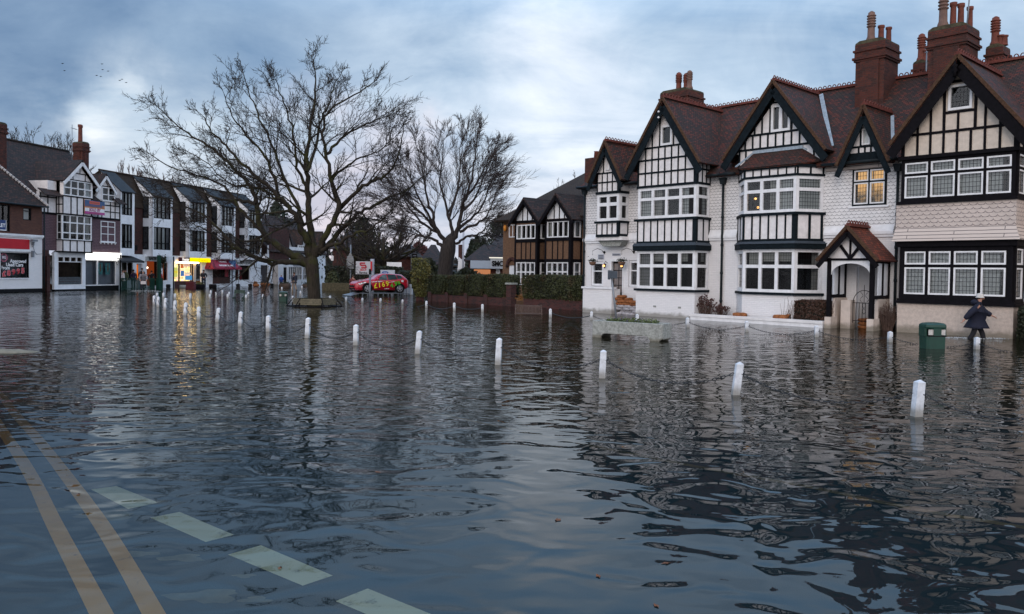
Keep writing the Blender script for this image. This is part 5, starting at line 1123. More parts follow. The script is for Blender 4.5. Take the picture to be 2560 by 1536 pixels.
def hedge(name, label, x0, x1, y0, y1, z0, z1, mat, fr=TF, n=900, ls=.045, group=None, r=.14, cat='hedge', taper=.0):
    h = thing(name, label, cat, fr, ((x0+x1)/2, (y0+y1)/2, 0), group)
    mb = MB(); c = Vector(((x0+x1)/2, (y0+y1)/2, (z0+z1)/2)); hx, hy, hz = (x1-x0)/2, (y1-y0)/2, (z1-z0)/2
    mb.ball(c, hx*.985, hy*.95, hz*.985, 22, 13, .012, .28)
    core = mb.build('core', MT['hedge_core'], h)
    mb = MB(); area = 2*hx*2*hz+2*hx*2*hy+2*2*hy*2*hz; n = int(area*n)
    for i in range(n):
        u, v = random.uniform(0, pi), random.uniform(0, 2*pi)
        d = Vector((random.uniform(-1, 1)*hx, random.uniform(-1, 1)*hy, random.uniform(-1, 1)*hz))
        k = random.random()*area
        if k < 4*hx*hz: d.y = -hy
        elif k < 4*hx*hz+4*hx*hy: d.z = hz
        else: d.x = random.choice((-1, 1))*hx
        for ax, hh in ((0, hx), (1, hy), (2, hz)):
            if abs(d[ax]) > hh-r:
                o_ = [q for q in (0, 1, 2) if q != ax]
                for q in o_:
                    H_ = (hx, hy, hz)[q]
                    if abs(d[q]) > H_-r: d[q] *= 1-.25*min(1, (abs(d[q])-(H_-r))/r)*min(1, r/H_)
        d *= 1+random.gauss(0, .012)+.03*sin(d.x*2.3+d.z*3)
        leaf(mb, c+d, ls*random.uniform(.6, 1.3), d.normalized()*.7)
    mb.build('foliage', mat, h); return h
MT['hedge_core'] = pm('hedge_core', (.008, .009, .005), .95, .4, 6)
lf_green = leafmat('dark_hedge_leaves', (.022, .030, .012), (.055, .060, .022), (.075, .042, .022))
lf_brown = leafmat('brown_hedge_leaves', (.040, .022, .016), (.085, .042, .028))
lf_yel = leafmat('variegated_leaves', (.035, .045, .015), (.16, .14, .035), (.22, .17, .05))
lf_dark = leafmat('dark_leaves', (.010, .014, .008), (.030, .035, .018))
lf_pine = leafmat('conifer_needles', (.010, .018, .012), (.030, .040, .024))
# ---- brown semi behind the hedge
yb = 7.0; S1, Z1 = TF.s_, TF.z_
B1 = thing('brown_semi', 'brown pebbledashed semi with two small white gables behind the clipped hedge', 'house', TF, (S1(1350, 8), 8, 0))
brn = pm('brown_pebbledash', (.155, .085, .05), .95, .25, 8, .02, 26, dirt=.3); brd = pm('dark_brown_pebbledash', (.085, .050, .034), .95, .25, 8, .02, 26, dirt=.3)
xe, xw = S1(1462, yb+1)+1.5, S1(1257, yb+1); ze = Z1(1256, 551, yb+.6)
w_ = MB(); ax = S1(1281, yb+1); w_.wall(xw, xe, -.35, ze, yb+1, .3, [(S1(1272, yb+1), S1(1290, yb+1), -.3, Z1(1281, 664, yb+1))]); w_.poly(((xw, yb+1, -.3), (xw, yb+8, -.3), (xw, yb+8, ze), (xw, yb+1, ze))[::-1]); w_.build('wall', brn, B1)
za = Z1(1281, 660, yb+1)
a = MB(); rr = (S1(1290, yb+1)-S1(1272, yb+1))/2; cx_ = (S1(1290, yb+1)+S1(1272, yb+1))/2
a.tube([(cx_-(rr+.12)*cos(pi*i/12), yb+.98, za-rr*.6+(rr*1.25+.1)*sin(pi*i/12)) for i in range(13)], .14, 6); a.build('brick_arch', MT['dred'], B1)
a = MB(); a.prism([(cx_-rr, -.3), (cx_+rr, -.3), (cx_+rr, za-rr*.5)]+[(cx_+rr*cos(pi*i/10), za-rr*.5+rr*1.15*sin(pi*i/10)) for i in range(1, 10)]+[(cx_-rr, za-rr*.5)], yb+1.05, yb+1.12); a.build('arched_door', MT['whitewall'], B1)
for (l, r_, ret, al, ac, ar, zap) in ((1292, 1338, 1354, 1279, 1307, 1336, 495), (1368, 1421, 1440, 1358, 1390, 1420, 484)):
    x0, x1 = S1(l, yb), S1(r_, yb); zw1, zw0 = Z1((l+r_)/2, 553 if l > 1300 else 562, yb), Z1((l+r_)/2, 594 if l > 1300 else 598, yb); zg1, zg0 = Z1((l+r_)/2, 656, yb), Z1((l+r_)/2, 694, yb)
    b = MB(); b.box(x0-.12, x1+.18, yb, yb+1, zg1+.12, zw0-.1); b.box(x0-.12, x1+.18, yb, yb+1, zw1+.02, zw1+.16); b.box(x0-.12, x1+.18, yb, yb+1, -.35, zg0-.05); b.build('bay_wall', brn, B1)
    t = MB(); t.box(x0-.15, x1+.24, yb-.06, yb+1, zg1+.02, zg1+.2); t.box(x0-.15, x1+.24, yb-.06, yb+1, zw0-.22, zw0-.05); t.box(x0-.22, x0-.08, yb-.03, yb+.2, zg0-.4, zw1+.1); t.box(x1+.02, x1+.21, yb-.04, yb+.2, zg0-.4, zw1+.12)
    studs(t, [x0+(x1-x0)*i/4 for i in (1, 2, 3)], zg1+.2, zw0-.2, yb, .08)
    for z0, z1 in ((zg0-.4, zg1), (zg1+.2, zw0-.2), (zw0, zw1)): t.box(x1+.18, x1+.215, yb+.85, yb+.99, z0, z1)
    t.build('timber_frame', MT['timber3'], B1)
    window(B1, x0-.05, x1, zw0, zw1, yb, 4, gm='gl', inn=['curtl', 'none', 'none', 'curtr'], fw=.07, mw=.08)
    window(B1, x0-.05, x1, zg0-.5, zg1, yb, 4, (zg0+.35,), gm='gll', inn=['curtl', 'none', 'none', 'curtr'], fw=.07, mw=.08)
    window(B1, .3, .85, zw0, zw1, -.03, 1, M=rotM(x1+.18, yb, pi/2), gm='gl', inn='net', fw=.06); window(B1, .3, .85, zg0-.5, zg1, -.03, 1, (zg0+.35,), M=rotM(x1+.18, yb, pi/2), gm='gl', inn='net', fw=.06)
    gc = (x0+x1)/2+.05; hw = (x1-x0)/2+.42; zb_ = ze+.02; zt = Z1((al+ar)/2, zap, yb)
    b = MB(); gable_wall(b, gc, hw-.25, zb_-.25, zb_+.1, zt-.25, yb+.05, .3); b.build('gable_panel', MT['whitewall'], B1)
    t = MB(); tri_studs(t, [gc-.45, gc, gc+.45], zb_-.2, yb+.05, gc, hw, zb_, zt, .3, .07); t.box(gc-hw-.05, gc+hw+.05, yb-.05, yb+.4, zb_-.35, zb_-.18); t.build('gable_timber', MT['timber3'], B1)
    gable_roof(B1, gc, hw, zb_-.1, zt, yb-.35, yb+5, tile='tiled', barge='timber3', bw=.2, crest=False, verge=False)
x0, x1 = S1(1272.5, yb+1), S1(1291, yb+1); window(B1, x0, x1, Z1(1281, 594, yb+1), Z1(1281, 562, yb+1), yb+.97, 2, gm='gl', inn='net', fw=.06, mw=.06)
r = MB(); rz = Z1(1440, 428, yb+5); rx = S1(1345, yb+5); xl = xw-.4
r.slab(((xl, yb+.5, ze), (xe, yb+.5, ze), (xe, yb+5, rz+.8), (rx-.2, yb+5, rz-1.4)), .15) if False else r.slab(((xl, yb+.5, ze), (xe, yb+.5, ze), (xe, yb+5.2, ze+4.7*.76), (xl+4.7, yb+5.2, ze+4.7*.76)), .15)
r.slab(((xl, yb+9.9, ze), (xl, yb+.5, ze), (xl+4.7, yb+5.2, ze+4.7*.76)), .15); r.build('roof', MT['tilem'], B1)
b = MB(); b.ball((S1(1262.5, yb+.9), yb+.85, Z1(1262, 571, yb+.9)), .14, .1, .22); b.build('alarm_box', pm('amber_plastic', (.55, .2, .02), .4), B1)
xa = S1(1469, 9); b = MB(); b.box(xa, xa+1.0, 8.6, 9.6, 6.5, Z1(1476, 398, 9)); CHM = b.build('chimney', MT['red'], B1); b = MB(); b.lathe([(.16, 0), (.13, .4), (.16, .45)], (xa+.5, 9.1, Z1(1476, 398, 9))); b.build('chimney_pot', MT['pot'], CHM)
# ---- front garden wall, hedges and gate pier
gx0, gx1 = S1(1283, 1.1), S1(1312, 1.1); hl = S1(1072, 1.1)
GW = thing('garden_wall', 'low red brick garden wall with pier under the clipped hedges', 'wall', TF, (-11, 1.1, 0))
b = MB(); b.wall(gx1, -4.3, -.35, .52, 1.05, .22); b.box(hl, gx0-.35, 1.05, 1.27, -.35, .45)
for px in (1075, 1117, 1165, 1215): x = S1(px, 1.0); b.box(x-.16, x+.16, .98, 1.3, -.35, .62)
b.build('brickwork', MT['dred'], GW)
b = MB(); b.box(gx0-.35, gx0+.05, .92, 1.32, -.35, 1.22); PR = b.build('pier', MT['dred'], GW); b = MB(); b.box(gx0-.40, gx0+.10, .87, 1.37, 1.22, 1.32); b.build('pier_cap', MT['concrete'], PR)
lab = ['green clipped hedge block nearest the ivy covered gatepost', 'second clipped hedge block right of the ivy covered gatepost', 'browner clipped hedge block in the middle of the garden wall', 'wide clipped hedge block left of the brick gate pier', 'long clipped hedge between the brick gate pier and white terrace']
for (l, r_, t_, bt_), lb in zip(((1071, 1117, 689, 736), (1118, 1165, 689, 739), (1165, 1213, 688, 742), (1214, 1282, 687, 745), (1309, 1462, 689, 753)), lab):
    x0, x1 = S1(l, 1.15)+.08, min(S1(r_, 1.15), -4.25)-.08; hedge('clipped_hedge', lb, x0, x1, .98, 1.9, max(.46, Z1(l, bt_, 1.1)-.05), Z1((l+r_)/2, t_, 1.2), lf_green, n=520, ls=.05, group='clipped hedges on the garden wall')
b = MB(); 
for i in range(160): leaf(b, TF.w((gx0+gx1)/2+random.gauss(.1, .25), 1.2, .35+random.random()*.3), .05)
tag(b.build('dead_leaf_heap', leafmat('orange_leaves', (.16, .07, .02), (.30, .14, .04)), None), 'heap of orange leaves in the gateway behind the slatted bench', 'leaves', kind='stuff')
iv = thing('ivy_gatepost', 'gatepost smothered in yellow green ivy left of the hedges', 'bush', WF, (*G(1050, 752).xy, 0))
c = G(1050, 752); b = MB(); b.box(c.x-.25, c.x+.25, c.y-.1, c.y+.3, -.3, 1.6); b.build('brick_pier', MT['dred'], iv)
b = MB()
for i in range(2600):
    z = random.uniform(.25, 2.72); wd = .56*(1-.45*abs(z-1.9)/1.2)+.1; a_ = random.uniform(0, 2*pi); rr = wd*(.6+.45*random.random())
    leaf(b, c+Vector((cos(a_)*rr+.05*sin(z*4), sin(a_)*rr*.8, z)), random.uniform(.04, .085), Vector((cos(a_), sin(a_), .3))*.6)
b.build('foliage', lf_yel, iv)
hedge('dark_hedge', 'dark hedge at the right edge beside the nearest house', 15.45, 17.2, -.35, .6, -.1, 1.05, lf_dark, n=700, ls=.05)
# ---- beds against the terrace
GL = thing('planter_wall', 'low white capped wall of the flooded flower bed along the middle house', 'wall', TF, (6.3, -.4, 0))
b = MB(); b.beam((3.3, -.35, -.1), (9.2, -.42, -.1), .16, .5, (0, 0, 1)); b.build('wall', MT['white'], GL); b = MB(); b.beam((3.25, -.35, .20), (9.22, -.42, .20), .24, .11, (0, 0, 1)); b.build('coping', MT['render1'], GL)
b = MB(); b.box(3.4, 9.1, -.22, .9, -.1, .10); b.build('soil', pm('wet_soil', (.03, .022, .016), .95, .3, 8), GL)
def twiggy(name, label, c, w_, h, n, mat, heads=None, fr=TF):
    t = thing(name, label, 'shrub', fr, c); b = MB(); hd = MB(); c = Vector(c)
    for i in range(n):
        a_ = random.uniform(0, 2*pi); k = random.random()**.6; p = c+Vector((cos(a_)*k*w_*.25, sin(a_)*k*.15, 0)); q = c+Vector((cos(a_)*k*w_*.5, sin(a_)*k*.3, h*random.uniform(.55, 1)*(1-.3*k)))
        m_ = p.lerp(q, .5)+Vector((random.gauss(0, .03), random.gauss(0, .03), 0)); b.tube((p, m_, q), [.011, .008, .004], 3, cap=False)
        if heads:
            for j in range(heads): hd.ball(q+Vector((random.gauss(0, .025), random.gauss(0, .025), random.gauss(0, .02))), .028, None, .022, 5, 4, .3)
        else:
            for j in range(3): s_ = m_.lerp(q, random.random()); b.tube((s_, s_+Vector((random.gauss(0, .09), random.gauss(0, .05), random.uniform(.03, .16)))), [.005, .003], 3, cap=False)
    b.build('stems', mat, t)
    if heads: tag(hd.build('flower_heads', pm('dead_flowers', (.085, .040, .035), .95, .4, 20), t), kind='stuff')
stem = pm('dead_stems', (.12, .075, .06), .9, .3, 10)
twiggy('dead_hydrangea', 'large brown dead hydrangea left of the drainpipe', (3.42, .45, .1), 1.1, 1.0, 110, stem, 3)
twiggy('dead_hydrangea', 'smaller brown dead hydrangea right of the drainpipe', (4.25, .45, .1), .8, .62, 90, stem, 2)
twiggy('bare_creeper', 'bare leafless shrub between porch and nearest house', (11.25, .25, .0), .7, 1.15, 120, stem)
hd = hedge('brown_hedge', 'red brown leafy bush left of the tiled porch', 7.85, 9.25, -.2, .55, .12, .98, lf_brown, n=800, ls=.05)
b = MB()
for i in range(60):
    x = random.choice((random.uniform(7.3, 7.9), random.uniform(8.9, 9.3))); b.tube((Vector((x, 0, .15))-FRM[hd.name], Vector((x+random.gauss(0, .15), 0, random.uniform(.4, 1.15)))-FRM[hd.name]), [.012, .004], 3)
b.build('bare_stems', stem, hd, world=True)
def sandbag(label, p, ang, L=.55, w_=.30, h=.13, mat='bag_orange', group=None, fr=TF, tilt=0, neck=False):
    b = MB(); b.M = Matrix.Translation(fr.w(*p)) @ Matrix.Rotation(fr.ang+ang, 4, 'Z') @ Matrix.Rotation(tilt, 4, 'Y')
    b.ball((0, 0, h/2), L/2, w_/2, h/2, 14, 8, .03, .6)
    if neck: b.lathe([(.03, 0), (.05, .05), (.09, .12)], (L/2-.02, 0, h/2), 8)
    for i in range(2): b.tube([(-L*.5+L*t/8, (-1)**i*w_*.25, h*.93+.006*sin(t*2)-.04*abs(t-4)/4) for t in range(1, 8)], .008, 4)
    return tag(b.build('sandbag', MT[mat]), label, 'sandbag', group)
MT['bag_orange'] = pm('orange_sacking', (.27, .095, .03), .85, .45, 10, .01, 60); MT['bag_grey'] = pm('grey_sacking', (.36, .34, .36), .85, .35, 10, .01, 60)
k = 0; ordn = ['lowest', 'second', 'third', 'fourth', 'fifth', 'sixth', 'seventh', 'eighth', 'top']
for row in range(8):
    z = -.05+row*.115; grey = row < 4; n = 3 if row < 6 else (2 if row == 6 else 1)
    for j in range(n):
        x = -1.20+.42*j+(.12 if row % 2 else 0)+random.gauss(0, .02)
        sandbag(('grey' if grey else 'orange')+' sandbag, '+('only bag' if n == 1 else ['left', 'middle' if n == 3 else 'right', 'right'][j]+' bag')+' in the '+ordn[row]+' row of the doorway pile', (x, .35+random.gauss(0, .03), z), random.gauss(0, .2), .50, .34, .15, 'bag_grey' if grey else 'bag_orange', 'sandbags piled at the door', tilt=random.gauss(0, .09))
sandbag('tied orange sandbag on the flower bed wall below the bay window', (5.55, -.2, .20), .1, .6, .3, .2, 'bag_orange', neck=False)
sandbag('tied orange sandbag on the flower bed wall left of the brown bush', (7.35, -.2, .20), .1, .62, .3, .2, 'bag_orange', neck=True)
for i in range(3): sandbag(['lowest', 'middle', 'topmost'][i]+' orange sandbag behind the iron gate', (10.42, .62, -.02+.13*i), 0, .8, .3, .15, 'bag_orange')
# hanging baskets on iron brackets
for x, lb in ((-3.15, 'left'), (-1.30, 'right')):
    t = thing('hanging_basket', 'flower basket hanging on the iron bracket '+lb+' of the end house door', 'basket', TF, (x, .5, 2.5), 'hanging baskets at the door')
    b = MB(); b.tube([(x+.35, .98, 2.86), (x+.33, .8, 3.05), (x+.2, .62, 3.12), (x, .5, 3.02), (x, .5, 2.8)], .013, 5); b.ball((x+.35, .96, 2.95), .06); b.build('bracket', MT['black'], t)
    b = MB(); b.lathe([(.05, -.17), (.14, -.12), (.18, 0), (.17, .01)], (x, .5, 2.46)); b.build('basket', pm('coir', (.16, .09, .06), .9, .3, 20), t)
    b = MB()
    for i in range(150): leaf(b, Vector((x+random.gauss(0, .13), .5+random.gauss(0, .1), 2.5+abs(random.gauss(0, .06)))), .035)
    b.build('foliage', lf_dark, t)
# ---- chain posts
postm = pm('white_painted_post', (.62, .65, .70), .6, .22, 9, .003, 50, dirt=.9, tide=.13)
near = [((2299.7, 950), (2291, 1041)), ((1849.8, 905.4), (1838.5, 987)), ((1509, 875), (1505, 945.5)), ((1248.5, 845), (1245, 912)), ((1049, 827), (1044, 884)), ((890, 811.5), (889.6, 863)), ((771, 794), (768, 845.5)), ((671, 789), (671, 829)), ((602.5, 779), (600, 816)), ((547, 769.7), (543, 805)), ((497, 766.7), (497, 799)), ((465, 756.6), (463, 789)), ((438, 751.5), (437, 781)), ((414.6, 745.5), (413, 775)), ((396, 742), (395, 768)), ((386, 739), (386, 762)), ((393, 732), (393, 747))]
right = [((2443, 843), (2441.6, 873.5)), ((2225.7, 828.6), (2224.5, 856)), ((2041.5, 814), (2041, 843)), ((1867, 802.7), (1867, 830)), ((1719, 794), (1719, 819)), ((1593, 785.6), (1593, 809)), ((1479, 779), (1479, 800)), ((1376, 772), (1376, 794)), ((1206, 760.6), (1206, 780)), ((1135.7, 757), (1136, 777)), ((1066, 752.6), (1066, 770)), ((1006.6, 749), (1006, 762)), ((951.5, 746), (951, 759)), ((906, 745), (906, 758)), ((865.5, 742.5), (865, 756)), ((825, 739.5), (825, 752))]
far = [((409, 732), 746), ((437.4, 734), 748), ((476, 734), 750), ((527, 726), 737), ((524.7, 735), 748), ((540.5, 730), 740), ((556, 725), 736), ((573, 730), 740), ((569.6, 735), 748), ((615.6, 737), 749), ((621, 730), 741), ((657.5, 736), 748), ((704.6, 718), 726), ((730, 717), 725), ((732, 740), 751), ((751, 728), 737), ((755, 715), 723)]
ORD = 'first second third fourth fifth sixth seventh eighth ninth tenth eleventh twelfth thirteenth fourteenth fifteenth sixteenth seventeenth'.split()
ptm = None; pdata = {}
def post(top, base, label, group, wd=.112, stain=False):
    p = G(*base); ptop = W(top[0], top[1], p.y); h = ptop.z; lean = max(-.12, min(.12, (ptop.x-p.x)/max(h, .2)))
    key = round(h, 2)
    b = MB(); w2 = wd/2; sh = -lean*.4; rot = Matrix.Translation((p.x, p.y, 0)) @ Matrix.Rotation(.12*sin(p.x*7), 4, 'Z')
    t = thing('chain_post', label, 'post', WF, (p.x, p.y, 0), group)
    def V(x, y, z): q = rot @ Vector((x, y, 0)); return Vector((q.x+lean*z, q.y, z))
    lv = [(w2*1.08, -.35), (w2*1.05, 0), (w2, h-w2*.55), (0.012, h)]; pr = None
    for r_, z in lv:
        rg = [b.V(V(a*r_, c_*r_, z)) for a, c_ in ((-1, -1), (1, -1), (1, 1), (-1, 1))]
        if pr:
            for i in range(4): b.face((pr[i], pr[(i+1) % 4], rg[(i+1) % 4], rg[i]))
        pr = rg
    b.face(pr); b.build('shaft', postm, t, bev=.006)
    b = MB(); zc = h-.16
    if h > .25:
        c0 = V(w2+.012, 0, zc); b.tube([c0+Vector((.028*cos(2*pi*i/8), 0, .028*sin(2*pi*i/8))) for i in range(9)], .008, 5); b.build('eye_bolt', MT['pipe'], t)
    return V(0, 0, zc)
An = [post(t_, b_, 'white chain post, '+ORD[i]+' from the right in the front row', 'white posts of the front row') for i, (t_, b_) in enumerate(near)]
Ar = [post(t_, b_, 'white chain post, '+ORD[i]+' from the right in the row before the houses', 'white posts before the houses') for i, (t_, b_) in enumerate(right)]
for i, (t_, y) in enumerate(far): post(t_, (t_[0], y), 'small white post, '+ORD[i]+' from the left among the far scattered posts', 'far white posts before the shops')
chm = pm('galvanised_chain', (.022, .026, .032), .6, .4, 20)
def chain(a, b_, label, group, sag, links=True):
    d = b_-a; L = d.length; m = MB(); n = max(8, int(L/.075)) if links else 16
    pts = [a+d*(i/n)-Vector((0, 0, sag*4*(i/n)*(1-i/n))) for i in range(n+1)]
    if not links: m.tube(pts, .018, 4)
    else:
        for i in range(n):
            p, q = pts[i], pts[i+1]; u = (q-p).normalized(); sd_ = Vector((0, 0, 1)) if i % 2 else u.cross(Vector((0, 0, 1))).normalized()
            l = (q-p).length*.68; c_ = (p+q)/2
            m.tube([c_+u*l*cos(2*pi*k/6)+sd_*.022*sin(2*pi*k/6) for k in range(7)], .0060, 4, cap=False)
    return tag(m.build('chain', chm), label, 'chain', group)
for i in range(len(An)-1):
    L = (An[i+1]-An[i]).length
    chain(An[i], An[i+1], 'chain sagging between the '+ORD[i]+' and '+ORD[i+1]+' front row posts from the right', 'chains of the front row', min(.30, .12*L), i < 8)
off = G(2700, 1085); chain(An[0], Vector((off.x, off.y, An[0].z)), 'chain leaving the frame from the rightmost front row post', 'chains of the front row', .26)
for i in range(len(Ar)-1):
    if i == 7: continue
    L = (Ar[i+1]-Ar[i]).length
    chain(Ar[i], Ar[i+1], 'chain sagging between the '+ORD[i]+' and '+ORD[i+1]+' posts from the right before the houses', 'chains before the houses', min(.20, .08*L), i < 6)
off = G(2700, 895); chain(Ar[0], Vector((off.x, off.y, Ar[0].z)), 'chain leaving the frame from the rightmost post before the houses', 'chains before the houses', .2)
# ---- stone trough planter
pA, pB_, pC = G(1480, 843), G(1655, 855), G(1697, 851); dv = (pB_-pA).normalized(); PF = Frame((pA.x, pA.y), (dv.x, dv.y)); Lp = (pB_-pA).length; Dp = .62; hp = .50
T1 = thing('stone_trough', 'long grey stone trough planter with cut away base standing in the flood', 'planter', PF, (Lp/2, Dp/2, 0))
b = MB(); n = 8; arch = [(Lp*.15, -.3), (Lp*.15, .02)]+[(Lp*.15+.10*(1-cos(pi/2*i/5)), .03+.09*sin(pi/2*i/5)) for i in range(6)]+[(Lp*.78-.12*(1-cos(pi/2*i/5)), .12-.0*i) for i in range(5, -1, -1)]
prof = [(0, -.3), (Lp*.13, -.3), (Lp*.13, .03), (Lp*.15, .10), (Lp*.18, .125), (Lp*.76, .125), (Lp*.80, .10), (Lp*.83, .02), (Lp*.85, -.3), (Lp-.10, -.3), (Lp-.10, .0), (Lp, .07), (Lp, hp), (0, hp)]
b.prism(prof, 0, .09); b.prism(prof, Dp-.09, Dp); b.box(0, .09, .09, Dp-.09, .02, hp); b.box(Lp-.09, Lp, .09, Dp-.09, .05, hp); b.box(.09, Lp-.09, .09, Dp-.09, .13, .36)
b.build('trough', MT['concrete'], T1, bev=.02)
b = MB()
for i in range(900): leaf(b, Vector((random.uniform(.35, Lp-.3), random.uniform(.15, Dp-.15), hp-.02+abs(random.gauss(0, .05)))), random.uniform(.02, .045))
b.build('foliage', leafmat('bedding_leaves', (.05, .08, .03), (.14, .17, .07)), T1)
b = MB()
for i in range(26): b.ball(Vector((random.uniform(.4, Lp-.4), random.uniform(.12, .4), hp+random.uniform(.02, .1))), .022, None, .012, 6, 4)
b.build('flowers', pm('violet_flowers', (.10, .07, .16), .7, .5, 30), T1)
# ---- tilted parking meter post, bins, bench
a, b_ = G(1545, 812), W(1527, 676, G(1545, 812).y)
t = thing('parking_post', 'leaning grey post with small box head behind the stone trough', 'post', WF, tuple(a)); m = MB(); m.tube((a-Vector((0, 0, .3)), b_), .036, 10); m.build('pole', MT['metal'], t)
m = MB(); c = b_+Vector((.04, 0, -.05)); m.box(c.x-.13, c.x+.20, c.y-.08, c.y+.08, c.z-.26, c.z+.02); m.box(c.x-.14, c.x-.06, c.y-.1, c.y+.1, c.z-.30, c.z+.05); m.build('head', MT['lead'], t, bev=.01)
grn = pm('bin_green', (.006, .042, .028), .4, .15, 4, coat=.2)
def litter_bin(base, k, label, rz):
    p = G(*base); t = thing('litter_bin', label, 'bin', WF, tuple(p), 'green litter bins')
    M_ = Matrix.Translation(p) @ Matrix.Rotation(rz, 4, 'Z') @ Matrix.Diagonal((k, k, k, 1))
    b = MB(); b.M = M_; hw, hd = .29, .24
    def ring(s_, z): return [(x*s_, y*s_, z) for x, y in ((-hw, -hd*.7), (-hw*.8, -hd), (hw*.8, -hd), (hw, -hd*.7), (hw, hd*.7), (hw*.8, hd), (-hw*.8, hd), (-hw, hd*.7))]
    def loft(rows):
        pr = None
        for r_ in rows:
            q = [b.V(v) for v in r_]
            if pr:
                for i in range(8): b.face((pr[i], pr[(i+1) % 8], q[(i+1) % 8], q[i]))
            pr = q
        b.face(pr)
    loft([ring(.93, -.3), ring(.95, 0), ring(.97, .34)]); b.build('bin_body', grn, t)
    b = MB(); b.M = M_
    for sx_ in (-1, 1): b.box(sx_*hw*.97-.03, sx_*hw*.97+.03, -hd*.6, hd*.6, .34, .58)
    b.box(-.11, .11, -hd*.98, -hd*.9, .34, .58); b.box(-.11, .11, hd*.9, hd*.98, .34, .58)
    loft([ring(1.0, .56), ring(1.03, .60), ring(1.0, .66), ring(.8, .70), ring(.4, .72)]); b.build('hood', grn, t)
    b = MB(); b.M = M_; b.box(-hw*.8, hw*.8, .02, .06, .34, .56); b.build('liner', MT['black'], t)
    for sx_ in (-1, 1):
        b = MB(); b.M = M_; b.box(sx_*.17-.075, sx_*.17+.075, -hd*.86, -hd*.82, .38, .53); b.build('aperture_panel', pm('bin_opening', (.50, .48, .46), .6, .2, 20) if 'bin_opening' not in bpy.data.materials else bpy.data.materials['bin_opening'], t)
    b = MB(); b.M = M_; b.box(-hw*.9, hw*.9, -hd*.985, -hd*.94, .335, .36); b.build('band', MT['black'], t)
litter_bin((2330, 871), .98, 'large dark green litter bin near the walking man', .1); litter_bin((708.5, 754), .82, 'small green litter bin left of the big bare tree', .1)
gb = thing('green_bench', 'dark green bench standing in water before the dress shop', 'bench', WF, tuple(G(599, 745)))
c = G(599, 745); wdt = W(612, 740, c.y).x-W(588, 740, c.y).x; b = MB()
zt = W(600, 725, c.y).z; zb = W(600, 734, c.y).z
for i in range(4): b.box(c.x-wdt/2, c.x+wdt/2, c.y-.02, c.y+.02, zb+(zt-zb)*i/4, zb+(zt-zb)*(i+.85)/4)
b.build('backrest', grn, gb)
for s_ in (-1, 1): b = MB(); b.box(c.x+s_*wdt*.48-.03, c.x+s_*wdt*.48+.03, c.y-.04, c.y+.04, -.3, zt); b.box(c.x+s_*wdt*.48-.03, c.x+s_*wdt*.48+.03, c.y-.4, c.y+.04, .0, .06); b.build('leg', grn, gb)
# timber garden bench afloat near the hedge
wood = pm('weathered_wood', (.085, .058, .050), .85, .3, 14, .004, 60); woodg = pm('mossy_wood', (.12, .105, .07), .85, .35, 10, .004, 60)
c = G(1325, 786); NB = thing('slatted_bench', 'brown slatted wooden bench half under water before the brick wall', 'bench', WF, tuple(c)); x0, x1 = W(1289, 770, c.y).x, W(1353, 770, c.y).x
b = MB(); zt = .40; b.beam((x0, c.y+.1, zt), (x1, c.y-.1, zt-.02), .05, .07, (0, 1, 0)); b.beam((x0, c.y+.05, .06), (x1, c.y-.15, .05), .05, .05, (0, 1, 0))
for i in range(17): x = x0+.08+(x1-x0-.16)*i/16; yy = c.y+.08-.2*i/16; b.beam((x, yy-.03, .06), (x, yy, zt), .042, .02, (0, 1, 0))
for x, yy in ((x0, c.y+.1), (x1, c.y-.1)): b.beam((x, yy-.04, -.3), (x, yy+.02, zt+.04), .06, .06, (0, 1, 0))
b.build('backrest', wood, NB)
b = MB(); 
for i in range(4): b.box(x0-.05, x1+.05, c.y-.55+.11*i, c.y-.46+.11*i, .02, .045)
b.build('seat', wood, NB)
for x in (x0, x1): b = MB(); b.box(x-.03, x+.03, c.y-.6, c.y, .20, .25); b.box(x-.03, x+.03, c.y-.6, c.y-.54, -.3, .20); b.build('armrest', wood, NB)
# hexagonal bench round the oak
TY = G(786, 766); BN = thing('tree_bench', 'six sided wooden bench round the trunk of the big bare tree', 'bench', WF, tuple(TY)); R_ = 1.12
for i in range(6):
    a0, a1 = pi/3*i+.05, pi/3*(i+1)+.05; am = (a0+a1)/2
    p0 = TY+Vector((cos(a0)*R_, sin(a0)*R_, 0)); p1 = TY+Vector((cos(a1)*R_, sin(a1)*R_, 0)); q0 = TY+Vector((cos(a0)*.85, sin(a0)*.85, 0)); q1 = TY+Vector((cos(a1)*.85, sin(a1)*.85, 0))
    b = MB(); up = Vector((0, 0, 1))
    for j in range(4):
        f0 = j*.25; f1 = f0+.22; lo = .10+.32*f0; hi = .10+.32*f1
        def E(p, q, f): return p.lerp(q, f*.22)
        b.slab((E(p0, q0, f0)+up*lo, E(p1, q1, f0)+up*lo, E(p1, q1, f1)+up*hi, E(p0, q0, f1)+up*hi), .03)
    b.build('backrest', woodg, BN)
    b = MB(); e0 = TY+(p0-TY)*1.28; e1 = TY+(p1-TY)*1.28; b.slab((e0+up*.035, e1+up*.035, p1+up*.035, p0+up*.035), .035); b.build('seat', MT['timber3'], BN)
    b = MB(); b.beam(e0+up*.0, p0.lerp(q0, .22)+up*.44, .035, .035, (0, 1, 0)); b.beam(p0-up*.3, p0+up*.2, .05, .05, (0, 1, 0)); b.build('leg', MT['timber3'], BN)
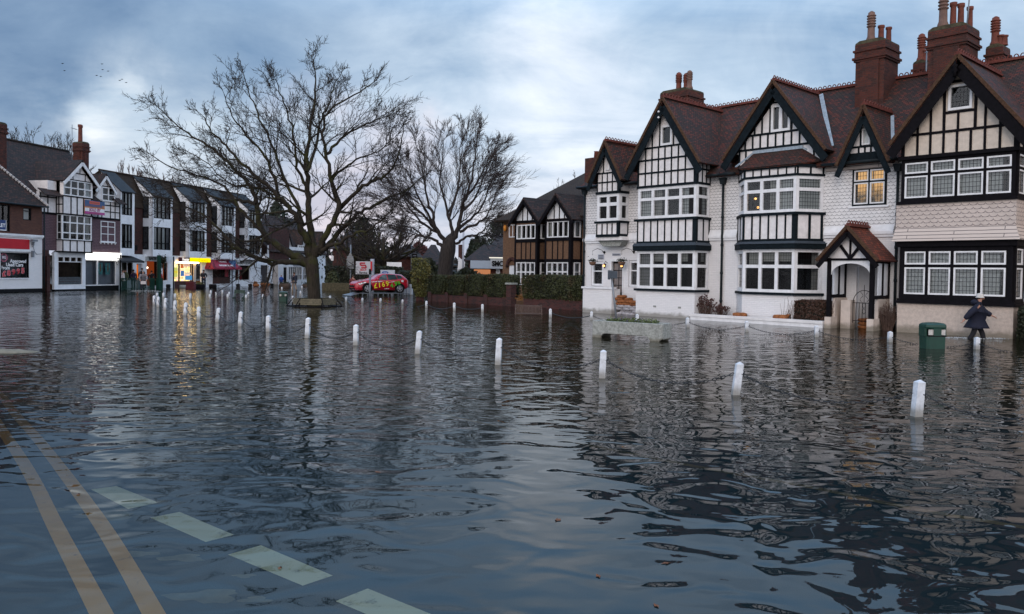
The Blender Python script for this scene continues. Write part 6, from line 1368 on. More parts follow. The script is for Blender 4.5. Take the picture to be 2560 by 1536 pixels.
# ------------------------------------------------------------ far background
def wbox(mb, pxl, pxr, pyt, Y, dep, z0=-.35, pyb=None):
    a, b = W(pxl, pyt, Y), W(pxr, pyt, Y); zt = W((pxl+pxr)/2, pyt, Y).z
    if pyb: z0 = W((pxl+pxr)/2, pyb, Y).z
    mb.box(a.x, b.x, Y, Y+dep, z0, zt)
def hip(mb, pxl, pxr, pye, pyr, Y, dep, inset=.35, ov=.4):
    a, b = W(pxl, pye, Y), W(pxr, pye, Y); ze = W((pxl+pxr)/2, pye, Y).z; zr = W((pxl+pxr)/2, pyr, Y+dep/2).z
    x0, x1 = a.x-ov, b.x+ov; i = (x1-x0)*inset; ym = Y+dep/2
    mb.slab(((x0, Y-ov, ze), (x1, Y-ov, ze), (x1-i, ym, zr), (x0+i, ym, zr)), .12); mb.slab(((x1, Y+dep, ze), (x0, Y+dep, ze), (x0+i, ym, zr), (x1-i, ym, zr)), .12)
    mb.slab(((x0, Y+dep, ze), (x0, Y-ov, ze), (x0+i, ym, zr)), .12); mb.slab(((x1, Y-ov, ze), (x1, Y+dep, ze), (x1-i, ym, zr)), .12)
def house(name, label, pxl, pxr, pye, pyr, Y, dep, wm, rm, wins=(), inset=.35, chim=None, cat='house'):
    c = W((pxl+pxr)/2, 700, Y); t = thing(name, label, cat, WF, (c.x, Y+dep/2, 0))
    b = MB(); wbox(b, pxl, pxr, pye, Y, dep); b.build('wall', MT[wm], t)
    b = MB(); hip(b, pxl, pxr, pye, pyr, Y, dep, inset); r = b.build('roof', MT[rm], t)
    for (l, r_, tp, bt_) in wins:
        a, d = W(l, tp, Y), W(r_, bt_, Y); window(t, a.x, d.x, d.z, a.z, Y-.06, 2, gm='gl', inn='net', fw=.09, mw=.07)
    if chim:
        a, d = W(chim[0], chim[2], Y+2), W(chim[1], chim[2], Y+2); b = MB(); b.box(a.x, d.x, Y+2, Y+3, 3, a.z); b.box(a.x-.08, d.x+.08, Y+1.92, Y+3.08, a.z-.35, a.z-.2); b.build('chimney', MT['dred'], t)
    return t
house('brick_house', 'dull red brick house behind the far hedge left of the car signs', 832, 900, 622, 575, 92, 10, 'dred', 'tiled', ((828, 834, 640, 652),), chim=(900, 908, 590))
house('brick_house', 'red brick house behind the white board right of the car', 985, 1028, 641, 612, 88, 9, 'red', 'tiled', chim=None)
house('tiled_bungalow', 'bungalow with purple red tiled roof left of the second bare tree', 1052, 1092, 662, 612, 84, 9, 'redl', 'tiled', inset=.4)
house('brick_house', 'low brick house with dark roof between the brown semi and the bare tree', 1236, 1300, 616, 588, 80, 8, 'red', 'tiled', ((1249, 1260, 621, 640),), inset=.2)
t = house('garage_office', 'low garage office with grey SMC fascia beside the brown semi', 1172, 1296, 652, 612, 74, 7, 'red', 'tiled', ((1188, 1200, 674, 684), (1204, 1214, 674, 684), (1240, 1250, 674, 685)), inset=.3, cat='garage')
b = MB(); wbox(b, 1176, 1262, 652, 73.4, .5, pyb=672); b.build('fascia', pm('grey_blue_fascia', (.36, .42, .50), .4, .05), t)
b = MB(); wbox(b, 1226, 1270, 646, 73.3, .55, pyb=672); b.build('sign_panel', pm('silver_fascia', (.42, .46, .52), .4, .05), t)
b = MB(); wbox(b, 1223, 1272, 643.5, 73.0, .8, pyb=646); b.build('lit_canopy_edge', emis('canopy_light', (1, .93, .8), 1.0), t)
c = W(1244, 660, 73.2); text(t, 'lettering', 'SMC', c.x, 73.2, c.z, .62, MT['black'], bold=.03, squeeze=.85)
b = MB(); wbox(b, 1184, 1226, 674, 73.8, .1, pyb=686); b.build('lit_shopfront', emis('lit_office', (.9, .36, .16), .55), t)
t = thing('white_lodge', 'small white gabled building right of the second bare tree trunk', 'house', WF, (W(1152, 700, 95).x, 95, 0))
b = MB(); a, d = W(1140, 660, 95), W(1168, 660, 95); zt = W(1146, 643, 95).z; b.prism([(a.x, -.3), (d.x, -.3), (d.x, a.z), (a.x+.3, zt)], 95, 101); b.build('wall', MT['whitewall'], t)
b = MB(); wbox(b, 1146, 1155, 612, 95.5, 1, 2); b.build('chimney', MT['dred'], t); b = MB(); c = W(1158, 640, 94); b.tube(((c.x, 94, -.3), (c.x, 94, W(1158, 560, 94).z)), .11, 8); b.build('flue_pipe', MT['bluegrey'], t)
# far hedges and clipped dome bush
def whedge(name, label, pxl, pxr, pyt, Y, dep, mat, n=60, ls=.12, z0=0, cat='hedge'):
    a, b_ = W(pxl, pyt, Y), W(pxr, pyt, Y); return hedge(name, label, a.x, b_.x, Y, Y+dep, z0, a.z, mat, fr=WF, n=n, ls=ls, cat=cat)
whedge('far_hedge', 'tall dark hedge behind the car and dealership signs', 812, 1006, 666, 78, 1.5, lf_dark)
whedge('far_hedge', 'low dark hedge right of the red car', 995, 1034, 678, 74, 1.5, lf_dark)
b = MB(); a, d = W(805, 712, 73), W(892, 712, 73); zt = W(850, 708, 73).z
t = thing('kerb_wall', 'low dark mossy wall along the far side of the flooded road', 'wall', WF, ((a.x+d.x)/2, 73, 0)); b.box(a.x, d.x, 73, 73.3, -.3, max(.35, zt)); b.build('brickwork', MT['moss'], t)
t = thing('dome_bush', 'rounded clipped bush left of the lamp post', 'bush', WF, (W(832, 700, 75).x, 75, 0)); c = W(832, 695, 75); b = MB(); R_ = W(850, 695, 75).x-c.x; zt = W(832, 677, 75).z
for i in range(700):
    a_ = random.uniform(0, 2*pi); e_ = random.uniform(0, pi/2); d = Vector((cos(a_)*cos(e_)*R_, sin(a_)*cos(e_)*R_, sin(e_)*(zt-.4))); leaf(b, Vector((c.x, 75, .4))+d, .12, d.normalized())
b.build('foliage', lf_green, t); b = MB(); b.ball((c.x, 75, .4), R_*.95, R_*.95, (zt-.4)*.95, 14, 10); b.build('core', MT['hedge_core'], t)
# ---- signs
def sign_post(name, label, px, pyt, pyb, r=.05, cat='sign', mat='metal', Y=None):
    p = G(px, pyb) if Y is None else W(px, pyb, Y); p.z = 0; t = thing(name, label, cat, WF, tuple(p)); b = MB(); zt = W(px, pyt, p.y).z; b.tube(((p.x, p.y, -.3), (p.x, p.y, zt)), r, 8); b.build('pole', MT[mat], t); return t, p
def panel(par, p, pxl, pxr, pyt, pyb, mat, name='panel', dy=-.06, th=.04, ):
    b = MB(); a, d = W(pxl, (pyt+pyb)/2, p.y+dy), W(pxr, (pyt+pyb)/2, p.y+dy); b.box(a.x, d.x, p.y+dy, p.y+dy+th, W((pxl+pxr)/2, pyb, p.y).z, W((pxl+pxr)/2, pyt, p.y).z); return b.build(name, mat, par), a.x, d.x
t, p = sign_post('lamp_post', 'tall grey lamp post between the big tree and the car', 862.5, 575, 716, .07, 'lamp post')
b = MB(); b.box(p.x-.1, p.x+.14, p.y-.13, p.y-.1, W(862, 697, p.y).z, W(862, 683, p.y).z); b.build('notice', MT['white'], t)
b = MB(); b.tube(((p.x, p.y, W(862, 575, p.y).z), (p.x+.5, p.y-.3, W(862, 570, p.y).z)), .05, 6); b.ball((p.x+.75, p.y-.45, W(862, 569, p.y).z), .4, .16, .09); b.build('lamp_head', MT['metal'], t)
t, p = sign_post('round_sign', 'round blue keep left sign in front of the far hedge', 869, 670, 712)
b = MB(); c = W(869, 676, p.y); R_ = W(875, 676, p.y).x-c.x; b.M = Matrix.Translation((c.x, p.y-.06, c.z)) @ Matrix.Rotation(pi/2, 4, 'X'); b.lathe([(R_, -.01), (R_, .02)], (0, 0, 0), 24, False); b.build('disc', pm('sign_blue', (.015, .12, .50), .35, .05), t)
b = MB(); b.beam((c.x+.09, p.y-.088, c.z+.09), (c.x-.10, p.y-.088, c.z-.10), .05, .008); b.beam((c.x-.12, p.y-.088, c.z-.12), (c.x-.12, p.y-.088, c.z+.03), .05, .008); b.beam((c.x-.12, p.y-.088, c.z-.12), (c.x+.03, p.y-.088, c.z-.12), .05, .008); b.build('arrow', MT['white'], t)
t, p = sign_post('warning_sign', 'grey back of a tall gable shaped road sign behind the round blue sign', 876, 612, 714, .05, Y=66)
b = MB(); a, d = W(867, 655, 66), W(885, 655, 66); z0, z1, z2 = W(876, 672, 66).z, W(876, 648, 66).z, W(876, 633, 66).z; b.prism([(a.x, z0), (d.x, z0), (d.x, z1), ((a.x+d.x)/2+.05, z2), ((a.x+d.x)/2-.05, z2), (a.x, z1)], 65.9, 65.93); b.build('panel', pm('sign_back', (.20, .21, .22), .5, .2), t)
b = MB(); 
for z in (z0+.3, z1-.05, z1+.15): b.box(a.x+.03, d.x-.03, 65.86, 65.899, z, z+.05)
b.build('stiffener', MT['metal'], t)
t, p = sign_post('dealer_sign', 'silver dealership sign with red badge behind the red car', 930, 648, 724, .16, Y=70, mat='bluegrey')
o, x0, x1 = panel(t, p, 889.5, 927, 654, 686, pm('silver_sign', (.44, .44, .48), .35, .05), dy=-.3); panel(t, p, 926, 930.5, 654, 677, pm('sign_red', (.5, .01, .02), .4, .05), 'red_strip', dy=-.32); panel(t, p, 929, 935, 648, 686, MT['bluegrey'], 'pylon', dy=-.1, th=.2)
c = W(908, 664, p.y-.31); rd = pm('badge_red', (.42, .02, .04), .4, .05); b = MB()
for k in range(3): b.beam((c.x-.26+.05*k, p.y-.32, c.z+.20-.2*k), (c.x+.26-.05*(2-k), p.y-.32, c.z+.20-.2*k), .13, .02)
b.beam((c.x-.27, p.y-.32, c.z+.2), (c.x-.20, p.y-.32, c.z-.02), .12, .02); b.beam((c.x+.27, p.y-.32, c.z-.2), (c.x+.20, p.y-.32, c.z+.02), .12, .02); b.build('badge', rd, t)
c = W(908, 675.5, p.y-.31); text(t, 'lettering', 'SEAT', c.x, p.y-.31, c.z, .20, rd, bold=.008, squeeze=1.3); c = W(908, 682.5, p.y-.31); text(t, 'lettering', 'Service', c.x, p.y-.31, c.z, .24, MT['black'], bold=.008, squeeze=1.0)
t, p = sign_post('dealer_sign', 'small silver sign with blue oval behind the red car roof', 980, 690, 724, .08, Y=68, mat='bluegrey')
panel(t, p, 951, 987, 675.5, 693, pm('silver_sign_small', (.42, .46, .54), .4, .05), dy=-.2); c = W(963, 682, p.y-.22); b = MB(); b.M = Matrix.Translation((c.x, p.y-.21, c.z)) @ Matrix.Rotation(pi/2, 4, 'X') @ Matrix.Diagonal((1, .45, 1, 1)); b.lathe([(.27, -.0), (.27, .02)], (0, 0, 0), 24, False); b.build('blue_oval', pm('oval_blue', (.02, .08, .32), .3, .05), t)
text(t, 'lettering', 'Ford', c.x, p.y-.24, c.z, .15, MT['white'], shear=.4)
t = thing('white_board', 'large white board on the red brick wall behind the car', 'sign', WF, (W(985, 680, 80).x, 80, 0)); b = MB(); wbox(b, 967, 1004, 656, 80, .08, pyb=676); b.build('panel', MT['whitewall'], t)
for px in (972, 1000): b = MB(); wbox(b, px-1, px+1, 676, 80.09, .08); b.build('post', MT['metal'], t)
t, p = sign_post('direction_sign', 'black finger sign on a pole above the ivy gatepost', 1027.5, 612, 722, .05)
panel(t, p, 1028.5, 1043, 636, 643, MT['black'], 'finger'); panel(t, p, 1028, 1043.5, 644, 651, MT['black'], 'finger')
for y in (640, 647.5): c = W(1036, y, p.y-.08); b = MB(); b.box(c.x-.19, c.x+.19, p.y-.07, p.y-.062, c.z-.02, c.z+.02); b.build('lettering', MT['bluegrey'], t)
t, p = sign_post('meter_post', 'grey post with narrow black plate in front of the red car', 924.5, 685, 757, .055); panel(t, p, 922, 927.5, 673, 686, MT['black'], 'plate')
t, p = sign_post('lamp_post', 'thin grey lamp post with blue parking sign before the dress shop', 580.5, 540, 717, .06, 'lamp post')
o, x0, x1 = panel(t, p, 571.5, 589, 652, 675, pm('parking_blue', (.01, .09, .28), .4, .05)); 
for i, s_ in enumerate(('WAY OUT', 'CARS', 'NO ENTRY', 'AHEAD')): c = W(580.3, 655.8+5.2*i, p.y-.1); text(t, 'lettering', s_, c.x, p.y-.066, c.z, .15, pm('pale_blue_lettering', (.25, .42, .60), .5, .02) if i == 0 else bpy.data.materials['pale_blue_lettering'])
# ---- shop fronts: rails, tubs, bollards
RL = thing('cafe_railing', 'green railing round the bakery tables with green corner post', 'railing', LF, (S_(345, -.6), -.6, 0)); yr_ = -.6; b = MB(); x0, x1 = S_(303, yr_), S_(384, yr_)
for z in (.12, .95): b.box(x0, x1, yr_-.02, yr_+.02, z-.025, z+.025)
n = 46
for i in range(n+1): x = x0+(x1-x0)*i/n; b.box(x-.012, x+.012, yr_-.012, yr_+.012, -.2, .95)
b.build('railing', grn, RL); b = MB(); b.box(S_(384, yr_), S_(395, yr_), yr_+.3, yr_+.34, -.3, .95); b.build('gate_panel', pm('dark_green_panel', (.008, .04, .025), .5, .2), RL)
b = MB(); xx = S_(397.5, yr_); b.box(xx-.13, xx+.16, yr_-.1, yr_+.1, -.3, 2.95); b.box(xx-.2, xx+.35, yr_-.15, yr_+.15, -.3, .95); b.build('corner_post', grn, RL)
t = thing('hanging_basket', 'dark hanging basket on the green post outside the bakery', 'basket', LF, (S_(406, yr_), yr_, 2.2)); b = MB(); xx = S_(406, yr_)
for i in range(600): a_ = random.uniform(0, 2*pi); leaf(b, Vector((xx+cos(a_)*random.uniform(.1, .38), yr_+sin(a_)*.3, random.choice((random.gauss(2.55, .18), random.gauss(2.15, .22))))), .07)
b.build('foliage', lf_dark, t); b = MB(); b.box(xx-.35, xx+.0, yr_-.02, yr_+.02, 2.82, 2.88); b.ball((xx, yr_, 2.5), .26, None, .3); b.build('basket', MT['black'], t)
def bollard(px, pyt, pyb, label):
    p = G(px, pyb); h = W(px, pyt, p.y).z; b = MB(); t = thing('bollard', label, 'bollard', WF, tuple(p), 'black bollards before the shops')
    b.lathe([(.19, -.3), (.19, h*.3), (.16, h*.32), (.16, h*.5), (.19, h*.52), (.19, h*.72), (.16, h*.74), (.19, h*.8), (.18, h*.95), (.08, h)], tuple(p), 12); b.build('body', MT['black'], t)
bollard(420.6, 711, 724.5, 'short black bollard in front of the bakery window'); bollard(595, 710, 722, 'short black bollard under the dress shop window, left one'); bollard(625.5, 710, 722, 'short black bollard under the dress shop window, right one'); bollard(679.6, 709, 719, 'short black bollard beside the beige board panel')
def tub(px, pyt, pyb, w_, label, mat, leafy=None):
    p = G(px, pyb); h = W(px, pyt, p.y).z; t = thing('barrel_tub', label, 'planter', WF, tuple(p)); b = MB(); b.lathe([(w_*.85, -.3), (w_, h*.5), (w_*.9, h), (w_*.8, h), (w_*.78, h-.08)], tuple(p), 14); b.build('tub', mat, t)
    if leafy:
        b = MB(); 
        for i in range(120): leaf(b, p+Vector((random.gauss(0, w_*.5), random.gauss(0, w_*.4), h+abs(random.gauss(0, .1)))), .07)
        b.build('foliage', leafy, t)
tub(458, 713, 721, .34, 'grey barrel tub left of the crates before the lit food shop', MT['concrete']); tub(499, 711, 722, .42, 'dark barrel tub beside the food shop doorway', MT['timber3'], lf_yel); tub(532, 711, 720, .36, 'dark barrel tub under the red awning', MT['timber3']); tub(712, 709, 720, .62, 'wide brown barrel tub in front of the white cottage shop', MT['roomw'], lf_dark); tub(766, 711, 717, .5, 'low brown tub just left of the big tree trunk', MT['roomw'], lf_dark)
maroon = pm('maroon_crate', (.12, .012, .02), .6, .2)
p = G(477, 723); zt = W(477, 704.5, p.y).z; hh_ = zt/5
for i in range(5):
    b = MB(); w2 = .36; z = i*hh_; jx = random.gauss(0, .015)
    b.box(p.x-w2+jx, p.x+w2+jx, p.y-.25, p.y-.22, z+.02, z+hh_*.42); b.box(p.x-w2+jx, p.x+w2+jx, p.y+.22, p.y+.25, z+.02, z+hh_*.9); b.box(p.x-w2+jx, p.x-w2+.03+jx, p.y-.22, p.y+.22, z+.02, z+hh_*.9); b.box(p.x+w2-.03+jx, p.x+w2+jx, p.y-.22, p.y+.22, z+.02, z+hh_*.9); b.box(p.x-w2+jx, p.x+w2+jx, p.y-.22, p.y+.22, z, z+.02); b.box(p.x-w2+jx, p.x+w2+jx, p.y-.26, p.y-.22, z+hh_*.72, z+hh_*.97)
    tag(b.build('plastic_crate', maroon), 'maroon plastic crate, '+['lowest', 'second from the bottom', 'middle', 'second from the top', 'topmost'][i]+' in the stack before the food shop', 'crate', 'maroon crates stacked before the food shop')
def wbag(px, py, label, L=.7, h=.22):
    p = G(px, py); sandbag(label, (p.x, p.y, .0), 0, L, .4, h, fr=WF)
for a in ((523, 716, 'orange sandbag heap, bottom bag by the white door grille', .8, .45), (520, 709, 'orange sandbag heap, top bag by the salon grille', .6, .6), (635, 715, 'dark orange sandbag below the dress shop corner', .8, .5), (640, 717, 'small orange sandbag at the dress shop corner', .7, .3), (663, 715.5, 'orange sandbags flat across the dark shop doorway', 1.1, .35), (117, 726, 'orange sandbag in the dark alley of the half timbered shop', 1.0, .5), (493, 714, 'orange sandbag inside the lit food shop doorway', 1.0, .5)): wbag(*a)

# ------------------------------------------------------------ red hatchback on its display ramp
def place(P, ang): return Matrix.Translation(P) @ Matrix.Rotation(ang, 4, 'Z')
cF, cRr = W(907.3, 722, 60.2), W(987, 723, 61.6); ang = atan2(cRr.y-cF.y, cRr.x-cF.x); WB = 2.65; sc = (cRr-cF).length/WB
wz = W(947, 731.8, 60.8).z
CM_ = place((cF.x, cF.y, wz), ang) @ Matrix.Diagonal((sc, sc, sc, 1))
CAR = thing('parked_car', 'red hatchback with yellow and green price lettering on a display ramp', 'car', WF, (cF.x+1.3*sc, cF.y, wz))
# x runs from the front axle backwards, nose at -.88, tail at 3.48
st = [(-.90, .36, .62, .64, .40, .45), (-.84, .20, .66, .72, .70, .55), (-.60, .18, .78, .86, .84, .62), (-.2, .18, .86, .96, .89, .66), (.30, .18, .90, 1.03, .905, .66), (.62, .18, .93, 1.09, .91, .66), (1.02, .18, .96, 1.34, .91, .60), (1.35, .18, .97, 1.45, .91, .58), (1.8, .18, .985, 1.48, .91, .58), (2.3, .18, 1.0, 1.46, .91, .57), (2.75, .19, 1.03, 1.43, .90, .56), (3.02, .22, 1.06, 1.40, .88, .54), (3.10, .24, 1.06, 1.34, .88, .55), (3.26, .28, 1.04, 1.16, .85, .60), (3.42, .34, .94, .98, .80, .62), (3.47, .42, .80, .83, .70, .55)]
b = MB(); b.M = CM_; pr = None
for x, zb, zl, zt, hw, ht in st:
    half = [(hw*.75, zb), (hw*.96, zb+.08), (hw, (zb+zl)/2-.05), (hw*.985, zl-.06), (hw*.95, zl), (ht+(hw*.95-ht)*.45 if zt-zl > .15 else hw*.9, zl+(zt-zl)*.55), (ht, zt-.045 if zt-zl > .15 else zt-.01), (ht*.75, zt)]
    pts = half+[(-a, z) for a, z in half[::-1]]
    rg = [b.V((x, a, z)) for a, z in pts]
    if pr:
        for i in range(len(rg)): b.face((pr[i], rg[i], rg[(i+1) % len(rg)], pr[(i+1) % len(rg)]), True)
    else: b.face(rg)
    pr = rg
b.face(pr[::-1]); body = b.build('body', pm('red_car_paint', (.42, .006, .022), .25, .04, 2, coat=.6, spec=.6), CAR)
cg = pm('car_glass', (.03, .05, .055), .08, .1, 2, spec=.9); blk = MT['black']; alloy = pm('alloy', (.45, .46, .50), .35, .1, 5, metal=.6); tyre = pm('tyre', (.012, .012, .013), .8, .2)
def side(pts, name, mat, off=.04, both=True, n=1):
    for s_ in ((-1, 1) if both else (-1,)):
        b = MB(); b.M = CM_; P = []
        for x, z in pts:
            for k in range(len(st)-1):
                if st[k][0] <= x <= st[k+1][0]: f_ = (x-st[k][0])/(st[k+1][0]-st[k][0]); zb, zl, zt, hw, ht = [st[k][q]+(st[k+1][q]-st[k][q])*f_ for q in range(1, 6)]
            if z <= zl: y = hw*(1.0 if z < zl-.06 else .975)
            else:
                u = (z-zl)/max(zt-.045-zl, .01); m_ = ht+(hw*.95-ht)*.45; y = hw*.95+(m_-hw*.95)*min(1, u/.55)+(ht-m_)*max(0, (u-.55)/.45)
            P.append((x, s_*(y+off), z))
        b.poly(P if s_ < 0 else P[::-1]); b.build(name, mat, CAR)
side([(.90, .99), (1.64, 1.0), (1.62, 1.41), (1.36, 1.39), (1.12, 1.25)], 'side_window', cg); side([(1.71, 1.0), (2.45, 1.04), (2.40, 1.39), (1.70, 1.415)], 'side_window', cg); side([(2.51, 1.05), (2.95, 1.14), (2.86, 1.31), (2.47, 1.37)], 'side_window', cg)
side([(-.62, .62), (-.15, .76), (-.12, .83), (-.30, .81), (-.70, .70)], 'headlight', pm('headlight_lens', (.75, .75, .78), .15, .1, 5, spec=.9)); side([(3.10, .85), (3.30, .80), (3.28, 1.0), (3.12, 1.03)], 'tail_light', pm('tail_lens', (.45, .02, .02), .2, .1))
side([(2.75, .86), (2.95, .82), (2.97, .96), (2.80, .98)], 'sticker', MT['white'])
b = MB(); b.M = CM_; b.poly(((.66, -.56, 1.10), (.66, .56, 1.10), (1.06, .50, 1.365), (1.06, -.50, 1.365)) ); b.build('windscreen', cg, CAR)
b = MB(); b.M = CM_; b.box(-.915, -.87, -.5, .5, .42, .56); b.box(-.90, -.85, -.55, .55, .25, .36); b.build('grille', blk, CAR)
for s_ in (-1, 1):
    b = MB(); b.M = CM_; b.ball((.80, s_*1.0, 1.03), .09, .10, .07); b.build('mirror', bpy.data.materials['red_car_paint'], CAR)
    for x in (0, WB):
        b = MB(); b.M = CM_ @ Matrix.Translation((x, s_*.79, .325)) @ Matrix.Rotation(pi/2*s_, 4, 'X'); b.lathe([(.18, -.11), (.31, -.10), (.325, -.06), (.325, .06), (.31, .115), (.24, .12), (.20, .05)], (0, 0, 0), 24); WH = b.build('wheel', tyre, CAR)
        b = MB(); b.M = CM_ @ Matrix.Translation((x, s_*.925, .325)) @ Matrix.Rotation(-pi/2*s_, 4, 'X')
        for i in range(5):
            a_ = 2*pi*i/5+.3; b.beam((cos(a_)*.05, sin(a_)*.05, .02), (cos(a_)*.215, sin(a_)*.215, 0), .085, .02, (0, 0, 1))
        b.tube([(cos(2*pi*i/20)*.222, sin(2*pi*i/20)*.222, 0) for i in range(21)], .016, 5); b.ball((0, 0, .02), .05, None, .02); b.build('rim', alloy, WH)
        b = MB(); b.M = CM_; b.tube([(x-.40*cos(pi*i/12), s_*(.905), .33+.40*sin(pi*i/12)) for i in range(13)], .035, 5, sm=True); b.M = CM_ @ Matrix.Translation((x, s_*.875, .33)) @ Matrix.Rotation(pi/2, 4, 'X'); b.lathe([(.39, -.045), (.39, .045)], (0, 0, 0), 24, False); b.build('wheel_arch', blk, CAR)
def cartext(s_, x, z, size, mat, tilt=0, bold=.01):
    R3 = CM_ @ Matrix.Translation((x, -.955, z)) @ Matrix.Rotation(pi/2, 4, 'X') @ Matrix.Rotation(tilt, 4, 'Z')
    cu = bpy.data.curves.new('price', 'FONT'); cu.body = s_; cu.size = size; cu.align_x = 'CENTER'; cu.align_y = 'CENTER'; cu.offset = bold; cu.extrude = .003
    tmp = bpy.data.objects.new('t', cu); C.objects.link(tmp); me = bpy.data.meshes.new_from_object(tmp.evaluated_get(bpy.context.evaluated_depsgraph_get())); bpy.data.objects.remove(tmp)
    me.materials.clear(); me.materials.append(mat); me.transform(Matrix.Translation(-FRM[CAR.name]) @ R3); o = bpy.data.objects.new('price_lettering', me); C.objects.link(o); o.parent = CAR
yl = pm('yellow_vinyl', (.75, .68, .03), .5, .05); gv = pm('green_vinyl', (.05, .45, .03), .5, .05); 
for i, ch in enumerate('£169'): cartext(ch, .63+.32*i, .52+.055*i, .52, yl, .12, .010)
for i, ch in enumerate('4.9%'): cartext(ch, (1.98, 2.17, 2.33, 2.58)[i]-.02, .55+.07*i, .46 if i < 3 else .36, gv, .12, .010)
cartext('Low rate finance', .75, .86, .13, MT['white'], .05, .006); cartext('per month', 1.95, .84, .11, MT['white'], .12, .004); cartext('on this car', 1.55, .33, .09, MT['white'], .03, .002)
# ramp under the car: thin deck on posts
t = thing('display_ramp', 'low steel display ramp carrying the red hatchback', 'ramp', WF, (cF.x+1.3, cF.y+.5, 0)); b = MB(); b.M = place((cF.x, cF.y, 0), ang)
for y in (-.8, .8): b.box(-.5, 3.3, y-.16, y+.16, wz-.06, wz-.012)
b.poly(((-1.3, -.9, .02), (-.5, -.9, wz-.02), (-.5, .9, wz-.02), (-1.3, .9, .02))); b.build('deck', MT['metal'], t); b = MB(); b.M = place((cF.x, cF.y, 0), ang)
for x in [-.4+.41*i for i in range(10)]:
    for y in (-.9, .9): b.box(x-.025, x+.025, y-.02, y+.02, -.3, wz-.06)
b.build('support', MT['metal'], t)
wf = thing('picket_fence', 'white leaning pickets right of the red car', 'fence', WF, tuple(G(1018, 738)))
for i, (px, pt, pb) in enumerate(((1012, 712, 731), (1019.5, 711, 731), (1027.5, 711, 730), (1008, 723, 735), (1014, 722, 737), (1020, 721, 737), (1024.5, 720, 737), (1001.5, 725, 735), (1031, 722, 736))):
    p = G(px, pb+3); p.y = 62+i*.1; q = W(px, pb, p.y); tp = W(px-1.5, pt, p.y); b = MB(); b.tube((Vector((q.x, p.y, -.2)), tp), .09, 6, sm=False); b.build('picket', postm, wf)
# birds
for i, (x, y) in enumerate(((428, 438), (442, 487), (700, 441), (704, 480), (742, 490), (663, 520), (692, 527), (838, 546), (822, 554), (866, 569))):
    c = W(x/2.749, y/2.749, 110); b = MB(); s_ = .13; r_ = random.uniform(.2, .6)
    b.ball(c, .09, .06, .06, 6, 5)
    for k in (-1, 1): b.poly((c+Vector((k*.05, -.08, 0)), c+Vector((k*s_, -.02, r_*s_)), c+Vector((k*s_*1.6, .05, r_*s_*.5)), c+Vector((k*.05, .1, 0))))
    tag(b.build('bird', MT['black']), 'tiny dark bird in the sky, '+ORD[i]+' of the flock from upper left', 'bird', 'birds over the shops')
# floating leaves
for i, (px, py) in enumerate(((196, 1236), (1495, 1440), (1665, 1408), (1640, 1514), (1395, 1300), (1660, 975), (700, 1420), (945, 1180))):
    p = G(px, py, .004); b = MB(); a_ = random.uniform(0, 6); s_ = random.uniform(.025, .05); u = Vector((cos(a_), sin(a_), 0)); v = Vector((-sin(a_), cos(a_), 0))
    b.poly((p-u*s_, p-v*s_*.45+u*.01, p+u*s_, p+v*s_*.5)); b.poly((p-v*s_*.45+u*.01, p-v*s_*.2-u*s_*.4+Vector((0, 0, .01)), p+u*s_*.3, p+u*s_)) 
    tag(b.build('floating_leaf', pm('dead_leaf', (.16, .06, .025), .8, .4, 30) if i == 0 else bpy.data.materials['dead_leaf']), 'small dead leaf floating on the near water, '+ORD[i]+' one', 'leaf', 'leaves floating on the flood')
# ------------------------------------------------------------ trees
class Twigs:
    def __init__(s): s.v = []; s.f = []
    def seg(s, p, q, r0, r1, n=3):
        d = q-p; L = d.length
        if L < 1e-5: return
        d = d/L; a = d.cross(Vector((.3, .2, 1)) if abs(d.z) < .95 else Vector((1, 0, 0))).normalized(); b = a.cross(d); i0 = len(s.v)
        for c, r in ((p, r0), (q, r1)):
            for k in range(n):
                t = 2*pi*k/n; s.v.append(c+(a*cos(t)+b*sin(t))*r)
        for k in range(n): s.f.append((i0+k, i0+(k+1) % n, i0+n+(k+1) % n, i0+n+k))
    def path(s, P, R, n):
        u = None; prev = None
        for i, p in enumerate(P):
            d = (P[min(i+1, len(P)-1)]-P[max(i-1, 0)]).normalized()
            if u is None: u = d.cross(Vector((.3, .2, 1))).normalized()
            u = (u-d*u.dot(d)).normalized(); v = d.cross(u); i0 = len(s.v)
            for k in range(n): t = 2*pi*k/n; s.v.append(p+(u*cos(t)+v*sin(t))*R[i])
            if prev is not None:
                for k in range(n): s.f.append((prev+k, prev+(k+1) % n, i0+(k+1) % n, i0+k))
            prev = i0
    def build(s, name, mat, par, base):
        me = bpy.data.meshes.new(name); me.from_pydata([tuple(v-base) for v in s.v], [], s.f); me.materials.append(mat); me.update()
        me.polygons.foreach_set('use_smooth', [True]*len(s.f)); o = bpy.data.objects.new(name, me); C.objects.link(o); o.parent = par; return o
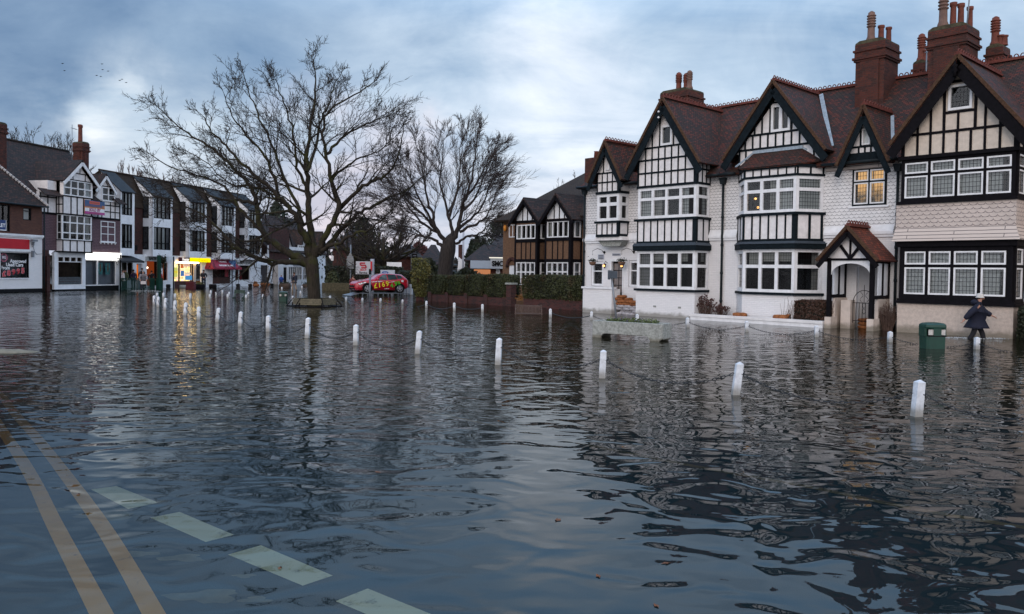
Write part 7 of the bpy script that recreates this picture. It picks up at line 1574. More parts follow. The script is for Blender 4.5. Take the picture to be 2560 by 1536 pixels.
def bark(name, c, c2=None, moss=None):
    m, nt, b = newmat(name); b.inputs['Roughness'].default_value = .9; b.inputs['Specular IOR Level'].default_value = .2
    tc = nt.nodes.new('ShaderNodeTexCoord'); mp = nt_new(nt, 'ShaderNodeMapping'); mp.inputs['Scale'].default_value = (9, 9, 1.6); nt.links.new(tc.outputs['Object'], mp.inputs[0])
    n = nt_new(nt, 'ShaderNodeTexNoise', i_Scale=1.6, i_Detail=7.0, i_Roughness=.7); nt.links.new(mp.outputs[0], n.inputs['Vector'])
    cc = mixc(nt, ramp(nt, n.outputs[0], (.3, .7)), tuple(x*.5 for x in c), c2 or tuple(x*1.5 for x in c))
    if moss:
        n2 = nt_new(nt, 'ShaderNodeTexNoise', i_Scale=1.5, i_Detail=5.0); nt.links.new(tc.outputs['Object'], n2.inputs['Vector']); cc = mixc(nt, mth(nt, 'MULTIPLY', ramp(nt, n2.outputs[0], (.5, .62)), .7), cc, moss)
    nt.links.new(cc, b.inputs['Base Color']); bp = nt_new(nt, 'ShaderNodeBump', i_Strength=1.0, i_Distance=.04); nt.links.new(n.outputs[0], bp.inputs['Height']); nt.links.new(bp.outputs[0], b.inputs['Normal']); return m
def rv(s=1): return Vector((random.gauss(0, s), random.gauss(0, s), random.gauss(0, s)))
def grow(tw, p, d, L, r, lvl, ctr, P, big=None):
    n = 4 if lvl > 1 else 3; q = p; dd = d.normalized(); pts = [p]
    for i in range(n):
        dd = (dd+rv(P['wob'])+Vector((0, 0, P['up']*(1 if lvl > 0 else 1.4)))).normalized(); q2 = q+dd*L/n
        tgt = big if (big is not None and r > P['rbig']) else tw
        tgt.seg(q, q2, r*(1-.22*i*4/n/1.3), r*(1-.22*(i+1)*4/n/1.3), 5 if r > .05 else 3); q = q2; pts.append(q)
    if lvl <= 0: return
    k = P['kids'][min(lvl, len(P['kids'])-1)]
    for j in range(k):
        t = (j+random.uniform(.5, 1.0))/k*n*.98+.05; i = min(int(t), n-1); pp = pts[i].lerp(pts[i+1], min(t-i, 1)); base = (pts[i+1]-pts[i]).normalized()
        out_ = (pp-ctr).normalized(); ax = (rv(1).cross(base)).normalized(); nd = (base*P['fwd']+ax*random.uniform(.6, 1.1)+out_*P['out']).normalized()
        grow(tw, pp, nd, L*random.uniform(.45, .75)*(1-.35*t/n), max(r*(1-.6*t/n)*random.uniform(.50, .68), P['rmin']), lvl-1, ctr, P, big)
    if lvl >= 1: grow(tw, q, (dd+rv(.25)).normalized(), L*.6, max(r*.42, P['rmin']), lvl-1, ctr, P, big)
def limb(big, tw, pts, rs, ctr, P, lvl, Lk, start=.2, dens=1.0):
    "traced limb; side branches spring from it"
    tot = sum((pts[i+1]-pts[i]).length for i in range(len(pts)-1)); acc = 0; nxt = tot*start
    Q = []
    for i in range(len(pts)-1):
        p0, p1, p2, p3 = pts[max(i-1, 0)], pts[i], pts[i+1], pts[min(i+2, len(pts)-1)]
        for k in range(4):
            t = k/4; Q.append((.5*((2*p1)+(p2-p0)*t+(2*p0-5*p1+4*p2-p3)*t*t+(3*p1-p0-3*p2+p3)*t**3)+rv(.02+.25*min(rs[i], .1))*(1 if i+k else 0), rs[i]+(rs[i+1]-rs[i])*t))
    Q.append((pts[-1], rs[-1]))
    big.path([q for q, _ in Q], [r_ for _, r_ in Q], 8)
    for i in range(len(Q)-1):
        (a, ra), (b, rb) = Q[i], Q[i+1]; acc += (b-a).length
        while acc > nxt:
            f_ = nxt/tot; base = (b-a).normalized(); ax = rv(1).cross(base).normalized(); pp = b
            nd = (base*P['fwd']+ax*random.uniform(.6, 1.1)+(pp-ctr).normalized()*P['out']).normalized()
            grow(tw, pp, nd, Lk*random.uniform(.45, 1.0)*(1-.60*f_), max(ra*P['br'], P['rmin']*1.8), lvl, ctr, P, big)
            nxt += tot*random.uniform(.6, 1.3)/(tot*dens)
    grow(tw, Q[-1][0], (Q[-1][0]-Q[-2][0]), Lk*.22, max(rs[-1]*.9, P['rmin']*1.5), lvl, ctr, P, big)
bk1 = bark('dark_bark', (.030, .024, .018), moss=(.040, .042, .012)); bk2 = bark('grey_bark', (.036, .030, .028)); tw1 = pm('oak_twigs', (.022, .016, .013), .9, .3, 3); tw2 = pm('beech_twigs', (.050, .038, .037), .9, .3, 3)
YT = TY.y+.1; random.seed(11)
def tree_from(name, label, base_px, base_py, Y, trunk, limbs, P, lvl, Lk, bkm, twm, ctrpx, dens=1.0):
    base = Vector((W(base_px, base_py, Y).x, Y, 0)); t = thing(name, label, 'tree', WF, tuple(base)); ctr = W(*ctrpx, Y)
    big, tw = Twigs(), Twigs(); tb = MB()
    tb.tube([W(px, py, Y) if py is not None else Vector((W(px, 740, Y).x, Y, -.35)) for px, py, r in trunk], [r for *_, r in trunk], 16)
    for L in limbs:
        dz, pts = L[0], L[2]; n = len(pts); r0, r1 = L[1]
        P3 = [W(px, py, Y+dz*(i/(n-1))) for i, (px, py) in enumerate(pts)]
        rs = [r0+(r1-r0)*(i/(n-1))**.75 for i in range(n)]
        limb(big, tw, P3, rs, ctr, P, lvl, Lk, dens=dens)
    tb.build('trunk', bkm, t); big.build('branches', bkm, t, base); tw.build('twigs', twm, t, base); return t, tw
oak = dict(br=.56, wob=.15, up=.05, kids=[0, 3, 4, 5], fwd=.68, out=.42, rmin=.0105, rbig=.030)
trunk = [(786, None, .42), (786, 766, .36), (785, 735, .33), (783, 700, .33), (781, 678, .34), (779, 662, .36), (780, 648, .30), (782, 636, .16), (783, 630, .03)]
A_ = [
 (-2.5, (.20, .025), [(768, 660), (745, 655), (705, 657), (662, 656), (609, 629), (573, 616), (538, 593), (493, 566)]),
 (1.5, (.24, .022), [(770, 658), (735, 638), (698, 620), (667, 593), (648, 555), (641, 510), (627, 469), (591, 429), (547, 384), (493, 349), (449, 318), (395, 268)]),
 (-1.0, (.10, .02), [(667, 593), (640, 565), (600, 520), (556, 465), (493, 438), (430, 418), (378, 388)]),
 (3.0, (.10, .02), [(640, 510), (600, 500), (540, 497), (480, 470), (420, 462), (385, 440)]),
 (-2.0, (.22, .022), [(777, 640), (768, 602), (751, 567), (729, 527), (698, 491), (649, 451), (609, 411), (565, 365), (530, 330), (507, 291)]),
 (2.5, (.12, .02), [(751, 567), (745, 520), (716, 456), (689, 384), (667, 331), (645, 285), (622, 230), (609, 185)]),
 (-2.5, (.10, .018), [(698, 491), (680, 430), (655, 380), (610, 330), (580, 290), (560, 235)]),
 (.8, (.24, .02), [(786, 640), (781, 600), (773, 540), (770, 480), (766, 411), (773, 349), (787, 256), (790, 215), (783, 152)]),
 (-3, (.09, .018), [(770, 480), (745, 420), (735, 360), (725, 300), (705, 245), (690, 200)]),
 (3.5, (.10, .018), [(767, 430), (790, 370), (800, 310), (822, 260), (835, 215), (850, 190)]),
 (-1.5, (.20, .022), [(786, 640), (800, 612), (825, 570), (849, 522), (838, 480), (827, 438), (816, 385), (809, 320), (826, 275), (885, 238), (935, 205)]),
 (2.5, (.09, .018), [(818, 385), (849, 349), (894, 322), (940, 300), (985, 285)]),
 (-3.5, (.13, .02), [(849, 522), (880, 491), (915, 462), (955, 445), (982, 420), (1000, 370), (1008, 320)]),
 (1.0, (.17, .022), [(796, 635), (825, 605), (855, 575), (894, 536), (930, 515), (965, 497), (1018, 473), (1060, 440)]),
 (-2.5, (.13, .02), [(798, 630), (835, 612), (871, 592), (915, 578), (950, 555), (985, 520)]),
 (3.0, (.08, .018), [(720, 510), (690, 500), (660, 475), (620, 470), (570, 455), (520, 410), (470, 380)]),
 (-1, (.08, .018), [(830, 450), (862, 420), (900, 395), (945, 380), (985, 345)]),
 (2, (.08, .018), [(600, 625), (560, 590), (520, 545), (470, 520), (420, 500), (380, 485)]),
]
ot, otw = tree_from('bare_tree', 'huge bare spreading tree rising from the round bench in the centre', 786, 766, YT, trunk, A_, oak, 3, 2.9, bk1, tw1, (786, 480), dens=1.45)
random.seed(5)
beech = dict(br=.46, wob=.08, up=.02, kids=[0, 4, 5, 6], fwd=.8, out=.7, rmin=.0125, rbig=.04)
YB2 = 61.0
trunk = [(1112, None, .70), (1112, 745, .62), (1112, 690, .56), (1115, 655, .56), (1120, 625, .58), (1124, 606, .48), (1126, 592, .30), (1127, 584, .05)]
B_ = [
 (-2, (0.202, 0.018), [(1118, 615), (1100, 585), (1085, 560), (1078, 524), (1065, 489), (1062, 454), (1050, 410), (1040, 357)]),
 (2, (0.187, 0.018), [(1120, 612), (1130, 580), (1122, 546), (1112, 507), (1100, 454), (1105, 401), (1110, 340)]),
 (-1.5, (0.216, 0.018), [(1130, 605), (1145, 575), (1150, 542), (1160, 507), (1175, 463), (1185, 419), (1190, 375), (1195, 331)]),
 (2.5, (0.130, 0.018), [(1145, 575), (1175, 546), (1200, 524), (1216, 489), (1228, 454), (1239, 423)]),
 (-2.5, (0.115, 0.015), [(1140, 610), (1165, 592), (1185, 590), (1210, 575), (1223, 560), (1236, 546)]),
 (1, (0.144, 0.015), [(1105, 615), (1085, 600), (1060, 590), (1035, 572), (1010, 565), (990, 551)]),
 (-3, (0.115, 0.015), [(1090, 580), (1065, 542), (1040, 524), (1015, 498), (1000, 463), (1005, 419)]),
 (3, (0.115, 0.015), [(1152, 533), (1185, 498), (1205, 454), (1216, 419), (1221, 375)]),
 (0, (0.115, 0.015), [(1122, 546), (1140, 489), (1150, 436), (1150, 384), (1155, 331)]),
 (2, (.12, .02), [(1100, 585), (1060, 560), (1030, 530), (1010, 500), (990, 470)]),
 (-2, (.12, .02), [(1150, 580), (1190, 560), (1216, 540), (1230, 510), (1241, 480)]),
 (1, (.11, .02), [(1158, 500), (1190, 460), (1212, 420), (1228, 400), (1237, 370)]),
 (-1, (.11, .02), [(1085, 560), (1050, 500), (1030, 450), (1022, 410)]),
]
tree_from('bare_tree', 'second bare tree with thick trunk and fine upswept twigs behind the hedges', 1112, 740, YB2, trunk, B_, beech, 3, 3.9, bk2, tw2, (1120, 560), dens=1.25)
def simple_tree(name, label, px, Y, pyt, spread, P, lvl, r0, twm, bkm, seed, nl=9, hb=.25, up=1.0, crown_base=None):
    random.seed(seed); base = Vector((W(px, 700, Y).x, Y, 0)); zt = W(px, pyt, Y).z; t = thing(name, label, 'tree', WF, tuple(base)); big, tw = Twigs(), Twigs(); tb = MB(); zb = zt*hb
    tb.tube((base-Vector((0, 0, .3)), base+Vector((0, 0, zb*.5)), base+Vector((0, 0, zb))), [r0, r0*.85, r0*.8], 10); ctr = base+Vector((0, 0, zb))
    for i in range(nl):
        a_ = 2*pi*i/nl*1.0+random.random(); k = random.uniform(.25, 1); e = base+Vector((cos(a_)*spread*k, sin(a_)*spread*k*.8, zb+(zt-zb)*(1-.55*k*k)*random.uniform(.75, .95)*up))
        s_ = ctr+Vector((0, 0, random.uniform(-.1, .25)*(zt-zb))); m_ = s_.lerp(e, .5)+Vector((cos(a_), sin(a_), -.3))*spread*.12
        limb(big, tw, [s_, m_, e], [r0*.4, r0*.22, r0*.08], ctr, P, lvl, (zt-zb)*.26, dens=.9 if Y < 100 else .6)
    tb.tube((base+Vector((0, 0, zb)), base+Vector((0, 0, zb+(zt-zb)*.5))), [r0*.7, r0*.3], 8); tb.build('trunk', bkm, t); big.build('branches', bkm, t, base); tw.build('twigs', twm, t, base); return t
bg = dict(br=.42, wob=.14, up=.05, kids=[0, 3, 4, 5], fwd=.85, out=.5, rmin=.018, rbig=.06)
simple_tree('bare_tree', 'dense dark bare tree behind the red car', 958, 82, 512, 5.4, bg, 3, .42, tw1, bk1, 3, 20, .22)
simple_tree('bare_tree', 'dark bare tree behind the big trunk and dealership sign', 892, 88, 530, 4.2, bg, 2, .35, tw1, bk1, 8, 18, .2)
simple_tree('bare_tree', 'bare tree top behind the brown roof left of the chimney stack', 108, 88, 285, 4.4, bg, 2, .4, tw1, bk1, 21, 11, .45)
simple_tree('bare_tree', 'bare tree top at the far left edge behind the leftmost chimney', 10, 84, 268, 3.8, bg, 2, .4, tw1, bk1, 22, 9, .45)
simple_tree('bare_tree', 'low bare tree top just left of the aerial behind the dark roof', 160, 90, 320, 3.0, bg, 2, .35, tw1, bk1, 24, 9, .5)
pop = dict(br=.42, wob=.07, up=.22, kids=[0, 4, 6, 6], fwd=1.6, out=.15, rmin=.03, rbig=.08)
twp = pm('pale_poplar_twigs', (.11, .075, .07), .9, .3, 3)
for i, (px, pyt, sp_) in enumerate(((312, 388, 2.0), (330, 392, 2.0), (347, 405, 1.6), (402, 418, 1.2), (430, 428, 1.0))):
    simple_tree('poplar', 'pale upright poplar top behind the shop block roof, '+ORD[i]+' from the left', px, 150, pyt, sp_, pop, 2, .3, twp, bk2, 40+i, 8, .45)
simple_tree('bare_tree', 'faint bare tree behind the brown semi roof', 1425, 110, 415, 3.0, bg, 2, .25, tw2, bk2, 51, 8, .45)
def conifer(label, px, Y, pyt, rad, seed, zb=.5, ragged=.2, name='conifer', mat=None, n=2600, top=1.0, layer=False):
    random.seed(seed); base = Vector((W(px, 700, Y).x, Y, 0)); zt = W(px, pyt, Y).z; t = thing(name, label, 'tree', WF, tuple(base)); tb = MB(); tb.tube((base-Vector((0, 0, .3)), base+Vector((0, 0, zt*.95))), [.3, .04], 8); tb.build('trunk', bk1, t); b = MB()
    for i in range(n):
        f_ = random.random()**.8; z = zb+(zt-zb)*f_; a_ = random.uniform(0, 2*pi); R = rad*(1-f_**top)+.15
        if layer: R *= .6+.5*abs(sin(z*2.2+sin(a_*3)))
        R *= (1+ragged*sin(a_*5+z*3)*random.random()); k = random.random()**.45
        d = Vector((cos(a_)*R*k, sin(a_)*R*k, z-k*R*.12)); leaf(b, base+d, random.uniform(.12, .26), Vector((cos(a_), sin(a_), -.2)))
    b.build('foliage', mat or lf_pine, t); return t
conifer('dark conifer cone left of the garage office roof', 1180, 96, 600, 2.0, 61); conifer('tallest dark conifer cone behind the garage office', 1192, 95, 592, 2.1, 62); conifer('dark conifer cone right of its two neighbours', 1208, 97, 597, 2.1, 63)
conifer('spreading dark pine behind the low brick house', 1246, 105, 540, 3.6, 64, 3, .5, 'pine_tree', None, 2400, 2.2, True)
conifer('dark layered cedar behind the end of the shop block', 690, 105, 505, 5.2, 65, 2, .5, 'cedar_tree', None, 3600, 1.6, True)
conifer('dark evergreen mass between the big trunk and the car signs', 905, 100, 545, 4.6, 66, 1, .3, 'evergreen_tree', lf_dark, 3600, 2.5)
conifer('small dark yew right of the purple roofed bungalow', 1074, 74, 648, 1.4, 67, .2, .2, 'yew_tree', lf_dark, 1200, 3)
conifer('dark evergreen left of the big bare tree behind the cottage', 742, 110, 600, 3.5, 68, 1, .3, 'evergreen_tree', lf_dark, 1800, 2.5)
redt = leafmat('copper_twig_haze', (.07, .03, .03), (.12, .05, .05))
conifer('reddish shrubby tree above the purple roofed bungalow', 1045, 100, 606, 2.6, 69, 2, .4, 'copper_tree', redt, 1600, 2.5)
conifer('dark shrub right of the second bare tree trunk', 1165, 70, 672, 2.2, 70, .2, .2, 'shrub', lf_dark, 1500, 4)
# far wood closing the horizon
random.seed(9); b = MB()
for i in range(9000):
    x = random.uniform(-190, 190); yy = random.uniform(165, 180); h = 5.5+1.6*sin(x*.13)+1.2*sin(x*.41+1); z = random.random()*h; leaf(b, Vector((x, yy, z)), random.uniform(.5, 1.1))
b.box(-190, 190, 176, 182, -.3, 4.2)
tag(b.build('far_wood', leafmat('far_wood_mat', (.022, .020, .018), (.045, .038, .034))), 'low dark line of distant trees on the horizon', 'wood', kind='stuff')
# ------------------------------------------------------------ people
random.seed(3)
def skin(name, V, Ed, R, mat, par, M_, off, sub=1, rootv=0):
    me = bpy.data.meshes.new(name); bm = bmesh.new(); sl_ = bm.verts.layers.skin.verify(); vs = []
    for p, r in zip(V, R):
        v = bm.verts.new(M_ @ Vector(p)-off); r = r if isinstance(r, tuple) else (r, r); v[sl_].radius = r; vs.append(v)
    for a, b in Ed: bm.edges.new((vs[a], vs[b]))
    vs[rootv][sl_].use_root = True; bm.to_mesh(me); bm.free(); me.materials.append(mat)
    o = bpy.data.objects.new(name, me); C.objects.link(o); o.parent = par
    m = o.modifiers.new('skin', 'SKIN'); m.use_smooth_shade = True; m.branch_smoothing = .4
    if sub: s_ = o.modifiers.new('subsurf', 'SUBSURF'); s_.levels = sub; s_.render_levels = sub
    return o
skinm = pm('skin', (.42, .22, .16), .6, .1, 20)
def person(label, P, ang, top, legs, hair, hat=None, arms=None, stride=.0, h=1.74, coat_len=.86, lean=0.0, fingers=False, sit=False, base=-.35, group=None, sw=.0, bulk=1.0):
    t = thing('person', label, 'person', WF, (P[0], P[1], 0), group); k = h/1.74; off = FRM[t.name]
    M_ = Matrix.Translation((P[0], P[1], base)) @ Matrix.Rotation(ang, 4, 'Z') @ Matrix.Diagonal((k, k, k, 1))
    sh = lean
    pel = (0, 0, .95) if not sit else (-.05, 0, .98)
    J = dict(pel=pel, wai=(sh*.35+pel[0], 0, 1.12), che=(sh*.75, 0, 1.32), nb=(sh, 0, 1.47), nk=(sh+.02, 0, 1.54), hd=(sh+.035, 0, 1.63), ht=(sh+.02, 0, 1.70))
    for s_, n in ((1, 'l'), (-1, 'r')):
        J['sh'+n] = (sh*.95, s_*.19, 1.42)
        e, w_ = (arms or {}).get(n, ((-.03, s_*.27, 1.16), (.05, s_*.28, .93)))
        J['el'+n] = e; J['wr'+n] = w_
        f_ = stride*s_
        if sit: J['hip'+n] = (pel[0], s_*.10, .92); J['kn'+n] = (.34, s_*.13, .78+.10*s_); J['an'+n] = (.28, s_*.13, .36+.10*s_); J['to'+n] = (.42, s_*.14, .33+.1*s_)
        else: J['hip'+n] = (0, s_*.10, .92); J['kn'+n] = (f_*.5+.05, s_*.10, .52); J['an'+n] = (f_-.02 if f_ < 0 else f_*.9, s_*.10, .10+(.07 if f_ < 0 else 0)); J['to'+n] = (J['an'+n][0]+.16, s_*.11, .05)
    names = list(J); idx = {n: i for i, n in enumerate(names)}; V = [J[n] for n in names]
    rad = dict(pel=(.15, .12), wai=(.13, .10), che=(.15, .11), nb=(.09, .08), nk=.055, hd=(.078, .095), ht=(.07, .085))
    for n in 'lr': rad.update({'sh'+n: .06, 'el'+n: .043, 'wr'+n: .028, 'hip'+n: .09, 'kn'+n: .06, 'an'+n: .042, 'to'+n: .04})
    R = [rad[n] for n in names]; E_ = [('pel', 'wai'), ('wai', 'che'), ('che', 'nb'), ('nb', 'nk'), ('nk', 'hd'), ('hd', 'ht')]
    for n in 'lr': E_ += [('che', 'sh'+n), ('sh'+n, 'el'+n), ('el'+n, 'wr'+n), ('pel', 'hip'+n), ('hip'+n, 'kn'+n), ('kn'+n, 'an'+n), ('an'+n, 'to'+n)]
    Ed = [(idx[a], idx[b]) for a, b in E_]
    for s_, n in ((1, 'l'), (-1, 'r')):          # palm, fingers and thumb
        w_, e = Vector(J['wr'+n]), Vector(J['el'+n]); d = (w_-e).normalized(); sd_ = d.cross(Vector((1, 0, 0))); sd_ = sd_.normalized() if sd_.length > .1 else Vector((0, 1, 0))
        V.append(tuple(w_+d*.06)); R.append((.036, .022)); pi_ = len(V)-1; Ed.append((idx['wr'+n], pi_))
        for q in range(4):
            a_ = w_+d*.095+sd_*(q-1.5)*.020; V += [tuple(a_), tuple(a_+d*(.035-.006*abs(q-1.3))), tuple(a_+d*(.055-.008*abs(q-1.3))+d.cross(sd_)*.025)]; R += [.010, .009, .008]; i = len(V); Ed += [(pi_, i-3), (i-3, i-2), (i-2, i-1)]
        V += [tuple(w_+d*.05+sd_*.04), tuple(w_+d*.09+sd_*.055)]; R += [.011, .009]; i = len(V); Ed += [(pi_, i-2), (i-2, i-1)]
    bd = skin('body', V, Ed, R, skinm, t, M_, off)
    # face
    b = MB(); b.M = M_; hx, hz = J['hd'][0], J['hd'][2]; b.ball((hx+.095, 0, hz-.01), .022, .014, .026, 6, 5)
    for s_ in (-1, 1): b.ball((hx+.0, s_*.082, hz), .02, .012, .03, 6, 4)
    b.build('face', skinm, bd)
    b = MB(); b.M = M_
    for s_ in (-1, 1): b.ball((hx+.080, s_*.033, hz+.02), .010, .012, .008, 6, 4)
    b.box(hx+.078, hx+.088, -.022, .022, hz-.060, hz-.052); b.build('eyes_and_mouth', MT['black'], bd)
    # hair or hat
    b = MB(); b.M = M_; b.ball((hx-.022, 0, hz+.045), .102, .092, .092, 12, 8, .02); b.build('hair', hair, t)
    if hat: b = MB(); b.M = M_; b.lathe([(.128, .035), (.124, .045), (.105, .085), (.100, .15), (.06, .175), (.01, .178)], (hx-.01, 0, hz-.02), 16); b.build('hat', hat, t)
    # jacket
    Vt = [(J['pel'][0], 0, coat_len), J['pel'], J['wai'], J['che'], J['nb'], J['nk']]; g_ = bulk
    Rt = [(.19*g_, .155*g_), (.185*g_, .15*g_), (.17*g_, .14*g_), (.185*g_, .14*g_), (.115, .10), (.075, .075)]; Et = [(0, 1), (1, 2), (2, 3), (3, 4), (4, 5)]
    for n in 'lr':
        i = len(Vt); w_, e = Vector(J['wr'+n]), Vector(J['el'+n]); Vt += [J['sh'+n], J['el'+n], tuple(w_-(w_-e).normalized()*.01)]; Rt += [.085*g_, .066*g_, .052*g_]; Et += [(3, i), (i, i+1), (i+1, i+2)]
    skin('jacket', Vt, Et, Rt, top, t, M_, off, rootv=1)
    Vl = [J['pel']]; Rl = [(.155, .13)]; El = []
    for n in 'lr':
        i = len(Vl); Vl += [J['hip'+n], J['kn'+n], J['an'+n]]; Rl += [.105, .082, .07]; El += [(0, i), (i, i+1), (i+1, i+2)]
    skin('trousers', Vl, El, Rl, legs, t, M_, off)
    for n in 'lr':
        b = MB(); b.M = M_; a_, q = Vector(J['an'+n]), Vector(J['to'+n]); b.tube((a_+Vector((-.05, 0, 0)), a_+Vector((0, 0, -.02)), q), [.05, .055, .04], 8); b.build('shoe', MT['black'], t)
    return t, M_, J
cloth = lambda n, c: pm(n, c, .85, .2, 12, .004, 60)
navy, black_c, khaki, greyj, purple, green_c, whitec = cloth('navy_coat', (.007, .009, .024)), cloth('black_cloth', (.010, .010, .014)), cloth('khaki_cloth', (.26, .19, .14)), cloth('grey_jacket', (.17, .16, .18)), cloth('purple_coat', (.02, .012, .04)), cloth('olive_cloth', (.08, .09, .05)), cloth('pale_cloth', (.55, .50, .50))
hairb, hairg, hairk = pm('brown_hair', (.05, .03, .02), .8, .3, 30), pm('grey_hair', (.30, .29, .30), .8, .3, 30), pm('black_hair', (.01, .01, .01), .8, .3, 30)
# the wading man on the right
p = G(2440, 847); ang = TF.ang
t, M_, J = person('man in long navy coat and pale bucket hat wading before the nearest house', (p.x, p.y), -.38, navy, black_c, hairk, hat=pm('pale_hat', (.52, .50, .48), .85, .2, 20), arms={'l': ((.24, .24, 1.20), (.46, .22, 1.08)), 'r': ((-.20, -.28, 1.18), (-.38, -.30, .95))}, stride=.28, h=1.76, coat_len=.72, lean=.05, base=-.36, bulk=1.58)
M2_ = M_
b = MB(); b.M = M_; b.ball((-.06, 0, 1.50), .12, .14, .09, 10, 7); b.build('hood', navy, t)
# arms swing along the walking direction as seen from the camera
# cyclist
p = G(358, 728); A_ = LF.ang-pi/2-.9
person('cyclist in pale grey jacket and woolly hat riding through the water', (p.x, p.y), A_, greyj, cloth('dark_trousers', (.03, .03, .045)), hairg, hat=None, arms={'l': ((.28, .28, 1.16), (.50, .24, 1.02)), 'r': ((.28, -.28, 1.16), (.50, -.24, 1.02))}, sit=True, lean=.22, h=1.74, base=-.12, bulk=1.12)
bike = thing('bicycle', 'dark bicycle with front basket ridden through the flood', 'bicycle', WF, (p.x, p.y, 0)); Mb = Matrix.Translation((p.x, p.y, -.12)) @ Matrix.Rotation(A_, 4, 'Z')
for x in (-.50, .60):
    b = MB(); b.M = Mb; b.tube([(x+.33*cos(2*pi*i/20), 0, .33+.33*sin(2*pi*i/20)) for i in range(21)], .018, 5); b.tube([(x+.04*cos(2*pi*i/6), 0, .33+.04*sin(2*pi*i/6)) for i in range(7)], .02, 4)
    for i in range(8): b.tube(((x, 0, .33), (x+.32*cos(pi*i/4+.2), 0, .33+.32*sin(pi*i/4+.2))), .004, 3)
    b.build('wheel', tyre, bike)
b = MB(); b.M = Mb
for a_, c_ in (((-.5, 0, .33), (-.08, 0, .30)), ((-.08, 0, .30), (-.2, 0, .82)), ((-.5, 0, .33), (-.2, 0, .80)), ((-.08, 0, .30), (.42, 0, .82)), ((-.2, 0, .80), (.40, 0, .88)), ((.60, 0, .33), (.40, 0, .98)), ((.40, -.26, 1.0), (.40, .26, 1.0)), ((.40, .26, 1.0), (.5, .26, 1.0)), ((.40, -.26, 1.0), (.5, -.26, 1.0))): b.tube((a_, c_), .017, 6)
b.build('frame', MT['black'], bike); b = MB(); b.M = Mb; b.ball((-.22, 0, .88), .13, .09, .04); b.build('saddle', MT['black'], bike)
b = MB(); b.M = Mb; b.box(.52, .84, -.19, .19, .68, .70); b.box(.52, .54, -.19, .19, .70, .92); b.box(.82, .84, -.19, .19, .70, .92); b.box(.54, .82, -.19, -.17, .70, .92); b.box(.54, .82, .17, .19, .70, .92); b.build('basket', whitec, bike)
foam = pm('churned_water', (.45, .48, .50), .5, .3, 12)
def splash(P, n, rx, ry, name, label, hh=.08):
    b = MB()
    for i in range(n): a_ = random.uniform(0, 2*pi); k = random.random()**.5; b.ball((P[0]+cos(a_)*k*rx, P[1]+sin(a_)*k*ry, random.uniform(0, hh)*(1-k)), random.uniform(.008, .028), None, random.uniform(.004, .016), 5, 4)
    tag(b.build(name, foam), label, 'splash', kind='stuff')
splash((p.x+.3, p.y-.2), 260, 1.2, .3, 'wheel_splash', 'white splash thrown up by the bicycle wheels', .16)
q = G(2440, 846); splash((q.x, q.y), 240, 1.1, .25, 'wading_splash', 'thin line of broken water round the wading man', .05)
# others
p = G(509, 722); person('dark dressed person standing before the food shop doorway', (p.x, p.y), -.9, black_c, cloth('dark_blue_jeans', (.02, .025, .05)), hairk, arms={'l': ((.02, .27, 1.18), (.24, .14, 1.10)), 'r': ((.02, -.27, 1.18), (.24, -.12, 1.08))}, stride=.08, h=1.76, base=-.05)
p = G(736, 726); person('man in dark jacket and khaki trousers wading left of the big tree', (p.x, p.y), 2.6, cloth('dark_jacket', (.018, .020, .035)), khaki, hairb, stride=.14, h=1.76, base=-.15, bulk=1.1)
p = G(703, 716); person('child in bright blue coat near the white cottage shop', (p.x, p.y), -1.2, cloth('blue_coat', (.02, .07, .30)), cloth('blue_trousers', (.02, .03, .09)), hairb, stride=.05, h=1.25, base=-.05)
def at_l(px, off): x = S_(px, off); return LF.w(x, off)
for px, off, lb, c_, hr, hh_, a_ in ((307, .3, 'person in pale top at the left end of the bakery railing', whitec, hairb, 1.66, 0), (314, .6, 'person in olive top just inside the bakery railing', green_c, hairk, 1.7, -2), (333.5, .5, 'person in purple coat standing at the bakery tables', purple, hairk, 1.68, 2.4), (355, .5, 'person in black coat standing behind the cyclist', black_c, hairk, 1.82, -.6), (379, .9, 'person in black and white seen through the bakery window', black_c, hairk, 1.6, 2), (402, .7, 'person in red leaning beside the green post', cloth('red_top', (.25, .03, .04)), hairk, 1.6, -2.4)):
    q = at_l(px, off); person(lb, (q.x, q.y), a_, c_, black_c, hr, h=hh_, base=-.02, group='people at the bakery')
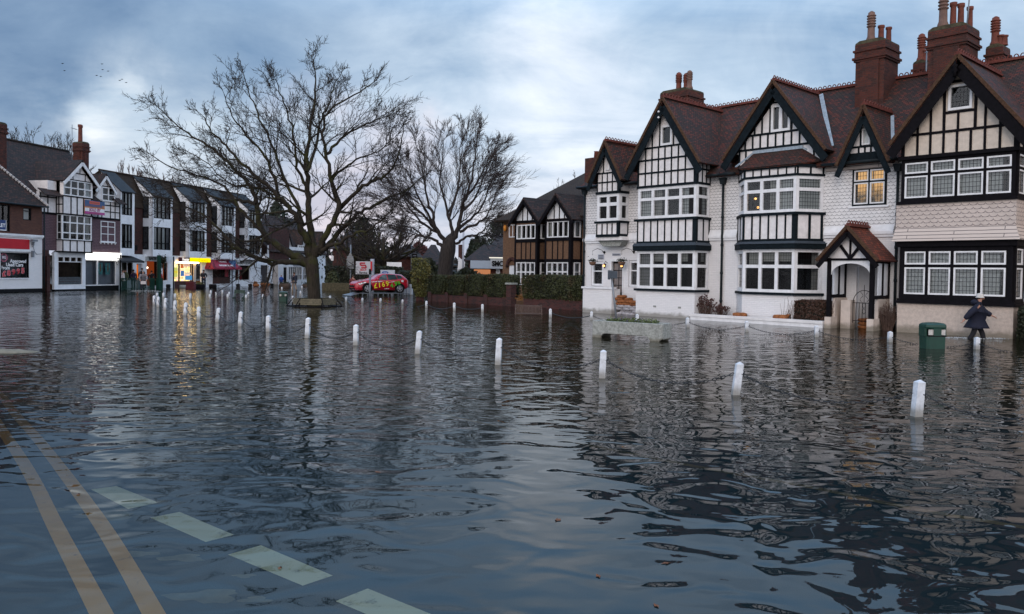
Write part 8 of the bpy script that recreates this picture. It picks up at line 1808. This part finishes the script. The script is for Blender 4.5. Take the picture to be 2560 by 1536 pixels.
p = W(882, 700, 64); person('person in dull red top walking left of the red car', (p.x, 64), 1.2, cloth('dull_red', (.14, .03, .03)), black_c, hairb, h=1.7, base=-.2)
# ------------------------------------------------------------ pieces that stand apart become parts of their own
def split_apart(o):
    me = o.data; n = len(me.vertices); par = list(range(n))
    def fd(a):
        while par[a] != a: par[a] = par[par[a]]; a = par[a]
        return a
    for p in me.polygons:
        v = p.vertices
        for k in v[1:]: par[fd(k)] = fd(v[0])
    cl = {}
    for i in range(n): cl.setdefault(fd(i), []).append(i)
    bb = []
    for r, vs in cl.items():
        co = [me.vertices[i].co for i in vs]; bb.append([[min(c[k] for c in co)-.02 for k in range(3)], [max(c[k] for c in co)+.02 for k in range(3)], {r}])
    ch = True
    while ch:
        ch = False
        for i in range(len(bb)):
            for j in range(i+1, len(bb)):
                if all(bb[i][0][k] <= bb[j][1][k] and bb[j][0][k] <= bb[i][1][k] for k in range(3)):
                    for k in range(3): bb[i][0][k] = min(bb[i][0][k], bb[j][0][k]); bb[i][1][k] = max(bb[i][1][k], bb[j][1][k])
                    bb[i][2] |= bb[j][2]; bb.pop(j); ch = True; break
            if ch: break
    if len(bb) < 2 or len(bb) > 8: return
    me0 = me.copy()
    for q, g_ in enumerate(bb):
        bm = bmesh.new(); bm.from_mesh(me0); bm.verts.ensure_lookup_table()
        bmesh.ops.delete(bm, geom=[v for v in bm.verts if fd(v.index) not in g_[2]], context='VERTS')
        m2 = me if q == 0 else me0.copy(); bm.to_mesh(m2); bm.free()
        if q:
            c = bpy.data.objects.new(o.name.split('.')[0], m2); C.objects.link(c); c.parent = o.parent
for o in [o for o in bpy.data.objects if o.type == 'MESH' and o.parent and o.name.split('.')[0] in ('panel', 'fascia', 'string_course', 'drainpipe', 'bay_wall', 'wall', 'gutter', 'air_brick', 'brickwork', 'porch_base', 'plinth', 'brick_pier', 'eaves_skirt', 'vent_box', 'door_frame', 'alarm_bell', 'window_bar', 'deck', 'support', 'chimney', 'timber_frame', 'bay_flashing') and not o.children and len(o.data.vertices) < 3000]:
    split_apart(o)
